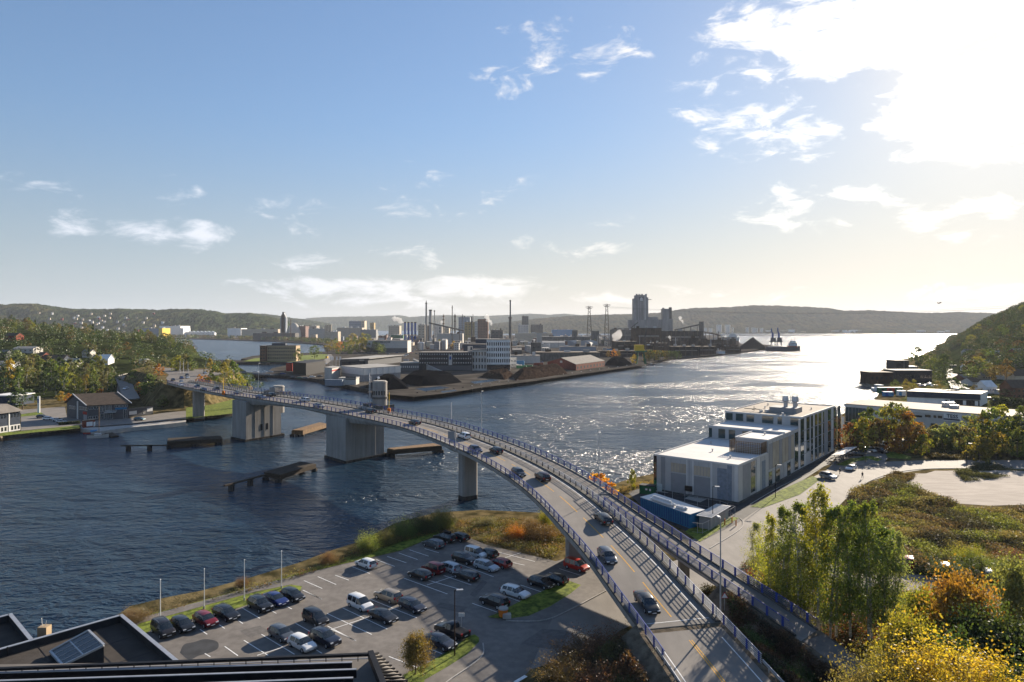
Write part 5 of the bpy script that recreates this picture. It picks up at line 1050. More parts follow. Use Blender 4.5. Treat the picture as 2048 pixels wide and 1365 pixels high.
# far shore belts and hill forest as masses
def mass(name, label, spots, leaf, per, r, h, col, m='leaf_far', seed=1):
    rng = np.random.default_rng(seed); S = np.array(spots, float); k = np.repeat(np.arange(len(S)), per); d = rng.normal(size=(len(k), 3)); d /= np.linalg.norm(d, axis=1)[:, None]
    P = S[k]+d*np.array([r, r, h*.5])*rng.uniform(.5, 1, (len(k), 1))+np.array([0, 0, h*.5]); V, F = quads(P, leaf, rng, d*.6); o = npmesh(name, V, F, m); o.color = (*col, 1); return tag(o, label, 'wood', kind='stuff')
for k, (col, lab) in enumerate(((OL, 'green'), (AUT[3], 'bronze'), (DG, 'dark green'))):
    sp = []
    for i in range(170):
        px = rn.uniform(236, 660); y0 = np.interp(px, (240, 320, 420, 540, 600, 650), (676, 677.5, 680, 684, 687.5, 691)); D = 43*1365/(y0-HY)*rn.uniform(1.015, 1.12)
        if 400 < px < 470 and k == 0: continue
        sp.append((*PD(px, D, 2.6),))
    mass('tree_belt', '%s part of the tree belt along the far shore of the inner fjord' % lab, sp, 3.4, 26, 6, 13, col, seed=30+k)
for k, (col, lab, n) in enumerate(((OL, 'green', 2200), (DG, 'dark green', 2200), (AUT[3], 'bronze', 900))):
    sp = []
    while len(sp) < n:
        y = rn.uniform(1250, 3000); px = rn.uniform(1895, 2110); x = (px-CX)/FP*y; h0 = float(hz(x, y))
        if h0 > 1.2 and bool(inpoly(np.array(x), np.array(y), P_NEAR)): sp.append((x, y, 1.5+h0))
    mass('forest', '%s share of the forest on the high hill at the right' % lab, sp, 3.2, 16, 5.5, 11, tuple(v*.75 for v in col), seed=40+k)
for k, (col, lab, n) in enumerate(((OL, 'green', 700), (DG, 'dark green', 900), (AUT[3], 'bronze', 330))):
    sp = []; sl = []
    while len(sp) < n:
        y = rn.uniform(520, 1250); px = rn.uniform(1870, 2100); x = (px-CX)/FP*y; h0 = float(hz(x, y))
        if (h0 > 1.5 or rn.random() < .3) and bool(inpoly(np.array(x), np.array(y), P_NEAR)) and not rroad(x, y): sp.append((x, y, 1.2+h0))
    mass('forest', '%s understorey share of the wooded slope at the right' % lab, sp, 1.3, 60, 4.6, 9.5, tuple(v*.75 for v in col), seed=110+k)
    while len(sl) < n*1.5:
        x = rn.uniform(-1100, -200); y = rn.uniform(430, 1250); h0 = float(hz(x, y))
        if (CX+x/y*FP < 250 or h0 > 1) and rn.random() < (.75 if h0 < 2 else 1) and not (24 < CX+x/y*FP < 70 and 600 < y < 760) and bool(inpoly(np.array(x), np.array(y), P_LEFT)) and not bool(inpoly(np.array(x), np.array(y), ROADL)): sl.append((x, y, 1+h0))
    mass('forest', '%s understorey share of the wooded hill on the left' % lab, sl, 1.15, 75, 4.4, 9.5, col, seed=120+k)
JP2 = [(p[0], p[1]) for p in GP(8, 262, 752, 300, 745, 340, 762, 366, 776, 350, 790, 300, 800, 262, 800)]
scrub_spots = [(*q, 3.0) for q in GP(3, 300, 790, 312, 795, 325, 792, 338, 798, 350, 800, 290, 780, 306, 776, 320, 780, 333, 785, 345, 790, 355, 803, 366, 800, 280, 770, 290, 762, 440, 788, 455, 786, 470, 786, 482, 778, 478, 768, 466, 776, 452, 778)]
mass('wood', 'dark green bushes covering the embankment below the bridge end', [(x+rn.uniform(-9, 9), y+rn.uniform(-9, 9), rn.uniform(1, 7)) for x, y, z in scrub_spots for _ in range(6)], .8, 150, 4, 6, DG, 'leaf', 130)
# low growth on open ground
def scrub(name, label, poly, n, size, h, col, seed, z=2.05, clump=.12, m='leaf', cat='undergrowth', tr=None, ok_=None):
    rng = np.random.default_rng(seed); A = np.array(poly); lo = A.min(0); hi = A.max(0); P = rng.uniform(lo, hi, (n*3, 2)); ok = inpoly(P[:, 0], P[:, 1], poly)
    w = fbm(P[:, 0]*clump+seed, P[:, 1]*clump, 3); ok &= (w+rng.uniform(-.12, .12, len(P)) > .5); P = P[ok][:n]
    if ok_: msk = np.array([ok_(p[0], p[1]) for p in P]); P = P[msk]; ww = w[ok][:n][msk]
    else: ww = w[ok][:n]
    k = np.repeat(np.arange(len(P)), 6)
    if tr: zz = np.array([(tr.ray_cast(Vector((p[0], p[1], 30)), Vector((0, 0, -1)))[0] or Vector((0, 0, z))).z for p in P]); z = zz[k]
    hh = h*(.5+1.2*np.clip(ww-.45, 0, .4)*2.5)[k]
    Q = np.stack([P[k, 0]+rng.normal(0, size*1.2, len(k)), P[k, 1]+rng.normal(0, size*1.2, len(k)), z+rng.uniform(0, 1, len(k))**1.3*hh], 1)
    V, F = quads(Q, size, rng, np.tile([0, 0, .3], (len(k), 1))); o = npmesh(name, V, F, m); o.color = (*col, 1); return tag(o, label, cat, kind='stuff')
WASTE = GP(2, 1700, 990, 1745, 972, 1790, 962, 1840, 988, 1930, 1022, 2000, 1024, 2120, 1018, 2120, 1190, 1960, 1170, 1840, 1150, 1780, 1100, 1720, 1050)
for i, (c, l) in enumerate((((.105, .078, .045), 'dry brown'), ((.15, .13, .055), 'straw and olive'), ((.13, .15, .04), 'yellow-green'), ((.05, .05, .03), 'dark'))):
    scrub('undergrowth', '%s weeds covering the wasteland at the right' % l, WASTE, 17000, .30, 1.5, c, 50+i, clump=.16)
SH = GP(2, 262, 1238, 330, 1221, 400, 1206, 500, 1178, 600, 1146, 720, 1102, 792, 1066, 870, 1046, 960, 1040, 1080, 1046, 1135, 1046, 1135, 1095, 1105, 1120, 1044, 1103, 975, 1087, 880, 1066, 803, 1085, 722, 1115, 600, 1155, 500, 1183, 400, 1209, 330, 1226, 262, 1243)
for i, (c, l) in enumerate((((.16, .10, .04), 'rusty'), ((.15, .14, .035), 'yellowing'), ((.07, .075, .025), 'dark green'))): scrub('undergrowth', '%s shore growth along the car park and under the bridge' % l, SH, 9000, .17, .75, c, 60+i, clump=.3)
_LC = np.array([tuple(off(LE, i, 5)[:2]) for i in range(0, 60)]); _RC = np.array([tuple(off(RO, i, 1.9)[:2]) for i in range(0, len(RO), 2)])
def clear_of_roads(x, y): return np.hypot(_LC[:, 0]-x, _LC[:, 1]-y).min() > 7.6 and np.hypot(_RC[:, 0]-x, _RC[:, 1]-y).min() > 2.9
TRB = bvh('road_embankment', 'path_embankment', 'ground_near_bank')
TH = GP(3, 1070, 1365, 1110, 1325, 1170, 1290, 1215, 1255, 1275, 1255, 1305, 1310, 1350, 1400, 1060, 1420)
for i, (c, l) in enumerate((((.12, .065, .03), 'rusty brown'), ((.09, .09, .03), 'olive'), ((.05, .04, .02), 'dark brown'))): scrub('undergrowth', '%s ground growth in the thicket left of the bridge end' % l, TH, 11000, .19, 1.1, c, 70+i, clump=.35, tr=TRB, ok_=clear_of_roads)
TH2 = GP(3.5, 1452, 1235, 1400, 1165, 1440, 1165, 1500, 1205, 1640, 1290, 1780, 1390, 1620, 1420, 1545, 1370, 1485, 1290)
for i, (c, l) in enumerate((((.09, .055, .03), 'rusty brown'), ((.05, .085, .02), 'green'), ((.04, .035, .02), 'dark brown'))): scrub('undergrowth', '%s ground growth between the road and the footpath' % l, TH2, 13000, .19, 1.0, c, 75+i, clump=.3, tr=TRB, ok_=clear_of_roads)
TH3 = GP(2.2, 1480, 1130, 1560, 1100, 1700, 1180, 1850, 1190, 2100, 1260, 2100, 1420, 1800, 1420, 1650, 1290, 1520, 1200)
for i, (c, l) in enumerate((((.10, .10, .03), 'olive'), ((.16, .06, .03), 'reddish'), ((.045, .05, .02), 'dark green'))): scrub('undergrowth', '%s ground growth under the birches' % l, TH3, 9000, .2, .8, c, 80+i, clump=.3, z=2.2)
MR = GP(2, 1690, 895, 1850, 893, 1860, 905, 1950, 905, 2120, 915, 2120, 880, 1950, 868, 1840, 862, 1690, 862)
for i, (c, l) in enumerate((((.12, .10, .045), 'straw-coloured'), ((.08, .09, .025), 'green'))): scrub('undergrowth', '%s grass and weeds before the long pale hall' % l, MR, 9000, .4, 1.0, c, 90+i, clump=.08)
R2 = GP(2, 1850, 908, 1950, 906, 2120, 916, 2120, 920, 1860, 919)
scrub('undergrowth', 'dark reedy strip along the far road verge', R2, 5000, .3, .9, (.07, .06, .03), 95, clump=.2)
R3 = GP(2, 1290, 975, 1180, 1012, 1225, 985, 1262, 972, 1308, 962, 1306, 970)
scrub('undergrowth', 'straw-coloured shore grass before the grey and white hall', R3, 3500, .2, .7, (.22, .17, .06), 96, clump=.5)
sheet('sand_lot', ragged(GP(2, 1740, 995, 1790, 955, 1870, 942, 2400, 942, 2400, 1020, 2048, 1010, 1980, 1012, 1920, 1008, 1860, 985, 1800, 990), 1.6, 3), 2.02, 'sand_lot')
sheet('wasteland', WASTE, 2.012, 'weedy'); sheet('gravel_lot', ragged(GP(2, 1468, 1130, 1510, 1100, 1600, 1090, 1700, 1150, 1850, 1150, 2100, 1190, 2100, 1230, 1850, 1210, 1640, 1180, 1500, 1150), 1.0, 2), 2.016, 'gravel')
scrub('undergrowth', 'dark weeds on the sandy lot beside the road bend', GP(2, 1910, 945, 1960, 932, 2040, 940, 2050, 952, 1990, 958, 1930, 965), 3500, .28, 1.0, (.06, .065, .025), 97, clump=.2)
scrub('undergrowth', 'dry weeds along the inner kerb of the road bend', GP(2, 1750, 965, 1790, 948, 1830, 950, 1820, 962, 1780, 975), 2500, .25, .8, (.09, .07, .03), 98, clump=.2)
# ------------------------------------------------------------------ buildings
class B3:
    """block on three ground corners seen in the photograph: left A, front B, right C"""
    def __init__(s, name, label, cat, A, B, C, z0, z1, wall, roof=None, group=None, over=.25, rt=.35, par=None):
        f = lambda p: (Vector((p[0], p[1], 0)) if len(p) == 2 and abs(p[0]) < 1e5 and isinstance(p, Vector) else G(p[0], p[1], z0))
        s.A, s.B, s.C = [Vector((q.x, q.y, 0)) for q in (f(A), f(B), f(C))]; s.z0, s.z1 = z0, z1; s.D = s.A+s.C-s.B
        s.e = (s.A-s.B); s.w = s.e.length; s.e.normalize(); s.g = (s.C-s.B); s.d = s.g.length; s.g.normalize()
        s.o = thing(name, label, cat, Vector((s.B.x, s.B.y, z0)), 0, group)
        b = MB(); b.prism([(p.x, p.y) for p in (s.B, s.C, s.D, s.A)], z0-.5, z1); s.wall = b.build('wall', wall, s.o)
        if roof:
            b = MB(); k = over; q = [s.B-s.e*k-s.g*k, s.C-s.e*k+s.g*k, s.D+s.e*k+s.g*k, s.A+s.e*k-s.g*k]; b.prism([(p.x, p.y) for p in q], z1+.003, z1+rt); s.roof = b.build('roof', roof, s.o)
    def P(s, face, t, z, out=0.):
        """t metres from the front corner along a face"""
        if face == 'f': p = s.B+s.e*t-s.g*out
        else: p = s.B+s.g*t-s.e*out
        return Vector((p.x, p.y, z))
    def pane(s, face, t0, t1, z0, z1, m='glass', name='window', th=.06, par=None, frame=False):
        a, b_ = s.P(face, t0, z0, th), s.P(face, t1, z0, th); a2, b2 = s.P(face, t0, z0, -.02), s.P(face, t1, z0, -.02); u = Vector((0, 0, z1-z0))
        b = MB(); b.add([a, b_, b2, a2, a+u, b_+u, b2+u, a2+u], [(0, 1, 5, 4), (1, 2, 6, 5), (3, 0, 4, 7), (4, 5, 6, 7), (0, 3, 2, 1), (2, 3, 7, 6)]); o = b.build(name, m, par or s.o)
        if frame:
            b = MB(); h = z1-z0
            for p, q in ((s.P(face, t0, z0, th+.02), s.P(face, t1, z0, th+.02)), (s.P(face, t0, z1, th+.02), s.P(face, t1, z1, th+.02)), (s.P(face, t0, z0, th+.02), s.P(face, t0, z1, th+.02)), (s.P(face, t1, z0, th+.02), s.P(face, t1, z1, th+.02)), (s.P(face, (t0+t1)/2, z0, th+.02), s.P(face, (t0+t1)/2, z1, th+.02))): b.bar(p, q, .09)
            b.build('frame', 'panel_pale', o)
        return o
    def grid(s, face, n, rows, zb, zt, wf=.5, hf=.5, m='glass', t0=0., t1=None, frame=False, name='window'):
        L = t1 if t1 is not None else (s.w if face == 'f' else s.d); st = (L-t0)/n; hh = (zt-zb)/rows
        for r_ in range(rows):
            for k in range(n):
                a = t0+st*(k+.5-wf/2); z = zb+hh*(r_+.5-hf/2); s.pane(face, a, a+st*wf, z, z+hh*hf, m, frame=frame, name=name)
def text_mesh(txt, size, depth, m, name, parent, loc, xdir, up=Vector((0, 0, 1))):
    cu = bpy.data.curves.new(name, 'FONT'); cu.body = txt; cu.size = size; cu.extrude = depth; cu.align_x = 'CENTER'; cu.offset = size*.02; cu.resolution_u = 2
    tmp = bpy.data.objects.new('tmp', cu); COL.objects.link(tmp); dg = bpy.context.evaluated_depsgraph_get(); me = bpy.data.meshes.new_from_object(tmp.evaluated_get(dg)); bpy.data.objects.remove(tmp)
    x = xdir.normalized(); z = x.cross(up); Mx = Matrix((x, up, z)).transposed(); o_ = wl(parent) if parent else Vector()
    for v in me.vertices: v.co = Mx @ v.co+loc-o_
    me.materials.clear(); me.materials.append(MATS[m]); o = bpy.data.objects.new(name, me); COL.objects.link(o); o.parent = parent; return o

# --- the grey and white hall on the shore
O_ = Vector((52.3, 157.7, 0)); VV = Vector((.627, .779, 0)); UU = Vector((-.779, .627, 0)); HG = 2.1
hall = B3('industrial_hall', 'stepped grey and white panelled hall building on the shore right of the bridge', 'building', Vector((O_+UU*21.5).xy), Vector(O_.xy), Vector((O_+VV*34).xy), HG, 10.9, 'panel_grey')
hall.d = 86
def hp(u, v): p = O_+UU*u+VV*v; return (p.x, p.y)
def hbox(u0, v0, u1, v1, z0, z1, nm, m, par=None):
    b = MB(); b.prism([hp(u0, v0), hp(u0, v1), hp(u1, v1), hp(u1, v0)][::1], z0, z1); return b.build(nm, m, par or hall.o)
hbox(.25, .25, 21.3, 33.9, 10.9, 10.96, 'roof', 'membrane')
for q in ((0, 0, 21.5, .25), (21.25, .26, 21.5, 34), (0, .26, .25, 20)): hbox(*q, 10.9, 11.25, 'parapet', 'panel_pale')
hbox(.02, 34.02, 21.45, 49.2, HG, 14.3, 'wall', 'panel_grey'); hbox(.3, 34.2, 21.2, 49, 14.3, 14.36, 'roof', 'membrane'); hbox(0, 34, 21.5, 34.25, 14.3, 14.7, 'parapet', 'panel_pale')
hbox(.0, 20.6, 8.6, 34.01, HG, 14.0, 'wall', 'panel_grey'); hbox(.3, 20.9, 8.3, 34.0, 14.0, 14.05, 'roof', 'membrane')
for q in ((0, 20.6, 8.6, 20.85), (8.35, 20.86, 8.6, 34), (0, 20.86, .25, 34)): hbox(*q, 14.0, 14.35, 'parapet', 'panel_pale')
hbox(-.02, 49.22, 22.5, 86.5, HG, 16.9, 'wall', 'panel_grey'); hbox(.3, 49.5, 22.2, 86.2, 16.9, 16.97, 'roof', 'roof_tan')
for q in ((-.1, 49.15, 22.6, 49.45), (22.3, 49.46, 22.6, 86.6), (-.1, 49.46, .2, 86.6), (.2, 86.3, 22.3, 86.6)): hbox(*q, 16.9, 17.25, 'parapet', 'panel_pale')
xf = lambda x: (1115-x)/575*20.6
for x0, x1, z0, z1, m_, nm in ((645, 757, HG, 7.2, 'panel_mid', 'roller_door'), (812, 927, HG, 7.2, 'panel_mid', 'roller_door'), (645, 757, 7.5, 9.7, 'beige', 'translucent_window'), (812, 927, 7.5, 9.7, 'beige', 'translucent_window'), (975, 1040, HG+.2, 9.9, 'steel_blue', 'translucent_window'),
        (570, 602, HG, 10.85, 'panel_mid', 'panel_strip'), (1042, 1072, HG, 10.85, 'steel_blue', 'panel_strip'), (757, 766, HG, 10.8, 'panel_pale', 'panel_strip'), (800, 811, HG, 10.8, 'panel_pale', 'panel_strip'), (928, 940, HG, 10.8, 'panel_pale', 'panel_strip'), (1090, 1112, HG, 10.8, 'panel_pale', 'panel_strip')):
    hall.pane('f', xf(x1), xf(x0), z0, z1, m_, nm)
for x in (668, 690, 712, 734, 835, 858, 881, 904): hall.pane('f', xf(x)-.04, xf(x)+.04, 7.5, 9.7, 'panel_mid', 'glazing_bar', .1)
for x0 in (752, ): hall.pane('f', xf(802), xf(752), 3.4, 4.6, 'black', 'heater_unit', .5)
hall.pane('f', 20.7, 21.45, 9.2, 10.85, 'black', 'corner_cap', .05)
for z in (HG, 4.5, 6.8, 9.0): hall.pane('f', 20.75, 21.5, z, z+.12, 'green', 'corner_frame', .25)
hall.pane('f', 20.7, 21.5, HG, 9.2, 'glass_green', 'corner_window', .08)
def vs(x): k = ((1150+x/3.413)-1024)/1365; return (157.7*k-52.3)/(.627-.779*k)
for x0, x1, z0, z1, m_ in ((1200, 1230, 3.2, 10.6, 'glass_green'), (1322, 1344, HG+.2, 6.0, 'glass_green'), (1370, 1398, HG+.2, 5.8, 'glass_green'), (1450, 1470, HG+.2, 6.0, 'glass_green'), (1500, 1522, 3, 13.4, 'glass_green'), (1540, 1562, 3, 16.6, 'glass_green'), (1580, 1600, 6.5, 16.6, 'glass_green'), (1610, 1624, 3, 16.6, 'glass_green'), (1636, 1654, 3, 16.6, 'glass_green'),
       (1661, 1681, 3, 16.6, 'glass_green'), (1692, 1700, 3, 16.6, 'glass_green'), (1725, 1746, 3, 16.6, 'glass_green'), (1765, 1785, 3, 16.6, 'glass_green'), (1791, 1811, 3, 16.6, 'glass_green')):
    hall.pane('r', vs(x0), vs(x1), z0, z1, m_, 'window_strip')
for x0, x1, z0, z1, m_ in ((1145, 1196, 2.6, 10.6, 'panel_mid'), (1240, 1262, 2.4, 10.8, 'panel_pale'), (1275, 1300, 2.6, 9.6, 'steel_blue'), (1525, 1538, 2.4, 16.8, 'panel_pale'), (1564, 1578, 2.4, 16.8, 'panel_pale'), (1626, 1634, 2.4, 16.8, 'panel_pale'), (1702, 1722, 2.4, 16.8, 'panel_mid'), (1748, 1763, 2.4, 16.8, 'panel_pale')):
    hall.pane('r', vs(x0), vs(x1), z0, z1, m_, 'panel_strip', .04)
for k in range(8): a = vs(1325)+k*(vs(1495)-vs(1325))/8; hall.pane('r', a+.1, a+(vs(1495)-vs(1325))/8-.1, 6.6, 13.2, 'beige' if k % 3 else 'panel_mid', 'translucent_window', .05)
for z in (6.2, 9.6, 13.0): hall.pane('r', 50, 86.3, z, z+.18, 'panel_mid', 'floor_band', .10)
for k in range(1, 29): hall.pane('r', k*3-.03, k*3+.03, 2.3, 10.6 if k < 7 else 13.7 if k < 17 else 16.7, 'panel_mid', 'panel_joint', .03)
for k in range(1, 9): hall.pane('f', k*2.4-.03, k*2.4+.03, 2.3, 10.7, 'panel_mid', 'panel_joint', .03)
hall.pane('f', 0, 21.4, 2.1, 2.6, 'concrete_dark', 'plinth', .07); hall.pane('r', 0, 86.4, 2.1, 2.6, 'concrete_dark', 'plinth', .07)
for u, v, z in ((5, 8, 10.96), (12, 14, 10.96), (17, 25, 10.96), (9, 28, 10.96), (4, 30, 14.05), (18, 75, 16.97), (10, 80, 16.97), (16, 66, 16.97), (3.5, 72, 16.97)): b = MB(); p = hp(u, v); b.cyl(p[0], p[1], z, z+.55, .16, seg=8); b.cyl(p[0], p[1], z+.55, z+.7, .3, seg=8); b.build('roof_vent', 'steel', hall.o)
def fpane(u0, u1, v, z0, z1, m_, nm='window'):
    b = MB(); b.prism([hp(u0, v-.06), hp(u0, v+.02), hp(u1, v+.02), hp(u1, v-.06)], z0, z1); return b.build(nm, m_, hall.o)
for x0, x1 in ((1470, 1530), (1380, 1410), (1270, 1350), (1155, 1210), (1075, 1130), (1000, 1050)): fpane((1545-x1)/555*22.6, (1545-x0)/555*22.6, 49.2, 14.6, 16.7, 'glass_green')
for x0, x1 in ((925, 950), (1005, 1060), (1090, 1140), (1200, 1270)): fpane(21.5-(x1-920)/365*13, 21.5-(x0-920)/365*13, 34.0, 11.3, 13.9, 'glass_green')
b = MB()
for k in range(19): u = .4+k*.45; p = hp(u, 16.6); b.bar((*p, 11.0), (*p, 14.0), .10)
for z in np.arange(11.3, 14.1, .42): b.bar((*hp(.4, 16.6), z), (*hp(8.5, 16.6), z), .08)
for k in range(9): v = 16.6+k*.48; b.bar((*hp(.4, v), 11), (*hp(.4, v), 14), .1); b.bar((*hp(8.5, v), 11), (*hp(8.5, v), 14), .1)
b.build('timber_screen', 'wood', hall.o); hbox(1.2, 17.4, 7.6, 20.4, 11.0, 12.7, 'cooling_unit', 'steel')
hbox(4.0, 58, 12, 64, 16.97, 18.5, 'plant_box', 'panel_mid')
for u, v in ((8.0, 61), (5.4, 61.5)):
    p = hp(u, v); b = MB(); b.tube([(*p, 18.5), (*p, 20.0), (*p, 20.3), (*p, 21.9)], [.62, .62, 1.05, .85], 14); b.build('vent_chimney', 'steel', hall.o)
for (u, v, s_) in ((13.5, 55, .5), (12.4, 57, .7), (6, 51.8, .4)): b = MB(); p = hp(u, v); b.cyl(p[0], p[1], 16.9, 17.7, s_, seg=10); b.build('roof_vent', 'steel', hall.o)
b = MB(); p = Vector((*hp(16, 56), 17.2)); b.bar(p, p+Vector((0, 0, 1.3)), .15); b.bar(p+UU*3+Vector((0, 0, .5)), p-UU*2.4+Vector((0, 0, .5)), .2); b.bar(p+VV*1.6+Vector((0, 0, .5)), p-VV*1.6+Vector((0, 0, .5)), .2); b.build('hoist', 'black', hall.o)
sheet('hall_yard', GP(2, 1255, 985, 1310, 970, 1480, 1008, 1690, 893, 1700, 900, 1500, 1030, 1470, 1050, 1410, 1080, 1300, 1030), 2.06, 'asphalt_dark')
sheet('pavement', GP(2, 1395, 1102, 1375, 1085, 1400, 1072, 1478, 1030, 1500, 1014, 1640, 948, 1700, 915, 1710, 935, 1600, 1000, 1500, 1085, 1440, 1110), 2.035, 'asphalt_road')
sheet('loading_slab', GP(2, 1368, 998, 1390, 988, 1425, 994, 1400, 1006), 2.09, 'kerb')
sheet('grass_verge', GP(2, 1500, 1015, 1560, 982, 1625, 953, 1640, 960, 1600, 990, 1525, 1017), 2.10, 'grass'); sheet('grass_verge', GP(2, 1370, 1065, 1380, 1058, 1425, 1050, 1465, 1035, 1478, 1037, 1440, 1060, 1400, 1085), 2.10, 'grass')
sheet('grass_verge', GP(2, 1672, 931, 1700, 918, 1728, 915, 1738, 921, 1712, 924, 1690, 933), 2.1, 'grass'); sheet('grass_verge', GP(2, 1722, 914, 1745, 913, 1765, 920, 1755, 924), 2.1, 'grass'); sheet('grass_verge', GP(2, 1770, 906, 1785, 903, 1823, 915, 1820, 920, 1775, 916), 2.1, 'grass')
sheet('asphalt_forecourt', GP(2, 1690, 893, 1780, 895, 1775, 905, 1775, 918, 1770, 924, 1700, 935, 1640, 955, 1668, 925), 2.07, 'asphalt_road')
def bx(name, label, cat, px, by, w, d, h, rz, m, z=2.1, group=None, parts=(), mname='body'):
    p = G(px, by, z); t = thing(name, label, cat, p, rz, group); b = MB(); b.box(-w/2, 0, 0, w/2, d, h); b.build(mname, m, t, local=True)
    for nm, m2, q in parts: b = MB(); b.box(*q); b.build(nm, m2, t, local=True)
    return t
bx('waste_container', 'dark green container beside the left corner of the grey hall', 'container', 1293, 989, 3.6, 2.0, 2.0, -.5, 'green', parts=[('lid', 'dark_clad', (-1.9, -.1, 2.0, 1.9, 2.1, 2.15)), ('label_plate', 'white', (-.3, -.04, 1.0, .2, 0, 1.4)), ('label_plate', 'white', (.7, -.04, .9, 1.1, 0, 1.4))])
bx('ventilation_unit', 'white ventilation unit between the green container and the hall door', 'ventilation unit', 1324, 984, 2.6, 1.6, 1.9, -.5, 'panel_pale', parts=[('fan', 'black', (-.9, .3, 1.9, -.1, 1.1, 1.96)), ('fan', 'black', (.1, .3, 1.9, .9, 1.1, 1.96)), ('base', 'kerb', (-1.9, -.5, -.08, 1.7, 2.1, .12))])
bc = B3('shipping_container', 'long blue corrugated container shed beside the footbridge', 'container', (1281, 1020), (1380, 1057), (1410, 1047), 2.1, 4.9, 'blue', 'panel_pale', over=.08, rt=.08)
for k in range(44): bc.pane('f', .2+k*bc.w/44, .32+k*bc.w/44, 2.3, 4.7, 'deep_blue' if k % 2 else 'blue', 'rib', .08)
sh = B3('storage_shed', 'low pale shed with corrugated roof between the blue container and the lamp post', 'shed', (1398, 1056), (1421, 1060), (1457, 1037), 2.1, 4.6, 'panel_mid', 'panel_pale', over=.4, rt=.12)
b = MB()
for k in range(20): a = sh.P('r', .2+k*sh.d/20, 4.76, 0); b.bar(a-sh.e*.3, a+sh.e*(sh.w+.3), .12, .08)
b.build('corrugation', 'panel_pale', sh.o)
wr = thing('wrapped_pipes', 'bundles of white plastic-wrapped pipes lying on the blue container', 'pipes', bc.P('f', 8, 5.0, 0)); b = MB()
for t0, t1, o_, z in ((13, 6, -.6, 5.3), (12, 5.5, -1.3, 5.3), (12.6, 6.6, -1.0, 5.75), (5, 2.6, -1.0, 5.25), (5.2, 2.2, -1.6, 5.25)): a = bc.P('f', t0, z, o_); c = bc.P('f', t1, z, o_); b.tube([a, a.lerp(c, .1), a.lerp(c, .9), c], [.15, .32, .32, .2], 8)
b.build('bundle', 'white', wr, smooth=True)
yf = thing('yard_fence', 'thin metal mesh fence around the yard of the blue container', 'fence', G(1421, 1064, 2.1)); pts = [G(*p, 2.1) for p in ((1300, 985), (1345, 1000), (1395, 1012), (1440, 1020), (1470, 1032), (1440, 1050), (1405, 1068), (1385, 1066))]
b = MB(); b2 = MB()
for a, c in zip(pts[:-1], pts[1:]):
    b.bar(a+Vector((0, 0, 2)), c+Vector((0, 0, 2)), .04); b.bar(a+Vector((0, 0, .2)), c+Vector((0, 0, .2)), .03); n = max(2, int((c-a).length/2.5))
    for k in range(n): p = a.lerp(c, k/n); o_ = MB(); o_.bar(p, p+Vector((0, 0, 2.1)), .07); o_.build('post', 'steel', yf)
b.build('rail', 'steel', yf)
for px, by, yt, lab in ((1551, 995, 930, 'black slim lamp post on the strip before the grey hall'), (1425.5, 1054, 973, 'dark lamp post beside the pale shed'), (1731, 925, 904, 'dark lamp post beside the bus shelter lawn'), (1933.5, 932.5, 887, 'dark lamp post at the bend of the far road')):
    p = G(px, by, 2.1); lamp(lab, p, ZY(yt, p.y)-2.1, (.8, -.2, 0), .6, 'black', .09)
for px, by, lab in ((1449.5, 1050, 'orange bollard post left of its twin by the pale shed'), (1464, 1046, 'orange bollard post nearest the road by the pale shed'), (1472, 1052, 'orange bollard post at the kerb tip by the pale shed')): p = G(px, by, 2.1); t = thing('bollard', lab, 'bollard', p); b = MB(); b.cyl(p.x, p.y, p.z, p.z+1.2, .12, seg=8); b.build('post', 'orange', t)
ct = thing('bus_shelter', 'pale canopy bike shelter on slanted legs beside the small lawn', 'shelter', G(1686, 924, 2.1)); a, c = G(1674, 930, 2.1), G(1703, 913, 2.1); up = Vector((0, 0, 2.7)); sd_ = (c-a).cross(Vector((0, 0, 1))).normalized()
b = MB(); b.add([a+up-sd_*1.6, c+up-sd_*1.6, c+up*1.2+sd_*1.6, a+up*1.2+sd_*1.6]+[q-Vector((0, 0, .15)) for q in (a+up-sd_*1.6, c+up-sd_*1.6, c+up*1.2+sd_*1.6, a+up*1.2+sd_*1.6)], [(0, 1, 2, 3), (7, 6, 5, 4), (0, 4, 5, 1), (1, 5, 6, 2), (2, 6, 7, 3), (3, 7, 4, 0)]); b.build('canopy', 'panel_pale', ct)
for k in range(5): p = a.lerp(c, .08+k*.21); b = MB(); b.bar(p-sd_*.2, p+up-sd_*1.2, .14); b.bar(p, p+up*1.15+sd_*1.1, .14); b.build('leg', 'wood', ct)
ROADCARS = [('suv', (.4, .4, .42), 1656, 957, (.35, -.94), 'pale grey SUV on the road in front of the birch tops'), ('sedan', WHT, 1702, 940, (-.7, -.7), 'white sedan driving past the bus shelter lawn'), ('wagon', BLK, 1681, 896, (.3, 1), 'dark car at the far corner of the grey hall'), ('hatch', BLK, 1708, 901, (.3, 1), 'black hatchback leftmost in the row before the autumn thicket'),
 ('wagon', (.05, .055, .06), 1725, 901, (.3, 1), 'dark grey estate second in the row before the autumn thicket'), ('hatch', WHT, 1742, 903.5, (.3, -1), 'white hatchback third in the row before the autumn thicket'), ('suv', (.03, .03, .035), 1762, 906, (.25, -1), 'black SUV at the right of the row before the autumn thicket'), ('sedan', BLK, 1712, 912, (-1, .1), 'black sedan parked behind the bus shelter'), ('mpv', WHT, 1766, 892.5, (.2, 1), 'white van half hidden in the autumn thicket'),
 ('mpv', (.3, .02, .02), 1818, 1132, (.5, .85), 'red car glinting in the gravel lot behind the birches'), ('wagon', WHT, 1890, 1142, (.5, .85), 'white car glinting in the gravel lot behind the maple'), ('wagon', SIL, 1978, 1155, (.5, .85), 'silver car glinting strongly in the gravel lot at the right')]
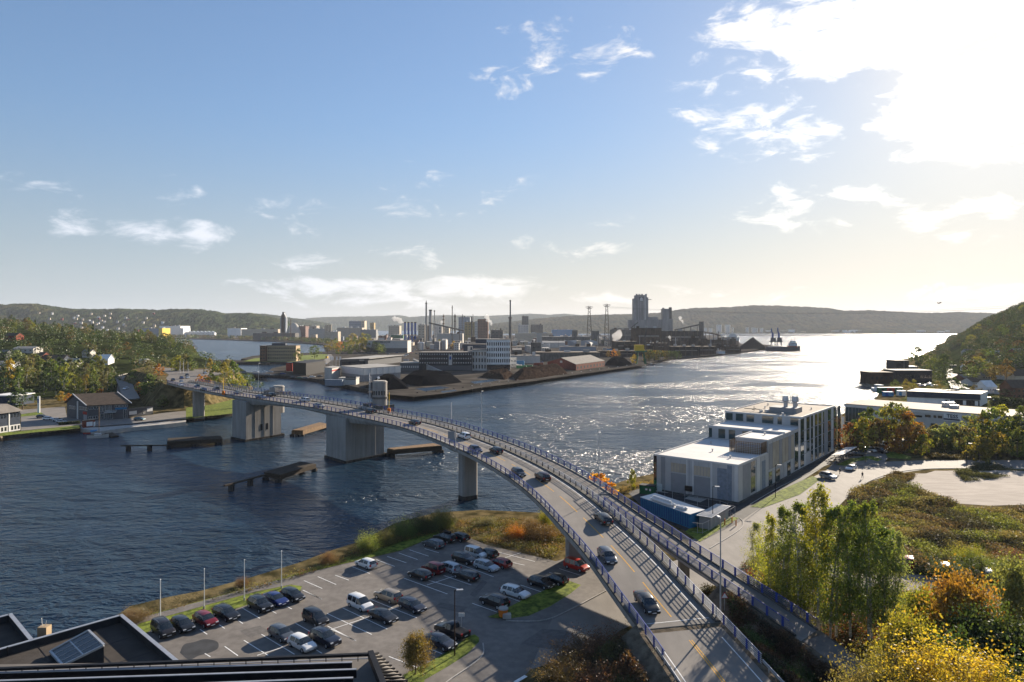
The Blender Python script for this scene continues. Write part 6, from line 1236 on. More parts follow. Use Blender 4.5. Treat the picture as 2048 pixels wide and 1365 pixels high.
for kd, c, px, by, hd, lab in ROADCARS: car(kd, c, G(px, by, 2.09), hd, lab, 'SUV' if kd == 'suv' else 'van' if kd == 'mpv' else 'car', lod=0 if by > 930 else 1)
yc = bx('container', 'yellow and white container with a flat pale roof before the autumn thicket', 'container', 1811, 898, 6.2, 2.6, 2.7, -.12, 'yellow', parts=[('roof', 'offwhite', (-3.5, -.5, 2.7, 3.5, 3.0, 2.85)), ('door', 'panel_pale', (-3.12, -.06, .05, -.5, 0, 2.65)), ('rib', 'mustard', (.4, -.05, .1, .5, 0, 2.6)), ('rib', 'mustard', (1.2, -.05, .1, 1.3, 0, 2.6)), ('rib', 'mustard', (2.0, -.05, .1, 2.1, 0, 2.6)), ('rib', 'mustard', (2.7, -.05, .1, 2.8, 0, 2.6))])
p = G(1683, 888, 2.1); t = pole_thing('flagpole', 'white banner flagpole at the far corner of the grey hall', 'flagpole', p, ZY(826, p.y)-2.1, .08, 'white'); b = MB(); b.box(p.x+.1, p.y-.02, ZY(860, p.y), p.x+1.0, p.y+.02, ZY(834, p.y)); b.build('banner', 'white', t)
# people
def person(px, by, label, face, stride, col=(.02, .02, .028)):
    p = G(px, by, 2.12); t = thing('person', label, 'person', p, math.atan2(face[1], face[0])-math.pi/2)
    J = {'pel': (0, 0, .95), 'ch': (0, .02, 1.35), 'nk': (0, .03, 1.50), 'hd': (0, .05, 1.66), 'tp': (0, .04, 1.78), 'sl': (-.19, .02, 1.42), 'sr': (.19, .02, 1.42), 'el': (-.26, -.12*stride, 1.15), 'er': (.26, .14*stride, 1.15), 'hl': (-.25, .06*stride, .92), 'hr': (.25, .34*stride, .98),
         'tl': (-.10, 0, .88), 'tr': (.10, 0, .88), 'kl': (-.11, .22*stride, .50), 'kr': (.11, -.06*stride, .48), 'fl': (-.11, .26*stride, .08), 'fr': (.11, -.34*stride, .12), 'ol': (-.11, .42*stride+.05, .05), 'or': (.11, -.22*stride+.05, .04)}
    Rd = {'pel': .15, 'ch': .17, 'nk': .06, 'hd': .10, 'tp': .07, 'sl': .075, 'sr': .075, 'el': .05, 'er': .05, 'hl': .035, 'hr': .035, 'tl': .10, 'tr': .10, 'kl': .07, 'kr': .07, 'fl': .05, 'fr': .05, 'ol': .04, 'or': .04}
    E = ['pel ch', 'ch nk', 'nk hd', 'hd tp', 'ch sl', 'ch sr', 'sl el', 'sr er', 'el hl', 'er hr', 'pel tl', 'pel tr', 'tl kl', 'tr kr', 'kl fl', 'kr fr', 'fl ol', 'fr or']
    ks = list(J); me = bpy.data.meshes.new('body'); me.from_pydata([J[k] for k in ks], [tuple(ks.index(a) for a in e.split()) for e in E], []); o = bpy.data.objects.new('body', me); COL.objects.link(o); o.parent = t
    md = o.modifiers.new('skin', 'SKIN'); o.modifiers.new('sub', 'SUBSURF').levels = 1
    for i, k in enumerate(ks): me.skin_vertices[0].data[i].radius = (Rd[k], Rd[k]*.8 if k in ('ch', 'pel') else Rd[k])
    me.skin_vertices[0].data[0].use_root = True; me.materials.append(MATS['clothes'])
    b = MB(); b.tube([(0, .045, 1.56), (0, .05, 1.64), (0, .05, 1.74), (0, .04, 1.80)], [.07, .108, .105, .05], 10); b.build('head', 'skin', t, local=True, smooth=True)
    b = MB(); b.tube([(0, .02, 1.68), (0, .02, 1.76), (0, .02, 1.825)], [.118, .118, .05], 10); b.build('hair', 'black', t, local=True, smooth=True); return t
person(1724.8, 957, 'person in dark clothes walking on the road toward the viewer', (-.2, -1), 1.0); person(1679.5, 949, 'person in dark clothes walking at the kerb beside the white sedan', (.3, -1), -.8)

# --- the long pale hall at the right, with its lettering
th = B3('warehouse', 'long pale low hall with TESS lettering behind the autumn thicket', 'building', Vector((144.8, 296.3)), Vector((214.0, 225.5)), Vector((232.0, 244.5)), 2.0, 9.6, 'offwhite', 'roof_tan', rt=.3)
th.A, th.w = th.A, (Vector((144.8, 296.3, 0))-th.B).length
tt = lambda px: next((k*.5 for k in range(0, 260) if (th.P('f', k*.5, 0).x/th.P('f', k*.5, 0).y) < (px-1024)/1365), 0)
th.pane('f', tt(1747), tt(1692), 2.2, 8.4, 'glass_green', 'glazed_wall', .1)
for k in range(9): x = tt(1692)-(tt(1692)-tt(1747))*k/8; th.pane('f', x-.06, x+.06, 2.2, 8.4, 'panel_mid', 'mullion', .2)
th.pane('f', tt(2060), tt(1690), 8.6, 9.58, 'panel_pale', 'fascia', .08)
for a, c, z0, z1 in ((1845, 1820, 6.6, 7.4), (1864, 1851, 6.9, 7.9), (1873, 1868, 6.9, 7.9), (1886, 1876, 6.9, 7.9), (1845, 1830, 3.8, 4.6), (1872, 1862, 3.6, 4.6)): th.pane('f', tt(a), tt(c), z0, z1, 'glass')
th.pane('f', tt(1925), tt(1888), 6.2, 9.0, 'white', 'sign_panel', .12)
mid = (tt(1925)+tt(1888))/2; text_mesh('TESS', 1.9, .04, 'navy_clad', 'sign_lettering', th.o, th.P('f', mid, 7.45, .22), -th.e); th.pane('f', tt(1922), tt(1890), 6.5, 7.1, 'navy_clad', 'sign_stripe', .16)
for px, u, s_ in ((1895, 14, 1.0), (1876, 19, 1.4)): p = th.P('f', tt(px), 9.9, -u); b = MB(); b.box(p.x-s_*1.4, p.y-s_, 9.9, p.x+s_*1.4, p.y+s_, 9.9+s_*1.3); b.build('roof_vent', 'steel', th.o)
# the low warehouse behind it
wh = B3('warehouse', 'white walled low warehouse with a dark blue-grey roof band', 'building', (1814, 806), (1961, 813), (1975, 806), 2.0, 8.2, 'white', 'dark_clad', rt=.2)
wh.pane('f', 0, wh.w, 5.2, 8.15, 'navy_clad', 'roof_band', .4); wh.pane('f', .4, wh.w*.40, 2.1, 5.0, 'dark_clad', 'shopfront', .1)
for k in range(6): wh.pane('f', 1.0+k*2.6, 2.4+k*2.6, 2.3, 4.6, 'glass' if k % 2 else 'white', 'window', .18)
# --- boatyard and houses at the right
def simple(name, label, cat, px0, px1, by, ty, depth, wall, roof, z0=2.0, win=None, rot=0., gable=0., rt=.4, over=.3, group=None, lean=0.):
    a, c = G(px0, by, z0), G(px1, by, z0); w = (c-a).length; D = a.y; z1 = ZY(ty, D)
    e = Vector((math.cos(rot), math.sin(rot), 0)); B_ = c if rot >= 0 else c; A_ = B_-e*w/max(.3, math.cos(rot)); gd = Vector((-e.y, e.x, 0)); C_ = B_+gd*depth
    s = B3(name, label, cat, Vector(A_.xy), Vector(B_.xy), Vector(C_.xy), z0, z1, wall, None if gable else roof, group, over, rt)
    if gable:
        A2, B2, C2, D2 = [Vector((p.x, p.y, z1)) for p in (s.A, s.B, s.C, s.D)]; u = Vector((0, 0, gable)); o_ = over
        m1, m2 = (A2+D2)/2+u, (B2+C2)/2+u; b = MB(); b.add([A2, D2, m1], [(0, 1, 2)]); b.build('gable', wall, s.o); b = MB(); b.add([B2, C2, m2], [(0, 1, 2)]); b.build('gable', wall, s.o)
        ex = s.e*o_; gy = s.g*o_; dn = Vector((0, 0, -gable*o_/(depth/2))); b = MB(); t_ = Vector((0, 0, .25))
        for P_, Q_, sg in ((A2, B2, -1), (D2, C2, 1)):
            q = [P_+ex+gy*sg+dn, Q_-ex+gy*sg+dn, m2-ex, m1+ex]; b.add(q+[v+t_ for v in q], [(3, 2, 1, 0), (4, 5, 6, 7), (0, 1, 5, 4), (1, 2, 6, 5), (2, 3, 7, 6), (3, 0, 4, 7)])
        s.roof = b.build('roof', roof, s.o)
    if win: n, r_, wf, hf, m_ = win; s.grid('f', n, r_, z0+.6, z1-.3, wf, hf, m_)
    return s
simple('house', 'white gabled house lit by the sun at the foot of the right slope', 'house', 1968, 1994, 787, 774, 8, 'white', 'white', gable=3.6, rot=.3, win=(4, 1, .3, .4, 'glass'))
simple('house', 'dark brown house at the right edge below the slope', 'house', 2024, 2062, 800, 776, 10, 'brown_wall', 'roof_brown', gable=4.0, win=(4, 2, .4, .4, 'glass'))
simple('house', 'brown house among trees right of the winding road', 'house', 1962, 2012, 752, 735, 12, 'brown_wall', 'roof_grey', z0=4, gable=3.5, win=(6, 1, .4, .5, 'glass'))
simple('house', 'pale house at the right edge above the hedge', 'house', 2030, 2070, 770, 752, 10, 'beige', 'roof_brown', z0=4, gable=4)
simple('boat_shed', 'wide dark boatyard shed with pale roof edge and glazed upper floor', 'shed', 1791, 1864, 765, 742, 16, 'dark_clad', 'roof_light', win=(9, 1, .8, .4, 'glass'))
simple('boat_shed', 'dark brown waterfront shed left of the boatyard', 'shed', 1740, 1786, 768, 746, 14, 'rust', 'roof_brown', win=(5, 1, .5, .3, 'black'))
simple('boat_shed', 'tall dark boatyard building behind the glazed shed', 'shed', 1791, 1818, 742, 722, 16, 'dark_clad', 'dark_clad', win=(4, 2, .5, .4, 'glass'))
simple('boat_shed', 'low white roofed shed behind the boatyard', 'shed', 1812, 1836, 740, 734, 14, 'offwhite', 'white')
for k, (px, c_) in enumerate(((1766, 'green'), (1781, 'red'), (1798, 'green'))): bx('container', '%s container in the boatyard row %s' % (('dark green', 'rust-red', 'green')[k], ('nearest the water', 'between the green ones', 'farthest from the water')[k]), 'container', px, 787, 5.0, 2.5, 3.4, 0, c_, group='boatyard containers', parts=[('roof', 'panel_pale', (-2.6, -.2, 3.4, 2.6, 2.6, 3.55)), ('door', 'dark_clad', (-.8, -.05, .1, .8, 0, 2.6))])
bx('container', 'pale blue and white box container beside the boatyard driveway', 'container', 1805, 792, 4.5, 2.5, 3.0, 0, 'panel_pale', parts=[('door', 'blue', (-2, -.05, .1, -.4, 0, 2.6))])
bx('container', 'blue box container behind the long pale hall', 'container', 1778, 793, 5.5, 2.5, 2.6, 0, 'blue', parts=[('door', 'deep_blue', (-2, -.05, .1, -.4, 0, 2.4))])
simple('house', 'large white low house with grey roof high on the right slope', 'house', 1977, 2080, 702, 689, 14, 'white', 'roof_grey', z0=14, gable=3.2, win=(12, 1, .5, .5, 'glass'))
simple('carport', 'pale flat carport beside the broad dark tree', 'carport', 1916, 1944, 785, 779, 8, 'offwhite', 'roof_light', win=(4, 1, .6, .6, 'black'))
simple('carport', 'low pale garage right of the white gabled house', 'garage', 2002, 2024, 790, 782, 6, 'offwhite', 'roof_light', win=(3, 1, .6, .6, 'black'))
sheet('winding_road', GP(3, 1890, 800, 1904, 780, 1896, 765, 1891, 752, 1892, 742, 1904, 732, 1914, 726, 1922, 723, 1923, 727, 1916, 737, 1913, 745, 1917, 757, 1925, 770, 1940, 782, 1960, 800), 3.3, 'asphalt_road')
cb_ = thing('bus', 'pale bus driving down the winding road at the right', 'bus', G(1906, 737, 3.3), .2); b = MB(); b.box(-4.5, 0, .5, 4.5, 2.6, 3.1); b.build('body', 'offwhite', cb_, local=True); b = MB(); b.box(-4.4, -.05, 1.5, 4.4, 0, 2.5); b.build('windows', 'glass', cb_, local=True)
for x in (-2.8, 2.8): b = MB(); b.tube([(x, -.05, .5), (x, .3, .5)], [.5, .5], 10); b.build('wheel', 'rubber', cb_, local=True)
rn = random.Random(21)
for k, (px, by) in enumerate(((1868, 786), (1880, 788), (1892, 790), (1835, 772), (1845, 774), (1856, 771), (1868, 774), (1950, 806), (1976, 800), (1990, 803), (1962, 797))):
    col_, nm_ = [(WHT, 'white'), (SIL, 'silver'), (BLK, 'black'), (DRD, 'dark red'), (BLU, 'blue')][k % 5]; car(rn.choice(['hatch', 'wagon', 'suv']), col_, G(px, by, 2.05), (rn.choice([-1, 1]), .3), '%s car parked around the boatyard at the right' % nm_, group='cars parked around the boatyard', lod=2)
def boat(name, label, px, by, L, W, H, rz, hull, deckm='white', cabin=(.25, .3, .5, 1.0), mast=0, cat='boat', z=0.):
    p = G(px, by, z); t = thing(name, label, cat, p, rz); b = MB(); n = 9; R_ = []
    for k in range(n):
        f = k/(n-1); x = (f-.5)*L; w = W/2*min(1, (f+.12)/.35)*(1-max(0, (f-.6)/.4)**2*.98); h = H*(1+.35*max(0, (f-.5)/.5)**2); R_.append([(x, -w, h), (x, -w*.8, .0), (x, 0, -.5), (x, w*.8, .0), (x, w, h)])
    vs_ = [q for r_ in R_ for q in r_]; b.add(vs_, [(k*5+j, k*5+j+1, (k+1)*5+j+1, (k+1)*5+j) for k in range(n-1) for j in range(4)]+[(0, 1, 2, 3, 4)][::1]+[tuple((n-1)*5+j for j in range(5))[::-1]]); b.build('hull', hull, t, local=True)
    b = MB(); b.add([(r_[0][0], r_[0][1]*.97, r_[0][2]-.06*H) for r_ in R_]+[(r_[4][0], r_[4][1]*.97, r_[4][2]-.06*H) for r_ in R_], [(k, k+1, n+k+1, n+k) for k in range(n-1)]); b.build('deck', deckm, t, local=True)
    if cabin: x0, wl_, ln, ch = cabin; b = MB(); b.box((x0-.5)*L, -W*wl_, H*.9, (x0-.5+ln)*L, W*wl_, H+ch); c_ = b.build('cabin', 'white', t, local=True); b = MB(); b.box((x0-.5)*L-.03, -W*wl_-.03, H+ch*.45, (x0-.5+ln)*L+.03, W*wl_+.03, H+ch*.75); b.build('windows', 'glass', c_, local=True)
    if mast: b = MB(); b.bar((L*.05, 0, H), (L*.05, 0, H+mast), .14); b.bar((L*.05, 0, H+1.2), (-L*.35, 0, H+1.3), .12); b.build('mast', 'wood', t, local=True)
    return t
boat('fishing_boat', 'white boat with cabin moored at the boatyard', 1757, 782, 12, 4, 1.6, 1.9, 'white', cabin=(.25, .35, .45, 2.6), mast=5)
boat('tugboat', 'small dark boat at the tip of the boatyard dock', 1724, 767, 9, 3.4, 1.3, 1.2, 'dark_clad', cabin=(.3, .3, .35, 2.2), mast=4)
b = MB(); b.prism(GP(1.2, 1728, 768, 1760, 779, 1772, 771, 1738, 762), -.5, 1.3); tag(b.build('dock', 'wood_wet'), 'dark timber dock at the boatyard', 'dock')
for px, by, ty, lab in ((1771, 742, 706, 'thin mast beside the boatyard sheds, taller of the left pair'), (1768, 742, 712, 'thin mast beside the boatyard sheds, shorter of the left pair'), (1808, 742, 704, 'thin mast above the tall dark boatyard building')): p = G(px, by, 2); pole_thing('mast', lab, 'mast', p, ZY(ty, p.y)-2, .18, 'steel')

HR = bvh('hill_right', 'ground_near_bank'); rn = random.Random(4)
for k, (px, by) in enumerate(((1946, 742), (1962, 724), (1985, 735), (2012, 722), (2035, 735), (1998, 716), (1935, 765), (1952, 772), (2040, 712), (1975, 760), (2020, 760), (1888, 800), (1944, 712))):
    h_ = hit(HR, px, by)
    if h_ is None: continue
    wn = ['white', 'brown_wall', 'offwhite', 'red_brick', 'beige'][k % 5]; simple('house', '%s house among the trees of the right slope' % {'white': 'white', 'brown_wall': 'brown', 'offwhite': 'off-white', 'red_brick': 'dark red', 'beige': 'beige'}[wn], 'house', px-11, px+11, by, by-8, 9, wn, ('roof_grey', 'roof_brown', 'roof_light')[k % 3], z0=h_.z, gable=2.6, win=(4, 1, .35, .4, 'glass'), rot=rn.uniform(0, .4), group='houses on the right slope')
# --- left bank
gh = B3('waterfront_house', 'two storey grey clad waterfront house with brown pitched roof and white windows', 'house', (133.7, 835), (176, 842), (257, 837), 2.0, 8.8, 'grey_clad')
A2, B2, C2, D2 = [Vector((p.x, p.y, 8.8)) for p in (gh.A, gh.B, gh.C, gh.D)]; m1 = B2.lerp(A2, .60)+Vector((0, 0, 4.0)); m2 = C2.lerp(D2, .60)+Vector((0, 0, 4.0))
b = MB(); b.add([B2, A2, m1], [(0, 1, 2)]); b.build('gable', 'grey_clad', gh.o); b = MB(); b.add([C2, D2, m2], [(0, 1, 2)]); b.build('gable', 'grey_clad', gh.o)
b = MB(); g_ = gh.g*.9; e_ = gh.e*.8
for q in ([B2-g_-e_-Vector((0, 0, .35)), C2+g_-e_-Vector((0, 0, .35)), m2+g_, m1-g_], [A2-g_+e_-Vector((0, 0, .4)), D2+g_+e_-Vector((0, 0, .4)), m2+g_, m1-g_]): b.add(q+[v+Vector((0, 0, .3)) for v in q], [(3, 2, 1, 0), (4, 5, 6, 7), (0, 1, 5, 4), (1, 2, 6, 5), (2, 3, 7, 6), (3, 0, 4, 7)])
b.build('roof', 'roof_brown', gh.o); b = MB(); b.bar(m1-g_+Vector((0, 0, .35)), B2-g_-e_+Vector((0, 0, 0)), .2, .4); b.bar(m2+g_+Vector((0, 0, .35)), C2+g_-e_, .2, .4); b.build('bargeboard', 'white', gh.o)
W_ = gh.d
for t0, t1, z0, z1 in ((.3, .12*W_, 6.9, 8.1), (.14*W_, .25*W_, 6.9, 8.1), (.29*W_, .34*W_, 5.6, 8.4), (.36*W_, .42*W_, 5.6, 8.4), (.44*W_, .50*W_, 5.6, 8.4), (.52*W_, .57*W_, 5.6, 8.4), (.66*W_, .74*W_, 7.2, 8.2), (.77*W_, .84*W_, 7.2, 8.2), (.88*W_, .97*W_, 7.2, 8.2), (.3, .10*W_, 2.8, 3.9), (.12*W_, .24*W_, 2.8, 3.9), (.30*W_, .38*W_, 2.2, 4.8), (.41*W_, .48*W_, 2.2, 4.8), (.51*W_, .60*W_, 2.2, 4.8), (.87*W_, .96*W_, 2.2, 6)):
    gh.pane('r', t0, t1, z0, z1, 'glass', frame=True)
for t0, t1 in ((.6, 2.2), (2.6, 4.2), (4.6, 6.2), (6.6, 8.2)): gh.pane('f', t0, t1, 6.4, 7.8, 'glass', frame=True)
for t0, t1 in ((12, 13.6), (14.2, 15.8), (16.4, 18)): gh.pane('f', t0, t1, 6.2, 7.6, 'glass', frame=True)
gh.pane('f', 1.0, 4.6, 4.6, 5.8, 'red', 'sign_panel', .1); gh.pane('f', 1.0, 4.0, 2.1, 4.4, 'panel_mid', 'door', .1); gh.pane('f', 9.2, 9.9, 2.1, 10, 'panel_pale', 'ladder', .3); gh.pane('r', .66*W_, .95*W_, 6.2, 7.0, 'blue', 'sign_panel', .12)
b = MB(); p = gh.P('r', .36*W_, 5.2, 0); q = gh.P('r', .66*W_, 5.2, 0); b.bar(p-gh.e*1.0, q-gh.e*1.0, 1.8, .15); b.build('balcony', 'panel_pale', gh.o); b = MB()
for z in (5.6, 5.9, 6.2): b.bar(Vector((p.x, p.y, z))-gh.e*1.85, Vector((q.x, q.y, z))-gh.e*1.85, .06)
b.build('balcony_railing', 'white', gh.o)
ex = B3('annex', 'low grey annex with banners beside the grey waterfront house', 'building', (257, 835), (282, 832), (306, 829), 2.0, 5.6, 'grey_clad', 'roof_grey'); ex.pane('f', 2.0, 5.6, 3.0, 4.6, 'white', 'banner', .1); ex.pane('r', 3.0, 5.8, 3.6, 5.2, 'white', 'banner', .1); ex.pane('r', 1.0, 1.9, 2.8, 4.4, 'glass', frame=True)
nv = B3('office_building', 'dark navy clad building with grey hipped roof cut by the left edge', 'building', (-60, 869), (-20, 870), (40.5, 860.5), 2.0, 9.6, 'navy_clad'); A2, B2, C2, D2 = [Vector((p.x, p.y, 9.6)) for p in (nv.A, nv.B, nv.C, nv.D)]; k = .9
q = [A2+(nv.e-nv.g)*k, B2+(-nv.e-nv.g)*k, C2+(-nv.e+nv.g)*k, D2+(nv.e+nv.g)*k]; cc = (A2+B2+C2+D2)/4; qq = [v.lerp(cc, .6)+Vector((0, 0, 3.2)) for v in q]; b = MB(); b.add(q+qq, [(0, 1, 5, 4), (1, 2, 6, 5), (2, 3, 7, 6), (3, 0, 4, 7), (4, 5, 6, 7), (3, 2, 1, 0)]); b.build('roof', 'roof_grey', nv.o)
nv.grid('r', 9, 1, 7.2, 9.2, .6, .7, 'glass'); nv.grid('r', 9, 1, 2.2, 4.4, .6, .7, 'glass'); nv.pane('r', 0, nv.d, 2.0, 4.5, 'panel_pale', 'plinth', .03); nv.pane('r', nv.d*.6, nv.d*.61+.3, 2.1, 9.4, 'white', 'downpipe', .15)
simple('flat_roof_building', 'dark building with white flat roof edge behind the navy one', 'building', -20, 31, 812, 793, 14, 'navy_clad', 'white', rt=.5)
kq = B3('kiosk', 'small red kiosk with white shutters on the quay beside the sailing boat', 'kiosk', (164, 855), (166, 856.5), (190, 854), 1.6, 4.4, 'red_brick', 'dark_clad', rt=.2); kq.pane('r', 1.3, 3.6, 2.1, 3.9, 'white', 'shutter', .08); kq.pane('r', 3.9, 4.6, 1.7, 3.7, 'white', 'door', .08)
b = MB(); b.prism(GP(1.4, 161, 858, 200, 864, 263, 856, 330, 850, 372, 845, 372, 841, 330, 844, 263, 848, 200, 853, 165, 850), -1, 1.62); tag(b.build('quay', 'concrete_pale'), 'pale stone quay edge along the left bank', 'quay')
bt = boat('sailboat', 'white sailing boat with wooden mast and blue cover moored at the left quay', 196, 876, 7.5, 2.8, 1.1, .25, 'offwhite', 'wood', cabin=(.35, .25, .3, .6), mast=11); b = MB(); b.tube([(-2.6, 0, 2.6), (-.4, 0, 2.9)], [.5, .3], 6); b.build('boom_cover', 'tarp', bt, local=True)
boat('rowing_boat', 'small reddish rowing boat left of the sailing boat', 175, 868, 3.2, 1.3, .5, .1, 'red', 'wood', cabin=None)
b = MB(); b.prism(GP(.5, 203, 864, 218, 862, 238, 872, 222, 874), .1, .55); tag(b.build('floating_dock', 'wood_wet'), 'grey floating dock beside the sailing boat', 'dock')
p = G(77.5, 826, 2); t = thing('sign_pylon', 'tall white sign pylon on the grass at the left car park', 'sign', p); b = MB(); b.box(p.x-.55, p.y-.2, 2, p.x+.55, p.y+.2, ZY(793, p.y)); b.build('pylon', 'white', t); b = MB(); b.box(p.x-.45, p.y-.24, ZY(806, p.y), p.x+.1, p.y-.2, ZY(798, p.y)); b.build('logo_panel', 'deep_blue', t)
sheet('left_car_park', GP(2, 42, 862, 42, 822, 130, 815, 134, 835, 176, 842, 257, 837, 330, 826, 372, 822, 372, 838, 263, 848, 200, 853, 160, 851), 2.03, 'asphalt_road'); sheet('left_road', GP(2, -60, 832, 0, 829, 130, 820, 130, 814, 0, 823, -60, 826), 2.05, 'asphalt_road')
sheet('grass_verge', GP(2, -60, 878, 0, 873, 64, 866, 129, 860, 160, 857, 158, 851, 110, 856, 42, 863, 0, 866, -60, 872), 2.06, 'grass'); sheet('grass_verge', GP(2, 42, 829, 80, 824, 88, 830, 42, 834), 2.07, 'grass'); sheet('lawn', GP(2, 372, 823, 372, 800, 480, 796, 476, 822, 463, 828, 404, 834, 372, 838), 2.04, 'grass')
for k, (kd, c_, px, by, lab) in enumerate((('wagon', BLK, 84, 836, 'black estate car behind the white one in the left car park'), ('wagon', WHT, 97, 840, 'white estate car in the left car park'), ('hatch', SIL, 116, 843, 'silver hatchback nearest the hedge in the left car park'), ('hatch', SIL, 123, 846, 'pale silver hatchback lowest in the left car park'), ('wagon', (.05, .12, .14), 279, 841, 'teal estate car at the quay beside the grey annex'))): car(kd, c_, G(px, by, 2.05), (1, -.15), lab, lod=1)
hb_ = thing('hedge', 'clipped dark hedge in front of the cars in the left car park', 'hedge', G(138, 849, 2)); rng = np.random.default_rng(8); a_, b_ = G(118, 851, 2), G(160, 848, 2); n = 1800; P = np.stack([np.linspace(a_.x, b_.x, n), np.linspace(a_.y, b_.y, n)+rng.uniform(-.6, .6, n), 2+rng.uniform(0, 1.3, n)], 1)-np.array(wl(hb_)); V, F = quads(P, .35, rng); o = npmesh('foliage', V, F, 'leaf', hb_); o.color = (.03, .045, .012, 1)
RC_ = GP(6, 231, 757, 262, 748, 290, 800, 225, 800)
b = MB(); b.prism([tuple(q) for q in GP(2, 232, 800, 272, 800, 258, 775, 246, 768, 236, 772)], 1.9, 4.2); o = b.build('ramp_road', 'asphalt_road'); o['kind'] = 'structure'
sheet('ramp_road', GP(6, 231, 757, 243, 752, 262, 748, 262, 757, 268, 775, 280, 797, 246, 800, 240, 780), 6.0, 'asphalt_road')
b = MB(); q = [G(231, 757, 6), G(240, 753, 6), G(250, 751, 6), G(261, 749.5, 6)]
for u_, v_ in zip(q[:-1], q[1:]): b.bar(u_+Vector((0, 0, .5)), v_+Vector((0, 0, .5)), .3, 1.4)
tag(b.build('retaining_wall', 'concrete_pale'), 'pale curved wall at the top of the left ramp road', 'wall')
for kd, c_, px, by, lab in (('hatch', SIL, 252, 761, 'silver car near the top of the left ramp road'), ('sedan', WHT, 252, 779, 'white car halfway down the left ramp road')): car(kd, c_, G(px, by, 6.1), (.1, -1), lab, lod=1)
for px, by, c_, s_, lab in ((375, 757, WHT, 'hatch', 'white hatchback waiting at the junction'), (363, 765, SIL, 'hatch', 'silver hatchback second in the queue at the junction'), (346, 762, BLK, 'wagon', 'black car at the left corner of the junction'), (374, 752, BLK, 'wagon', 'black estate in the junction'), (410, 748, SIL, 'hatch', 'silver hatchback on the far side of the junction'), (363, 758, BLU, 'sedan', 'blue sedan in the queue at the junction')):
    car(s_, c_, G(px, by, JZ+.08), (.5, -.8), lab, lod=1)
for px, by, ty, lab in ((360, 747, 722, 'lattice gantry post at the junction, left'), (367, 747, 722, 'lattice gantry post at the junction, right'), (376, 752, 724, 'slim lamp post in the junction'), (412, 746, 722, 'slim lamp post at the far side of the junction')): p = G(px, by, JZ); pole_thing('gantry_post' if 'gantry' in lab else 'street_lamp', lab, 'post' if 'gantry' in lab else 'street lamp', p, ZY(ty, p.y)-JZ, .16, 'white' if 'gantry' in lab else 'steel')
# low bridge over the channel
lbp = thing('low_bridge', 'low flat bridge crossing the narrow channel to the island', 'bridge', G(505, 750, 3)); b = MB(); a_, c_ = G(474, 745, 4), G(545, 751, 4); b.bar(a_, c_, 11, 1.0); b.build('deck', 'concrete_dark', lbp); b = MB(); b.bar(a_+Vector((0, -5.4, 1)), c_+Vector((0, -5.4, 1)), .15, .9); b.build('railing', 'steel_blue', lbp)
for px in (509, 518, 527): p = G(px, 756, 0); b = MB(); b.box(p.x-1.6, p.y-1, -1, p.x+1.6, p.y+6, 3.4); b.build('pier', 'quay', lbp)
for k, (px, c_) in enumerate(((490, BLK), (512, WHT), (530, WHT), (541, SIL))): car('wagon', c_, G(px, 745.5, 4.6), (1, .1), ('black car at the left end of the low bridge', 'white car in the middle of the low bridge', 'white car near the right end of the low bridge', 'silver car just past the low bridge')[k], lod=2)
# left hill houses
def house_at(px0, px1, by, ty, d, wall, roof, label, gable=2.6, z0=None, win=(4, 1, .35, .4, 'glass')):
    h_ = hit(HB, (px0+px1)/2, by); z0 = z0 if z0 is not None else (h_.z if h_ is not None else 4); return simple('house', label, 'house', px0, px1, by, ty, d, wall, roof, z0=z0, gable=gable, win=win)
house_at(82, 126, 727, 720, 10, 'navy_clad', 'roof_brown', 'dark house with long brown roof above the birch belt', 3.6); house_at(74, 85, 722, 712, 9, 'red_brick', 'roof_brown', 'red house end beside the long brown roof', 2.6)
house_at(183, 192, 727, 718, 8, 'white', 'roof_grey', 'white gabled house left of its white neighbour above the birches', 3); house_at(198, 216, 729, 719, 9, 'white', 'white', 'white gabled house with dormer above the birch belt', 3.6); house_at(130, 152, 733, 726, 9, 'offwhite', 'roof_light', 'pale gabled house half hidden behind the birches', 3)
house_at(164, 180, 716, 705, 8, 'offwhite', 'roof_grey', 'pale grey house between dark trees on the left hill', 2); house_at(25, 66, 706, 698, 12, 'offwhite', 'roof_light', 'low modern pale house on the left hill', 1.6); house_at(-20, 18, 740, 728, 12, 'white', 'roof_light', 'white house at the left edge behind the trees', 1.6); house_at(-20, 12, 716, 706, 10, 'grey_clad', 'roof_grey', 'grey house at the left edge of the hill', 2); house_at(10, 32, 682, 672, 10, 'red_brick', 'roof_brown', 'dark red house high on the left hill', 2.4); house_at(278, 290, 728, 721, 8, 'white', 'roof_light', 'white shed at the inner shore', 1)
FB = bvh('hills_left', 'hills_beyond_left'); rn = random.Random(9); k = 0; placed = []
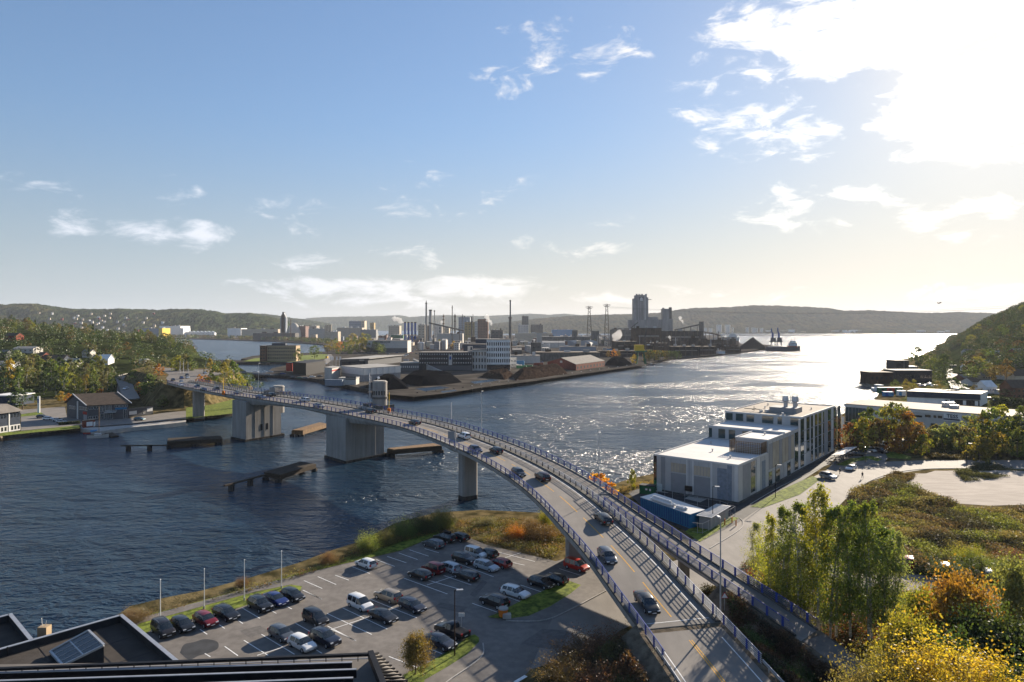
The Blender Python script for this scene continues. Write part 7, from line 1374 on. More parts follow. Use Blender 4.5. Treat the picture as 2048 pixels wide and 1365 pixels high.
while k < 48:
    px = rn.choice([rn.gauss(190, 26), rn.gauss(215, 35), rn.uniform(60, 300), rn.uniform(230, 330)]); py = rn.uniform(627, 668) if px > 130 else rn.uniform(628, 642); h_ = hit(FB, px, py)
    if h_ is None or h_.y > 4200 or any((h_.xy-q_).length < 26 for q_ in placed): continue
    placed.append(h_.xy.copy()); w = rn.uniform(7, 12); c_ = rn.choice(['white', 'offwhite', 'offwhite', 'beige', 'beige', 'red_brick']); t = thing('hillside_house', '%s house scattered on the distant left hillside' % {'white': 'white', 'offwhite': 'off-white', 'beige': 'beige', 'red_brick': 'dark red'}[c_], 'house', h_+Vector((0, 0, 4)), rn.uniform(-.5, .5), 'houses on the distant left hillside')
    b = MB(); b.box(-w/2, -4, -6, w/2, 4, 4); b.build('wall', c_, t, local=True); b = MB(); b.add([(-w/2-.5, -4.6, 4), (w/2+.5, -4.6, 4), (w/2+.5, 4.6, 4), (-w/2-.5, 4.6, 4), (-w/2-.5, 0, 7.5), (w/2+.5, 0, 7.5)], [(0, 1, 5, 4), (2, 3, 4, 5), (0, 4, 3), (1, 2, 5), (3, 2, 1, 0)]); b.build('roof', rn.choice(['roof_grey', 'roof_brown', 'roof_light']), t, local=True); k += 1
# dolphins and guide walls in the water
def fender(name, label, pts, z0, z1, m_, legs, legm='quay', top=None):
    P = [G(x, y, 0) for x, y in pts]; t = thing(name, label, 'jetty', (P[0].x, P[0].y, 0)); b = MB(); b.prism([(p.x, p.y) for p in P], z0, z1); b.build('deck', m_, t)
    if top: b = MB(); c_ = sum(P, Vector())/len(P); b.prism([((p.x-c_.x)*.97+c_.x, (p.y-c_.y)*.97+c_.y) for p in P], z1+.004, z1+.25); b.build('planking', top, t)
    for f in legs:
        for e0, e1 in ((0, 1), (3, 2)):
            p = P[e0].lerp(P[e1], f); b = MB(); b.box(p.x-.7, p.y-.7, -2, p.x+.7, p.y+.7, z0); b.build('leg', legm, t)
    return t
fender('guide_jetty', 'dark timber guide jetty low in the water left of the far big pier', ((334, 897), (445, 890), (440, 884), (336, 889)), .9, 2.3, 'wood_wet', (.04, .5, .95)); fender('guide_jetty', 'dark jetty low in the water in front of the nearest big pier', ((528, 960), (560, 966), (632, 943), (600, 938)), .9, 2.2, 'wood_wet', (.1, .9))
fender('guide_jetty', 'brown timber guide jetty behind and between the two big piers', ((583, 872), (606, 873), (655, 858), (640, 855)), .6, 2.0, 'wood', (.05, .5, .95), top='wood'); fender('guide_jetty', 'brown topped timber guide jetty right of the nearest big pier', ((774, 912), (786, 915), (884, 906), (868, 901)), .9, 2.3, 'wood_wet', (.05, .5, .95), top='wood')
for lab, pts in (('narrow dark walkway beam on two posts left of the dark guide jetty', ((242, 892), (334, 891))), ('narrow dark walkway beam on two posts before the nearest jetty', ((449, 972), (530, 950)))):
    a_, c_ = G(*pts[0], 1.8), G(*pts[1], 1.8); t = thing('walkway_beam', lab, 'walkway', (a_.x, a_.y, 0)); b = MB(); b.bar(a_, c_, .8, .35); b.build('beam', 'wood_wet', t)
    for f in (.16, .62): p = a_.lerp(c_, f); b = MB(); b.box(p.x-.6, p.y-.6, -2, p.x+.6, p.y+.6, 1.6); b.build('post', 'quay', t)
# ------------------------------------------------------------------ the industrial island and the far shores
GI = 2.65
def ib(name, label, cat, px0, px1, by, ty, depth, wall, roof='roof_grey', win=None, rot=0., gable=0., z0=GI, group=None, rt=.5, over=.3): return simple(name, label, cat, px0, px1, by, ty, depth, wall, roof, z0, win, rot, gable, rt, over, group)
t_ = ib('office_building', 'four storey tan brick office block with rows of windows on its own little island', 'building', 531, 592, 723, 692, 16, 'tan', 'roof_grey'); t_.grid('f', 14, 4, 4.5, 20, .45, .5, 'glass'); b = MB(); q = t_.P('f', 22, 20.2, -7); b.box(q.x-8, q.y-3, ZY(692, q.y), q.x+8, q.y+3, ZY(692, q.y)+3.2); b.build('plant_room', 'navy_clad', t_.o)
q_ = ib('office_wing', 'dark brown and slate end wing of the tan office block', 'building', 519.6, 530.8, 723.4, 692.5, 15, 'brown_wall', 'roof_grey'); q_.grid('f', 2, 4, 4.5, 20, .5, .4, 'glass')
sheet('lawn', GP(2.6, 486, 723, 530, 724, 600, 724, 650, 718, 655, 709, 640, 708, 600, 712, 545, 713.5, 510, 717), 2.63, 'grass'); sheet('island_road', GP(2.6, 590, 731, 640, 725, 655, 716, 655, 709, 663, 709, 668, 717, 656, 727, 630, 737, 600, 737), 2.66, 'asphalt_road')
ib('bus', 'small yellow bus on the island road', 'bus', 651, 655, 717, 713, 3, 'yellow', 'offwhite')
ib('shop_building', 'small red clad end building beside the black hall on the island tip', 'building', 572, 585, 742.5, 727, 14, 'red', 'dark_clad')
bk = B3('hall', 'plain black box hall on the island tip beside the low bridge', 'building', (585.5, 748), (612, 751.5), (651, 744), GI, 12.6, 'black', 'dark_clad')
hd = B3('car_dealership', 'grey flat hall with glazed front and white flags behind the black hall', 'building', (680, 735), (736, 733.5), (803, 724.5), GI, 10.4, 'grey_clad', 'roof_light', rt=.6, over=2.5); hd.pane('f', 3, hd.w-2, 4, 8.2, 'glass', 'glazing'); hd.pane('f', 4, 9, 8.6, 9.8, 'offwhite', 'sign_panel', .2)
for k, px in enumerate((660, 664, 672, 679)): p = G(px, 737, GI); t = pole_thing('flagpole', '%s white flagpole before the grey flat hall' % ('first', 'second', 'third', 'fourth')[k]+' from the left', 'flagpole', p, 12, .12, 'white'); b = MB(); b.box(p.x+.2, p.y-.05, p.z+8, p.x+1.4, p.y+.05, p.z+11.6); b.build('flag', 'white', t)
wg = B3('warehouse', 'pale grey banded warehouse at the quay with dark lower walls', 'building', (681, 758), (727.5, 764), (801, 757.5), GI, 12.5, 'panel_mid', 'roof_light', rt=.3); wg.pane('f', 0, wg.w, 7.5, 12.4, 'panel_pale', 'upper_cladding', .3); wg.pane('r', 0, wg.d, 7.5, 12.4, 'panel_pale', 'upper_cladding', .3)
for k in range(1, 6): wg.pane('r', wg.d*k/6-.15, wg.d*k/6+.15, 7.5, 12.4, 'panel_mid', 'joint', .36)
wl_ = B3('warehouse_annex', 'white walled annex with red stripe left of the pale grey banded warehouse', 'building', (649, 760), (664, 762.5), (681, 758.5), GI, 12.0, 'offwhite', 'roof_light'); wl_.pane('r', 0, wl_.d, 9.8, 10.9, 'red', 'stripe', .1)
bh = ib('quay_building', 'small white quay building with black glazed upper floor', 'building', 677, 712, 770, 757.5, 10, 'offwhite', 'roof_light'); bh.pane('f', 0, bh.w*.6, 6.2, 8.4, 'glass', 'glazing', .2)
bx('mural_wall', 'light blue painted wall block at the island quay', 'wall', 667, 772, 12, 3, 4.2, 0, 'steel_blue', z=GI)
cars_i = [(586, 757, 'black'), (600, 757.5, 'green'), (612, 758, 'dark'), (625, 755.5, 'white'), (640, 754.5, 'black'), (566, 749, 'blue'), (650, 729, 'white'), (625, 724.5, 'white'), (612, 722.5, 'silver')]
for k, (px, py, c_) in enumerate(cars_i): car('wagon', {'black': BLK, 'green': (.02, .09, .05), 'dark': GRY, 'white': WHT, 'blue': BLU, 'silver': SIL}[c_], G(px, py, GI+.03), (1, .2), '%s car parked near the black hall on the island' % c_, lod=2, group='cars parked on the island tip')
def heap(name, label, cat, pts, h, m_, seed=1, z=GI, rough=.25):
    P = [G(x, y, z) for x, y in pts]; A = np.array([[p.x, p.y] for p in P]); lo = A.min(0); hi = A.max(0); n = 70; X, Y = np.meshgrid(np.linspace(lo[0], hi[0], n), np.linspace(lo[1], hi[1], n)); pl = [tuple(a) for a in A]
    ins = inpoly(X, Y, pl); D = np.full(X.shape, 1e9)
    for i in range(len(pl)):
        a = A[i]; b_ = A[(i+1) % len(A)]; d = b_-a; t = np.clip(((X-a[0])*d[0]+(Y-a[1])*d[1])/(d@d), 0, 1); D = np.minimum(D, np.hypot(X-a[0]-t*d[0], Y-a[1]-t*d[1]))
    Z = np.where(ins, np.minimum(D*.78, h), -.6)*(1+rough*(fbm(X/5+seed, Y/5, 3)-.5)) + np.where(ins, (fbm(X/1.6, Y/1.6+seed, 2)-.5)*rough*3*np.minimum(1, D/3), 0)
    V = np.stack([X.ravel(), Y.ravel(), z+Z.ravel()], 1); o = Vector((A[:, 0].mean(), A[:, 1].mean(), z)); V -= np.array(o); I = np.arange(n*n).reshape(n, n); F = np.stack([I[:-1, :-1].ravel(), I[:-1, 1:].ravel(), I[1:, 1:].ravel(), I[1:, :-1].ravel()], 1)
    kp = ins.ravel()[F].any(1); ob = npmesh(name, V, F[kp], m_, smooth=True); ob.location = o; return tag(ob, label, cat, kind='stuff' if 'scrap' in name else None)
heap('coal_heap', 'long black coal heap on the quay behind the control tower', 'heap', ((795, 766), (838, 773), (880, 771), (925, 765), (905, 757), (850, 754), (812, 756)), 6.3, 'coal', 2, rough=.15); heap('coal_heap', 'smaller dark heap left of the long coal heap', 'heap', ((728, 776), (770, 781), (818, 778), (812, 768), (780, 762), (745, 768)), 7, 'coal', 3, rough=.1)
heap('coal_heap', 'big dark heap on the far pier left of the quay cranes', 'heap', ((1472, 699), (1532, 698), (1528, 691), (1484, 691)), 18, 'coal', 4, rough=.15); heap('scrap_heap', 'rusty brown scrap metal heap at the quay before the red brick shed', 'heap', ((1030, 762), (1075, 757), (1135, 748), (1128, 738), (1070, 742), (1025, 751)), 6, 'scrap', 5, rough=.35)
heap('scrap_heap', 'low brown soil and scrap bank left of the rusty heap', 'heap', ((960, 755), (1010, 760), (1030, 752), (1020, 745), (975, 748)), 4, 'scrap', 6, rough=.6); heap('coal_heap', 'dark low heap on the quay beside the green crane', 'heap', ((1210, 731), (1240, 733), (1265, 729), (1255, 722), (1215, 722)), 6, 'coal', 7)
for pp in ((830, 778, 880, 773, 900, 776, 850, 783), (940, 764, 985, 759, 1000, 761, 950, 768), (880, 783, 910, 780, 915, 782, 885, 786)): sheet('puddle', GP(GI, *pp), GI+.02, 'water')
sheet('quay_apron', GP(GI, 735, 785, 828, 794, 905, 785.5, 960, 776, 1065, 763, 1177, 746.5, 1296, 730, 1285, 727, 1177, 741, 1065, 755, 960, 764, 880, 771, 800, 778, 745, 777), GI+.012, 'industrial')
# white office group
def og(name, label, px0, px1, by, ty, depth, wall, roof, win=None, m_='glass'): return ib(name, label, 'building', px0, px1, by, ty, depth, wall, roof, win)
g1 = og('office_building', 'long black clad office block with small bright windows and a blue-white sign', 838, 944, 742, 706, 26, 'dark_clad', 'roof_grey'); g1.grid('f', 22, 3, 8, 20, .3, .3, 'panel_pale'); g1.pane('f', g1.w*.375, g1.w*.44, 8, 17.5, 'offwhite', 'sign_panel', .3); g1.pane('f', g1.w*.39, g1.w*.425, 13, 16, 'deep_blue', 'emblem', .4)
g1.pane('f', 0, g1.w*.8, 3, 7.5, 'grey_clad', 'ground_floor', .6)
g2 = og('office_building', 'three storey beige office wing between the black and the white blocks', 944.2, 973, 741.5, 701, 26, 'offwhite', 'roof_grey', (5, 3, .5, .6, 'glass')); g3 = og('office_building', 'five storey whitish office block with vertical windows on the island', 973.3, 1020.5, 741, 680, 24, 'white', 'roof_grey'); g3.grid('f', 11, 4, 9, 30, .55, .62, 'glass'); g3.pane('f', 0, g3.w, 3, 8, 'glass', 'ground_floor', .2)
g4 = og('office_building', 'dark slate block with a pale sign rising behind the black clad office', 927, 973, 735, 689.5, 16, 'navy_clad', 'roof_grey'); g4.pane('f', g4.w*.60, g4.w*.82, 19, 24, 'offwhite', 'sign_panel', .3); g4.pane('f', g4.w*.62, g4.w*.70, 20, 23, 'navy_clad', 'emblem', .4); og('office_building', 'dark blue-grey penthouse block behind the white office', 951, 998, 728, 679, 14, 'navy_clad', 'roof_light', (8, 1, .4, .2, 'glass'))
ib('annex', 'small white annex right of the white office', 'building', 1021, 1033, 735, 718, 12, 'white', 'roof_light', (4, 2, .5, .4, 'glass')); b = MB(); a_, c_ = G(895, 750, GI), G(826, 737, GI); 
rp = thing('vehicle_ramp', 'long grey sloping vehicle ramp before the black clad office', 'ramp', a_); b = MB(); b.add([a_, a_+Vector((0, 14, 0)), c_+Vector((0, 10, 9)), c_+Vector((0, 0, 9)), a_-Vector((0, 0, 1)), a_+Vector((0, 14, -1)), c_+Vector((0, 10, -1)), c_-Vector((0, 0, 1))], [(0, 1, 2, 3), (7, 6, 5, 4), (0, 3, 7, 4), (1, 5, 6, 2), (3, 2, 6, 7), (0, 4, 5, 1)]); b.build('deck', 'roof_light', rp); b = MB(); b.bar(a_+Vector((0, -.2, .9)), c_+Vector((0, -.2, 9.9)), .2, .5); b.build('railing', 'steel', rp)
ib('warehouse', 'low dark building with white lower floor left of the vehicle ramp', 'building', 800, 838, 742, 727, 24, 'grey_clad', 'roof_light', (9, 1, .4, .3, 'panel_pale'))
mh = ib('warehouse', 'long white hall with dark lettering behind the autumn clump', 'building', 733, 815, 706, 682, 40, 'offwhite', 'roof_grey'); mh.pane('f', 0, mh.w, 3, 10, 'grey_clad', 'plinth', .3); text_mesh('METALLCO', 5.2, .1, 'navy_clad', 'sign_lettering', mh.o, mh.P('f', mh.w*.62, 18, .6), -mh.e)
# the red brick gabled shed
rb_ = B3('brick_shed', 'long low red brick shed with grey pitched roof at the quay', 'building', (1095, 735), (1152, 741.5), (1209, 733), GI, 8.2, 'red_brick'); A2, B2, C2, D2 = [Vector((p.x, p.y, 8.2)) for p in (rb_.A, rb_.B, rb_.C, rb_.D)]; m1 = (A2+B2)/2+Vector((0, 0, 5)); m2 = (C2+D2)/2+Vector((0, 0, 5))
b = MB(); b.add([B2, A2, m1], [(0, 1, 2)]); b.build('gable', 'red_brick', rb_.o); b = MB(); b.add([C2, D2, m2], [(0, 1, 2)]); b.build('gable', 'red_brick', rb_.o); b = MB()
for P_, Q_ in ((B2, C2), (A2, D2)): q = [P_-rb_.g*.6, Q_+rb_.g*.6, m2+rb_.g*.6, m1-rb_.g*.6]; b.add(q+[v+Vector((0, 0, .35)) for v in q], [(3, 2, 1, 0), (4, 5, 6, 7), (0, 1, 5, 4), (1, 2, 6, 5), (2, 3, 7, 6), (3, 0, 4, 7)])
b.build('roof', 'roof_grey', rb_.o); rb_.grid('r', 9, 1, 3, 7, .4, .6, 'dark_clad', name='door'); rb_.pane('f', rb_.w*.46, rb_.w*.54, 8.6, 10.6, 'offwhite', 'gable_window')
R_ = [('warehouse', 'low white walled shed left of the red brick shed', 1020, 1080, 727, 712.5, 26, 'offwhite', 'roof_grey', 0), ('warehouse', 'long flat dark roofed shed with weeds on its roof behind the red brick shed', 1073, 1200, 722, 706, 40, 'concrete_dark', 'roof_brown', 0), ('concrete_tower', 'dark concrete block tower on the island left of the long dark shed', 1062, 1082, 716, 686, 16, 'concrete_dark', 'roof_grey', 0),
 ('warehouse', 'bluish wide shed with doors before the round-topped halls', 1120, 1192, 706, 694, 22, 'steel_blue', 'roof_grey', 0), ('warehouse', 'white gabled hall left of the round-topped halls', 1085, 1130, 696, 686, 30, 'offwhite', 'roof_light', 3), ('industrial_hall', 'flat dark shed row with pale roof line before the foundry', 1198, 1271, 714, 703, 24, 'soot', 'roof_brown', 0),
 ('industrial_hall', 'dark sooty hall with tan end roof left of the big dark block', 1232, 1274, 705, 684, 50, 'soot', 'roof_brown', 0), ('industrial_hall', 'dark sooty lower hall along the quay before the big block', 1255, 1310, 712, 692, 30, 'soot', 'soot', 0), ('industrial_hall', 'largest dark brown-black block below the silo tower', 1272, 1323, 700, 657, 50, 'rust', 'soot', 0),
 ('industrial_hall', 'long dark hall right of the largest dark block', 1323.5, 1406, 694, 663, 40, 'soot', 'soot', 0), ('industrial_hall', 'dark hall with tan roof below the long dark hall', 1301, 1336, 704, 687, 34, 'rust', 'roof_tan', 0), ('industrial_hall', 'low dark works building at the quay right of the golden trees', 1345, 1400, 712, 694, 26, 'soot', 'roof_brown', 0),
 ('industrial_hall', 'low brown shed at the quay under the pipe bridges', 1385, 1432, 709, 694, 24, 'rust', 'roof_brown', 0), ('industrial_hall', 'small white quay shed before the dark works', 1437, 1450, 708, 703, 14, 'white', 'roof_light', 0), ('industrial_hall', 'dark works block left of the white ship', 1405, 1452, 700, 681, 40, 'soot', 'rust', 0), ('industrial_hall', 'low dark shed at the end of the long quay', 1450, 1482, 705, 695, 24, 'rust', 'soot', 0),
 ('industrial_hall', 'grey flat hall under the pipe gallery left of the silo tower', 1226, 1272, 690, 660, 50, 'concrete_dark', 'roof_grey', 0), ('factory_building', 'grey block with pale right side above the island trees', 698, 722, 676, 643, 50, 'steel_blue', 'roof_grey', 0), ('factory_building', 'pale narrow tower beside the grey block above the trees', 722.3, 729, 676, 642, 40, 'beige', 'roof_light', 0),
 ('factory_building', 'long pale low factory left of the grey block', 674, 724, 678, 656, 40, 'panes_beige', 'roof_light', 0), ('office_building', 'dark brown brick block with many windows near the white dome', 592, 611, 680, 653, 40, 'panes_brick', 'brown_wall', 0), ('office_building', 'tan block joined right of the dark brick block', 611.2, 633, 676, 652, 40, 'panes_beige', 'roof_grey', 0), ('office_building', 'white office with rows of dark windows right of the brick block', 617, 650, 681, 658, 30, 'panes_pale', 'roof_light', 0),
 ('office_building', 'white and black striped modern block above the autumn clump', 721, 752, 681, 660, 30, 'panes_grey', 'roof_light', 0), ('factory_building', 'small yellow block right of the grey block', 740, 748, 674, 646, 30, 'mustard', 'roof_light', 0), ('factory_building', 'white sided hall left of the blue silos', 777, 799, 678, 652, 40, 'beige', 'roof_grey', 0), ('factory_building', 'yellow-brown clad factory block in the middle of the works', 929, 949, 684, 645, 40, 'mustard', 'roof_grey', 0),
 ('factory_building', 'pale narrow block between the yellow-brown and red-brown blocks', 949.3, 955, 684, 644, 36, 'offwhite', 'roof_light', 0), ('factory_building', 'red-brown factory block with darker upper part', 955.3, 976, 684, 639, 40, 'brown_wall', 'brown_wall', 0), ('factory_building', 'grey far factory block behind the yellow-brown one', 917, 940, 677, 635, 40, 'steel_blue', 'roof_grey', 0), ('factory_building', 'dark grey low works right of the red-brown block', 982, 1006, 690, 661, 40, 'concrete_dark', 'roof_grey', 0),
 ('factory_building', 'whitish cube building right of the tall dark green chimney', 1036, 1057, 680, 650, 40, 'offwhite', 'roof_light', 0), ('factory_building', 'dark plant box on top of the row behind the whitish cube', 1044, 1057, 676, 633, 20, 'concrete_dark', 'roof_grey', 0), ('factory_building', 'grey stepped block right of the whitish cube', 1062, 1086, 679, 650, 30, 'concrete_dark', 'roof_grey', 0), ('warehouse', 'long blue roofed shed near the far water', 1104, 1146, 673, 660, 50, 'blue', 'deep_blue', 0),
 ('warehouse', 'pale flat warehouse row in front of the blue roofed shed', 1030, 1105, 684, 667, 40, 'beige', 'roof_light', 0), ('warehouse', 'pale long roof in the middle of the works', 1085, 1180, 690, 674, 40, 'concrete_dark', 'roof_light', 0), ('warehouse', 'green roofed low shop left of the blue silos', 782, 806, 684, 671, 20, 'green', 'green', 0), ('warehouse', 'red roofed low hall before the green shop', 757, 782, 686, 676, 20, 'offwhite', 'red_brick', 0),
 ('factory_building', 'pale tower block in the works left of the first chimney', 836, 850, 684, 650, 30, 'beige', 'roof_light', 0), ('factory_building', 'grey tower block under the tall first chimney', 850.5, 861, 688, 652, 30, 'concrete_dark', 'roof_grey', 0), ('factory_building', 'pale block right of the tall first chimney', 868, 883, 686, 652, 30, 'concrete_pale', 'roof_light', 0), ('factory_building', 'narrow beige block among the chimneys', 885, 898, 684, 656, 30, 'beige', 'roof_light', 0),
 ('warehouse', 'pale hall with white roof below the conveyor', 876, 925, 690, 668, 40, 'concrete_pale', 'roof_light', 0), ('warehouse', 'low pale building row left of the autumn clump', 650, 676, 684, 664, 30, 'beige', 'roof_light', 0),
 ('sports_hall', 'grey hall edged in yellow on the far shore', 284, 317, 676.5, 657, 60, 'steel_blue', 'mustard', 0), ('sports_hall', 'yellow panelled end of the grey hall on the far shore', 317.3, 324.5, 676.5, 657, 60, 'yellow', 'mustard', 0), ('sports_hall', 'tall white hall behind the yellow end on the far shore', 319, 361, 675.5, 652.5, 80, 'white', 'roof_light', 0), ('sports_hall', 'lower white part right of the tall white hall on the far shore', 361.3, 366.5, 675.5, 657, 60, 'white', 'roof_light', 0),
 ('warehouse', 'long pale roofed factory on the far shore behind the sawtooth row', 455, 482, 676, 657, 60, 'white', 'roof_light', 0), ('warehouse', 'wide pale factory on the far shore left of the cement tower', 482.5, 556, 677, 659, 70, 'beige', 'roof_light', 0), ('warehouse', 'low grey works before the cement tower', 506, 590, 681, 667, 40, 'concrete_dark', 'roof_grey', 0)]
rn0 = random.Random(2)
for nm, lab, px0, px1, by, ty, dp, wa, ro, ga in R_:
    s_ = ib(nm, lab, 'building' if 'tower' not in nm else 'tower', px0, px1, by, ty, dp, wa, ro, gable=ga); zt = s_.z1; w_ = s_.w
    if nm in ('factory_building', 'concrete_tower') and not wa.startswith('panes'): s_.grid('f', max(2, int(w_/7)), max(2, int(zt/8)), 5, zt-2, .35, .3, 'glass')
    if nm == 'industrial_hall' and w_ > 20:
        for q in range(int(w_/9)): s_.pane('f', q*9+2, q*9+2.6, GI, zt-.5, 'roof_brown', 'buttress', .5)
        s_.pane('f', w_*.1, w_*.9, zt*.62, zt*.70, 'roof_grey', 'window_band', .2)
    if not ga:
        for q in range(3):
            p = s_.P('f', w_*(.2+.3*q), zt+.5, -dp*(.25+.2*q)); r_ = .05*w_; b = MB(); b.box(p.x-r_, p.y-2, zt+.4, p.x+r_, p.y+2, zt+.5+rn0.uniform(1, 4)); b.build('roof_vent', rn0.choice(['steel', 'roof_light', 'rust']), s_.o)
def at(px, D): return (px-CX)/FP*D
for k in range(14):
    px = 329+k*7.6; D = 2720; x = at(px, D); w = 12; t = thing('row_house', 'white sawtooth roofed row building on the far shore', 'building', (x, D, GI), 0, 'white sawtooth row on the far shore'); b = MB(); z1 = ZY(662.5, D); b.add([(x-w/2, D-8, GI), (x+w/2, D-8, GI), (x+w/2, D+8, GI), (x-w/2, D+8, GI), (x-w/2, D-8, z1), (x+w/2, D-8, z1-7), (x+w/2, D+8, z1-7), (x-w/2, D+8, z1)], [(0, 1, 5, 4), (1, 2, 6, 5), (2, 3, 7, 6), (3, 0, 4, 7)]); b.build('wall', 'white', t); b = MB(); b.add([(x-w/2, D-8.5, z1+.1), (x+w/2, D-8.5, z1-6.9), (x+w/2, D+8.5, z1-6.9), (x-w/2, D+8.5, z1+.1)], [(0, 1, 2, 3)]); b.build('roof', 'steel_blue', t)
# arched halls
for k, (px0, px1) in enumerate(((1118, 1150), (1148, 1182))):
    D = 1480; x0, x1 = at(px0, D), at(px1, D); t = thing('arched_hall', 'pale round-topped hall, %s of the pair in the works' % ('left', 'right')[k], 'building', ((x0+x1)/2, D, GI)); r = (x1-x0)/2; b = MB(); n = 12; pr = [((x0+x1)/2-r*math.cos(math.pi*i/n), 3+(ZY(682, D)-3)*math.sin(math.pi*i/n)**.7) for i in range(n+1)]; vs_ = [(x, D, z) for x, z in pr]+[(x+25, D+70, z) for x, z in pr]; b.add(vs_, [(i, i+1, n+2+i, n+1+i) for i in range(n)]); b.build('roof', 'roof_light', t, smooth=True); b = MB(); b.add([(x, D+.1, z) for x, z in pr], [tuple(range(n+1))]); b.build('front', 'steel_blue', t)
# chimneys and columns
def chim(name, label, px, ty, D, w, m_, w2=None, bands=None, cat='chimney', zb=GI):
    x = at(px, D); z1 = ZY(ty, D); r = w/2/FP*D; t = thing(name, label, cat, (x, D, zb)); b = MB(); b.tube([(x, D, zb), (x, D, z1)], [r, (w2 or w)/2/FP*D], 14); b.build('shaft', m_, t)
    for (yy, ww, hh, mm) in bands or (): z = ZY(yy, D); b = MB(); b.cyl(x, D, z-hh/2, z+hh/2, ww/2/FP*D, seg=14); b.build('collar', mm, t)
    return t
chim('chimney', 'tall grey concrete chimney at the left of the works', 852.5, 606, 1650, 4.2, 'tower_concrete', 3.2, ((607, 4, 3, 'concrete_dark'),)); chim('chimney', 'thin inner flue on top of the tall grey chimney', 852.5, 601.5, 1651, 1.6, 'concrete_dark', 1.4)
chim('chimney', 'pale square-looking double column right of the tall grey chimney', 861, 621.5, 1650, 6, 'concrete_pale', 5.6, ((621, 6.6, 3, 'concrete_dark'),)); chim('chimney', 'slim pale chimney right of the double column', 869, 622, 1650, 2.2, 'concrete_pale', 1.8, ((622.5, 2.8, 3, 'concrete_dark'),)); chim('process_column', 'tan process column with platforms among the chimneys', 887, 629.5, 1640, 3.4, 'beige', 2.8, ((633, 4.2, 2, 'brown_wall'), (640, 4.2, 2, 'brown_wall'), (648, 4.2, 2, 'brown_wall')), 'column')
chim('chimney', 'thin black chimney in the middle of the works', 904.5, 611.5, 1500, 2.2, 'black', 1.5, ((616, 2.4, 3, 'concrete_dark'),)); chim('process_column', 'grey process column right of the thin black chimney', 910, 629.5, 1640, 3.4, 'concrete_dark', 3, ((634, 4.4, 2, 'rust'), (643, 4.4, 2, 'rust')), 'column'); chim('chimney', 'tall dark green chimney with thick lower part right of the works', 1020.3, 636, 1500, 6.2, 'concrete_dark', 5.4, ((636, 7.2, 4, 'concrete_dark'),)); chim('chimney_flue', 'dark green slender upper flue of the right chimney', 1020.6, 601, 1501, 3.0, 'navy_clad', 2.8, ((602, 3.4, 3, 'black'),))
chim('chimney', 'short thin chimney on the yellow-brown block, left', 943.5, 634, 1560, 2.6, 'concrete_dark'); chim('chimney', 'short thin chimney on the yellow-brown block, right', 946, 629, 1565, 1.1, 'concrete_dark'); chim('chimney', 'thin chimney on the grey far block', 925, 629, 1700, 1.2, 'concrete_dark'); chim('chimney', 'low thin chimney pair member left in the works', 872, 641, 1640, 1.3, 'steel'); chim('chimney', 'low thin chimney pair member right in the works', 876, 641, 1640, 1.3, 'steel'); chim('chimney', 'dark thin chimney beside the white dome', 581.5, 638.5, 2100, 1.5, 'brown_wall', 1.2)
for k, px in enumerate((810, 817, 824, 830.5)):
    x = at(px, 1640); t = chim('silo', 'tall blue silo, %s of the row of four' % ('first from the left', 'second from the left', 'third from the left', 'rightmost')[k], px, 646, 1640, 3.9, 'deep_blue', 3.9, ((645.5, 4.3, 2.2, 'black'), (670.5, 4.8, 1.4, 'yellow')), 'silo')
# cement tower and dome
ct_ = thing('cement_tower', 'grey stepped cement works tower on the far shore', 'tower', (at(566, 2150), 2150, GI)); D = 2150
for x0, x1, ty, dp, nm, mt in ((560.5, 571.5, 635, 16, 'lower_tower', 'steel_blue'), (562.5, 569.5, 629.5, 14, 'middle_tower', 'concrete_dark'), (564.3, 568, 624.5, 10, 'top_housing', 'concrete_dark')): b = MB(); b.box(at(x0, D), D, GI, at(x1, D), D+dp, ZY(ty, D)); b.build(nm, mt, ct_)
b = MB(); b.bar((at(568, D), D-1, ZY(626, D)), (at(573, D), D-1, ZY(636, D)), 1.5); b.bar((at(573, D), D-1, ZY(636, D)), (at(573.5, D), D-1, ZY(656, D)), 1.8); b.build('duct', 'steel', ct_)
b = MB(); b.dome(0, 0, 0, 15/FP*2200, ZY(646, 2200)-GI, 28, 8); dm = thing('storage_dome', 'large pale storage dome beside the cement tower', 'dome', (at(588, 2200), 2200, GI)); b.build('shell', 'concrete_pale', dm, smooth=True, local=True)
for k, (px, D, w, ty, lab) in enumerate(((652, 2000, 5, 651, 'pale cement silo cluster member, leftmost near the white office'), (656.5, 2000, 4.6, 650, 'pale cement silo second near the white office'), (661, 2000, 4.6, 650, 'pale cement silo third near the white office'), (1150, 1580, 12, 661, 'low grey round tank left of its pair before the pylons'), (1190, 1580, 16, 662, 'wide grey round tank below the right pylon'))): chim('tank', lab, px, ty, D, w, 'beige' if k < 3 else 'concrete_dark', w, (), 'tank')
for k, (px, w, ty) in enumerate(((1411, 6, 656), (1421, 7, 657), (1438, 10.5, 650), (1455, 10.5, 650), (1465, 4, 656), (1494.5, 6.5, 655.5), (1507, 8, 656), (1513, 5, 657), (1523, 6.5, 656.5))): chim('oil_tank', ('smaller', 'small', 'very large', 'large', 'tiny', 'low', 'broad', 'narrow', 'wide')[k]+' pale round storage tank on the far shore, '+('nearest the silo towers', 'second from the silo towers', 'third from the silo towers', 'fourth from the silo towers', 'before the harbour cranes, leftmost', 'behind the left harbour crane', 'fifth from the right end', 'second from the right', 'rightmost of the tanks')[k], px, ty, 4610, w, 'offwhite', w, (), 'tank', zb=0)
rn = random.Random(31)
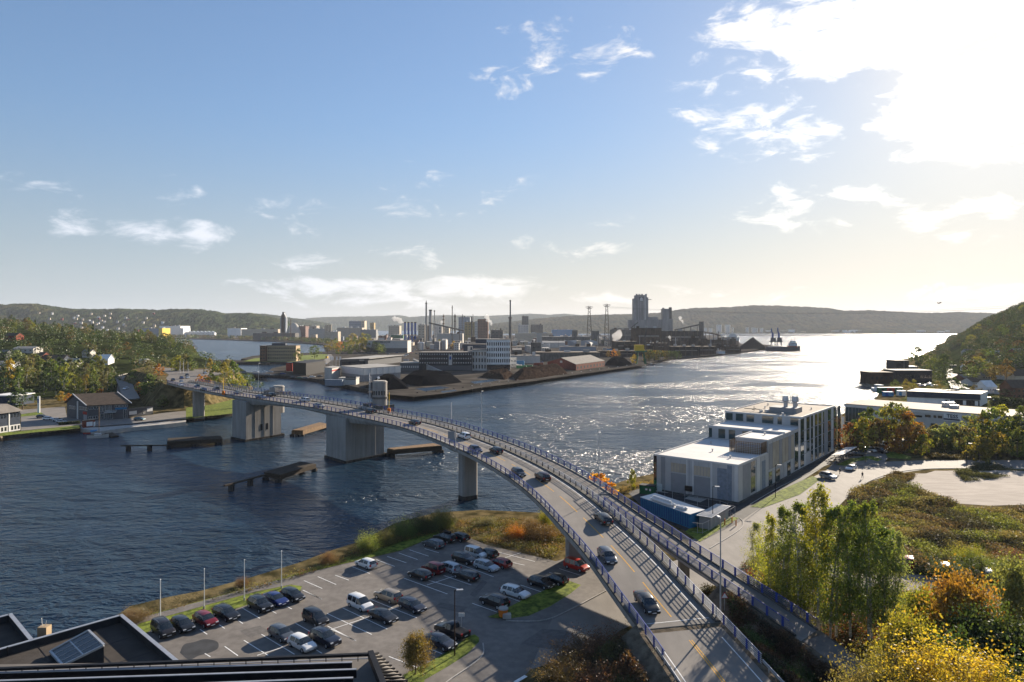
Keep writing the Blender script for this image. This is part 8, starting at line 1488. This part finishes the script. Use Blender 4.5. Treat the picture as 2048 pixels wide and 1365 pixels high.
for k in range(22):
    px = rn.choice([rn.uniform(1560, 1590), rn.uniform(1660, 1712), rn.uniform(1530, 1720), rn.uniform(1840, 1900)]); D = rn.uniform(4600, 4720); w = rn.uniform(18, 45); t = thing('far_building', 'small pale building on the far right shore', 'building', (at(px, D), D, 0), 0, 'small pale buildings on the far right shore'); b = MB(); b.box(-w/2, 0, 0, w/2, 18, rn.uniform(12, 26)); b.build('wall', rn.choice(['offwhite', 'white', 'beige']), t, local=True)
# silo towers
D = 1740
st_ = thing('silo_tower', 'tallest grey concrete silo tower with a sail emblem near its top', 'tower', (at(1283, D), D, GI))
def tb(par, x0, x1, ty, dp, nm, mt, by=None, dd=0.): b = MB(); b.box(at(x0, D), D+dd, ZY(by, D) if by else GI, at(x1, D), D+dd+dp, ZY(ty, D)); return b.build(nm, mt, par)
tb(st_, 1269, 1296.7, 597, 34, 'shaft', 'tower_concrete'); tb(st_, 1272.2, 1293.8, 590.5, 30, 'crown', 'tower_concrete', 597, .5)
for x in (1272.2, 1277.5, 1283, 1291): tb(st_, x, x+2.8, 588.3, 5, 'merlon', 'tower_concrete', 590.6, .2)
tb(st_, 1269.2, 1272.0, 594, 4, 'shoulder', 'tower_concrete', 597); tb(st_, 1294, 1296.6, 595, 4, 'shoulder', 'tower_concrete', 597)
for x in (1274, 1279, 1284): tb(st_, x, x+.5, 600, 1, 'rib', 'concrete_dark', 650, -.6)
tb(st_, 1289.3, 1290.6, 589, 3, 'lift_shaft', 'panel_pale', 640, -2.4); tb(st_, 1297, 1303.5, 599, 2, 'crane_arm', 'concrete_dark', 600, 2)
b = MB(); q = [(1278.4, 594.5), (1287.0, 594.5), (1285.6, 602.5), (1279.8, 602.5)]; b.add([(at(x, D), D-.7, ZY(y, D)) for x, y in q]+[(at(x, D), D-.1, ZY(y, D)) for x, y in q], [(3, 2, 1, 0), (0, 1, 5, 4), (1, 2, 6, 5), (2, 3, 7, 6), (3, 0, 4, 7)]); em = b.build('emblem_panel', 'navy_clad', st_)
b = MB()
for q in (((1279.6, 601.8), (1285.9, 601.8), (1285.2, 599.8), (1280.2, 599.8)), ((1280.3, 599.4), (1282.5, 599.4), (1282.5, 595.4), (1280.9, 595.9)), ((1283.0, 599.4), (1285.2, 599.4), (1284.8, 595.9), (1283.0, 595.4))): n = len(b.v); b.add([(at(x, D), D-.85, ZY(y, D)) for x, y in q], [(0, 1, 2, 3)])
b.build('emblem', 'white', em)
lb_ = thing('silo_block', 'wide lower concrete silo block around the foot of the tallest tower', 'building', (at(1287, D), D-14, GI)); tb(lb_, 1259, 1268.9, 640, 30, 'left_silo', 'tower_concrete', None, -2); tb(lb_, 1268, 1316, 640.5, 12, 'front_silo', 'tower_concrete', None, -13); tb(lb_, 1297, 1315.5, 634.5, 30, 'right_silo', 'tower_concrete', None, 0)
s2 = thing('silo_tower', 'second shorter grey concrete tower right of the tallest one', 'tower', (at(1334, D), D, GI)); tb(s2, 1326, 1343, 618, 24, 'shaft', 'tower_concrete'); tb(s2, 1325.6, 1328.6, 616, 8, 'turret', 'tower_concrete', 640, -.6); tb(s2, 1338.7, 1343.4, 615, 8, 'turret', 'concrete_dark', 645, -.8); tb(s2, 1316.5, 1337.5, 639.5, 26, 'base_block', 'tower_concrete', None, -3); tb(s2, 1338, 1344.8, 638, 26, 'base_block', 'tower_concrete', None, -4)
def conv(name, label, x0, y0, x1, y1, D0, D1, w=3.5, m_='concrete_dark', legs=4):
    a = Vector((at(x0, D0), D0, ZY(y0, D0))); c = Vector((at(x1, D1), D1, ZY(y1, D1))); t = thing(name, label, 'conveyor', (a.x, a.y, GI)); b = MB(); b.bar(a, c, w, w); b.build('gallery', m_, t)
    for k in range(legs): p = a.lerp(c, (k+.5)/legs); b = MB(); b.bar((p.x, p.y, GI), (p.x, p.y, p.z-w/2), 1.0); b.build('leg', 'rust', t)
conv('conveyor', 'long sloping conveyor rising to a tower right of the silos', 1349, 660.5, 1401, 649, 1640, 1640, 3.4, 'concrete_dark'); conv('conveyor', 'sloping conveyor through the works from the first chimney', 858, 646, 928, 662, 1600, 1560, 3.2); conv('conveyor', 'pipe gallery left of the silo tower', 1226, 658.5, 1262, 658.5, 1650, 1650, 3.2); conv('conveyor', 'conveyor falling from the transfer tower toward the white ship', 1407, 664, 1440, 671, 1640, 1500, 2.6, 'rust')
conv('conveyor', 'upper rusty pipe bridge over the dark works', 1345, 684, 1420, 686, 1200, 1230, 2.0, 'rust', 5); conv('conveyor', 'sloping rusty pipe bridge down to the quay', 1395, 690, 1458, 701, 1190, 1180, 1.8, 'rust', 4); conv('conveyor', 'second sloping pipe bridge down to the quay', 1415, 689, 1462, 699, 1230, 1210, 1.4, 'roof_tan', 3); conv('conveyor', 'bent duct in front of the silo block', 1262, 656, 1276, 645, 1700, 1700, 2.4, 'concrete_dark', 1)
ib('transfer_tower', 'narrow dark transfer tower at the top of the long conveyor', 'tower', 1401, 1407.5, 690, 644, 12, 'concrete_dark', 'concrete_dark'); ib('concrete_tower', 'slim pale tower with the dark block left of the flat sheds', 'tower', 1073.5, 1083.5, 708, 666, 8, 'concrete_pale', 'roof_grey')
# dark works clutter: vessels, frames, ducts
rn = random.Random(77)
for k in range(46):
    px = rn.uniform(1290, 1475); by = 712-(px-1290)*.03+rn.uniform(-10, -2); D = 40.3*FP/(by-HY); h = rn.uniform(6, 24); kd = rn.choice(['furnace_tower', 'duct_stack', 'steel_frame']); p = Vector((at(px, D), D, GI)); t = thing(kd, {'furnace_tower': 'dark sooty equipment tower in the quayside works', 'duct_stack': 'thin rusty stack in the quayside works', 'steel_frame': 'rusty open steel frame in the quayside works'}[kd], 'industrial equipment', p, 0, 'dark equipment of the quayside works')
    b = MB()
    if kd == 'furnace_tower': w = rn.uniform(3, 9); b.box(p.x-w, p.y, GI, p.x+w, p.y+w, GI+h); b.build('body', rn.choice(['soot', 'rust']), t); b = MB(); b.box(p.x-w*.5, p.y+1, GI+h, p.x+w*.3, p.y+w*.6, GI+h+rn.uniform(2, 5)); b.build('top', rn.choice(['rust', 'roof_brown', 'concrete_dark']), t)
    elif kd == 'duct_stack': b.tube([p, p+Vector((0, 0, h*1.4))], [.7, .5], 8); b.build('stack', rn.choice(['rust', 'soot', 'steel']), t)
    else:
        w = rn.uniform(4, 10); q = [p+Vector((dx, dy, 0)) for dx in (-w, 0, w) for dy in (0, 5)]
        for v in q: b.bar(v, v+Vector((0, 0, h)), .6)
        for z in (h*.5, h): b.bar(p+Vector((-w, 0, z)), p+Vector((w, 0, z)), .7); b.bar(p+Vector((-w, 5, z)), p+Vector((w, 5, z)), .7)
        b.build('frame', 'rust', t)
# scattered works buildings
occ = [(px0-1, px1+1, by) for _, _, px0, px1, by, *_r in R_]
for k in range(250):
    for _ in range(30):
        px = rn.uniform(600, 1255); by = rn.uniform(674, 702) if px > 770 else rn.uniform(673, 684)
        if px > 1100: by = rn.uniform(674, 694)
        if 1020 < px < 1100: by = rn.uniform(676, 711)
        w = rn.uniform(3, 13)*(by-HY)/30
        if not any(a-w < px < c+w and abs(by-y) < 1.5 for a, c, y in occ): break
    else: continue
    occ.append((px-w/2, px+w/2, by)); D = 40.3*FP/(by-HY); h = rn.uniform(5, 13)*(1.6 if rn.random() < .2 and px < 1000 else 1); c_, rf = rn.choice([('panes_pale', 'roof_light'), ('offwhite', 'roof_light'), ('beige', 'roof_light'), ('concrete_dark', 'roof_grey'), ('steel_blue', 'roof_light'), ('panes_brick', 'roof_brown'), ('panes_beige', 'roof_grey'), ('panes_grey', 'roof_light'), ('brown_wall', 'roof_grey')])
    if rn.random() < .22:
        r = w*.28/FP*D; t = thing('tank', '%s round tank among the island works' % rn.choice(['pale', 'rusty', 'grey']), 'tank', (at(px, D), D, GI), 0, 'round tanks of the island works'); b = MB(); b.cyl(at(px, D), D, GI, GI+h*1.1, r, seg=16); b.dome(at(px, D), D, GI+h*1.1, r, r*.3, 16, 3); b.build('shell', {'p': 'offwhite', 'r': 'rust', 'g': 'steel'}[t['label'][0]], t); continue
    simple('factory_building', '%s low building among the island works' % {'panes_pale': 'windowed white', 'offwhite': 'plain off-white', 'beige': 'plain beige', 'concrete_dark': 'dark grey', 'steel_blue': 'blue-grey', 'panes_brick': 'windowed red-brown', 'panes_beige': 'windowed beige', 'panes_grey': 'windowed grey', 'brown_wall': 'plain brown'}[c_], 'building', px-w/2, px+w/2, by, HY+(by-HY)*(1-h/40.3), rn.uniform(14, 40), c_, rf, GI, rot=rn.choice([0, 0, .15]), gable=rn.choice([0, 0, 2.5]), group='low buildings of the island works')
for k in range(70):
    px = rn.uniform(810, 1300) if k % 3 else rn.uniform(770, 860); by = rn.uniform(693, 741) if px < 940 else rn.uniform(700, 735)
    if 838 < px < 1035 and by > 700: by = rn.uniform(692, 700)
    col_, nm_ = rn.choice([(WHT, 'white'), (SIL, 'silver'), (BLK, 'black'), (RED, 'red'), (GRY, 'grey'), (BLU, 'blue')]); car(rn.choice(['wagon', 'mpv']), col_, G(px, by, GI+.05), (rn.choice([-1, 1]), rn.uniform(-.3, .3)), '%s vehicle parked on the island works yards' % nm_, 'vehicle', 'vehicles parked on the island yards', lod=2, name='parked_vehicle')
# yard masts, lamps and stacked goods
for k in range(44):
    px = rn.uniform(600, 1440); by = rn.uniform(676, 712); D = 40.3*FP/(by-HY); p = Vector((at(px, D), D, GI)); pole_thing('light_mast', 'slim steel light mast in the island works', 'mast', p, rn.uniform(14, 32), .25, rn.choice(['steel', 'concrete_dark']), 'light masts of the island works')
for k in range(30):
    px = rn.uniform(1000, 1250); by = rn.uniform(700, 712) if px > 1080 else rn.uniform(730, 738); p = G(px, by, GI); c_ = rn.choice(['rust', 'blue', 'offwhite', 'red_brick', 'green']); t = thing('container', '%s container stacked on the island yards' % {'rust': 'rusty', 'blue': 'blue', 'offwhite': 'white', 'red_brick': 'brick red', 'green': 'green'}[c_], 'container', p, rn.uniform(-.3, .3), 'containers on the island yards'); b = MB(); b.box(-5, 0, 0, 5, 2.6, 2.6*rn.choice([1, 1, 2])); b.build('body', c_, t, local=True)
# pylons
for px, ty, lab in ((1178.5, 611.5, 'left lattice power pylon with cross arms near the silos'), (1213.5, 607.5, 'right lattice power pylon with cross arms near the silos')):
    D = 1600; x = at(px, D); z1 = ZY(ty+1, D); t = thing('power_pylon', lab, 'pylon', (x, D, GI)); b = MB(); n = 9
    L_ = [[(x+sx*(6.2*(1-f)+1.9*f), D+sy*(6.2*(1-f)+1.9*f), GI+(z1-GI)*f) for sx, sy in ((-1, -1), (1, -1), (1, 1), (-1, 1))] for f in [i/n for i in range(n+1)]]
    for i in range(n):
        for j in range(4): b.bar(L_[i][j], L_[i+1][j], .5); b.bar(L_[i][j], L_[i+1][(j+1) % 4], .28); b.bar(L_[i][(j+1) % 4], L_[i+1][j], .28)
    b.build('lattice', 'rust', t)
    for k, (z, w) in enumerate(((z1-2.5, 9), (z1-6, 6.5))): b = MB(); b.bar((x-w, D, z), (x+w, D, z), .9); b.bar((x-w, D, z), (x, D, z+2.5), .4); b.bar((x+w, D, z), (x, D, z+2.5), .4); b.build('cross_arm', 'rust', t)
for k, (y0, y1) in enumerate(((613, 600), (616, 603), (614.5, 575))):
    a = Vector((at(1213.5, 1600)+(k-1)*5, 1600, ZY(y0, 1600))); c = Vector((1650+60*k, 1500, 150)); b = MB(); pts = [a.lerp(c, f)-Vector((0, 0, 95*4*f*(1-f)*.42)) for f in [i/24 for i in range(25)]]; b.tube(pts, [.12]*25, 4); tag(b.build('power_line', 'concrete_dark'), 'faint power line spanning the fjord, %s of three' % ('lowest', 'middle', 'highest')[k], 'power line')
# quay crane, port cranes, ships
p = G(1283, 729, GI); t = thing('quay_crane', 'green portal crane with yellow house on the quay', 'crane', p); D_ = p.y
for dx in (-5, 5):
    for dy in (0, 8): b = MB(); b.bar((p.x+dx, p.y+dy, GI), (p.x+dx*.6, p.y+4, GI+13), 1.2); b.build('leg', 'green', t)
b = MB(); b.box(p.x-6, p.y, GI+13, p.x+6, p.y+8, GI+14.6); b.build('platform', 'green', t); b = MB(); b.box(p.x-7, p.y, GI+14.7, p.x+3, p.y+7, GI+21); b.build('machinery_house', 'yellow', t); b = MB(); b.bar((p.x+2, p.y+3, GI+14.6), (p.x+5, p.y-3, GI+40), .9); b.bar((p.x+5, p.y+3, GI+15), (p.x+5, p.y+3, GI+26), .9); b.build('jib', 'concrete_dark', t)
for k, (px, ty) in enumerate(((1546, 657.5), (1558.5, 656))):
    D_ = 1340; x = at(px, D_); t = thing('harbour_crane', 'dark blue harbour crane on the far pier, %s of two' % ('left', 'right')[k], 'crane', (x, D_, GI))
    for dx in (-5, 5): b = MB(); b.bar((x+dx, D_, GI), (x+dx*.7, D_, GI+11), 1.4); b.build('leg', 'navy_clad', t)
    b = MB(); b.box(x-6, D_-3, GI+11, x+6, D_+4, GI+13); b.build('portal', 'navy_clad', t); b = MB(); b.box(x-3.5, D_-3, GI+13, x+4.5, D_+3, GI+20); b.build('cab', 'navy_clad', t); b = MB(); b.bar((x, D_, GI+20), (x, D_, GI+29), 1.6); b.bar((x-1, D_, GI+17), (x-3, D_, ZY(ty, D_)), 1.5); b.bar((x, D_, GI+29), (x-2.4, D_, ZY(ty, D_)-6), .7); b.bar((x-3, D_, ZY(ty, D_)), (x-5, D_, ZY(ty+10, D_)), .5); b.build('jib', 'deep_blue', t)
cg = boat('cargo_ship', 'cargo ship with red deck and white bridge moored at the far pier', 1566, 702.5, 62, 13, 7, 0, 'navy_clad', 'ship_red', cabin=None); b = MB(); b.box(8, -4, 6, 24, 4, 9.5); b.build('deckhouse', 'ship_red', cg, local=True)
b = MB(); b.box(12, -4.5, 9.5, 24, 4.5, 15); b.box(14, -3.5, 15, 22, 3.5, 18.2); b.bar((18, 0, 18), (18, 0, 23), .5); w_ = b.build('bridge', 'white', cg, local=True); b = MB(); b.box(11.95, -4.6, 12.8, 24.1, 4.6, 13.8); b.build('windows', 'glass', w_, local=True); b = MB(); b.box(-26, -5, 6.4, 6, 5, 8.6); b.build('hatch_cover', 'steel_blue', cg, local=True)
ws = boat('cargo_ship', 'large white and grey ship berthed behind the dark works', 1452, 684.5, 80, 18, 11, .1, 'offwhite', 'green', cabin=None); b = MB(); b.box(10, -7, 10, 30, 7, 21); b.box(13, -5, 21, 27, 5, 25); b.bar((20, 0, 25), (20, 0, 31), .7); b.build('superstructure', 'panel_pale', ws, local=True); b = MB(); b.bar((-10, 0, 10), (-16, 0, 24), 1.4); b.bar((-30, 0, 10), (-24, 0, 22), 1.4); b.build('deck_crane', 'steel_blue', ws, local=True)
boat('motorboat', 'small dark motorboat at the end of the golden tree quay', 1303, 731, 9, 3, 1.2, .1, 'navy_clad', 'wood', cabin=(.3, .3, .3, 1.2))
# fenders along the quay
for k, f in enumerate(np.linspace(0, 1, 26)):
    x = 835+f*455; y = np.interp(x, (828, 905, 960, 1065, 1177, 1296), (796, 787, 778, 764.5, 748, 731))-.3; p = G(x, y, 0); b = MB(); b.box(p.x-.5, p.y-.9, -.5, p.x+.5, p.y, 3.1); ob = b.build('quay_fender', 'offwhite' if k > 5 else 'quay'); tag(ob, 'pale vertical fender on the island quay wall' if k > 5 else 'dark vertical fender on the island quay wall', 'fender', 'fenders on the island quay wall')
# steam
def plume(name, label, px, by, ty, D, w, lean, seed, dens=.10):
    mt = MATS.get('steam')
    if mt is None:
        mt = bpy.data.materials.new('steam'); mt.use_nodes = True; N = NT(mt.node_tree); N.n.clear(); v = N.new('ShaderNodeVolumePrincipled'); v.inputs['Density'].default_value = dens; v.inputs['Color'].default_value = (.98, .98, 1, 1); v.inputs['Anisotropy'].default_value = .2; v.inputs['Emission Strength'].default_value = 0
        o = N.new('ShaderNodeOutputMaterial'); N.l.new(v.outputs[0], o.inputs['Volume']); MATS['steam'] = mt
    rn_ = random.Random(seed); bm = bmesh.new(); z0 = ZY(by, D); z1 = ZY(ty, D); W = w/FP*D
    for k in range(16):
        f = k/15; c = Vector((lean*W*f+rn_.uniform(-.3, .3)*W*f, rn_.uniform(-.2, .2)*W, (z1-z0)*f)); r = W*(.14+.30*f)*rn_.uniform(.6, 1.1); Mx = Matrix.Translation(c) @ Matrix.Diagonal((r*rn_.uniform(.8, 1.3), r, r*rn_.uniform(.7, 1.1), 1)); bmesh.ops.create_icosphere(bm, subdivisions=2, radius=1, matrix=Mx)
    for v in bm.verts: n_ = fbm(v.co.x/W*3+seed, v.co.z/W*3+v.co.y/W, 3)-.5; v.co += Vector((n_, n_*.5, n_*.8))*W*.5
    me = bpy.data.meshes.new(name); bm.to_mesh(me); bm.free(); me.materials.append(mt); o = bpy.data.objects.new(name, me); COL.objects.link(o); o.location = (at(px, D), D, z0); 
    rm = o.modifiers.new('merge', 'REMESH'); rm.mode = 'VOXEL'; rm.voxel_size = W*.045
    return tag(o, label, 'steam', kind='stuff')
plume('steam', 'dense white steam cloud rising beside the foundry sheds', 1228, 692, 666, 1250, 20, .45, 1); plume('steam', 'white steam plume drifting over the red-brown block', 985, 650, 634, 1500, 12, -1.1, 2, .06); plume('steam', 'thin steam cloud left of the blue silos', 806, 646, 637, 1600, 13, -1.2, 3); plume('steam', 'small white steam puff right of the second silo tower', 1367, 648, 636, 1500, 7, -1.0, 4); plume('steam', 'low white steam over the dark works by the tan roof', 1341, 685, 674, 1250, 6, -.2, 5); plume('steam', 'small steam wisp among the tan columns', 882, 650, 643, 1550, 6, .3, 6)
# bird
bp_ = G(1878, 640, 0); b = MB(); c = Vector((at(1878, 160), 160, ZY(607, 160))); b.tube([c-Vector((.35, 0, 0)), c, c+Vector((.3, 0, .05))], [.04, .13, .05], 8); bd = b.build('bird', 'dark_clad'); tag(bd, 'dark bird flying above the hills at the right', 'bird'); b = MB(); b.add([c, c+Vector((-.1, -.5, .28)), c+Vector((.15, -.9, .1)), c+Vector((.15, -.2, 0))], [(0, 1, 2, 3)]); b.add([c, c+Vector((-.1, .5, .28)), c+Vector((.15, .9, .1)), c+Vector((.15, .2, 0))], [(3, 2, 1, 0)]); b.build('wings', 'dark_clad', bd)
# ------------------------------------------------------------------ the air
def haze():
    m = bpy.data.materials.new('haze'); m.use_nodes = True; N = NT(m.node_tree); N.n.clear()
    v = N.new('ShaderNodeVolumePrincipled'); v.inputs['Density'].default_value = 3.4e-5; v.inputs['Color'].default_value = (.80, .87, 1, 1); v.inputs['Anisotropy'].default_value = .15
    o = N.new('ShaderNodeOutputMaterial'); N.l.new(v.outputs[0], o.inputs['Volume']); MATS['haze'] = m
    b = MB(); b.box(-14000, -60, -4, 14000, 12500, 330); h = b.build('haze', 'haze'); h['kind'] = 'stuff'
haze()
# ------------------------------------------------------------------ labels that single out: the place of each look-alike in its row
def relabel():
    od = ['', 'first', 'second', 'third', 'fourth', 'fifth', 'sixth', 'seventh', 'eighth', 'ninth', 'tenth', 'eleventh', 'twelfth', 'thirteenth', 'fourteenth', 'fifteenth', 'sixteenth', 'seventeenth', 'eighteenth', 'nineteenth', 'twentieth']
    tens = {2: 'twenty', 3: 'thirty', 4: 'forty', 5: 'fifty', 6: 'sixty', 7: 'seventy', 8: 'eighty', 9: 'ninety'}
    def word(n):
        if n <= 20: return od[n]
        if n % 10 == 0: return {30: 'thirtieth', 40: 'fortieth', 50: 'fiftieth', 60: 'sixtieth', 70: 'seventieth'}.get(n, str(n)+'th')
        return tens[n//10]+'-'+od[n % 10]
    D = {}
    for o in COL.objects:
        if o.parent is None and 'label' in o: D.setdefault(o['label'], []).append(o)
    for lab, L in D.items():
        if len(L) < 2: continue
        def sx(o):
            p = o.location if o.type == 'EMPTY' or o.location.length > 0 else o.matrix_world @ (sum((Vector(c) for c in o.bound_box), Vector())/8); return p.x/max(p.y, 1)
        L.sort(key=sx)
        for i, o in enumerate(L): o['label'] = word(i+1)+' from the left: '+lab
relabel()
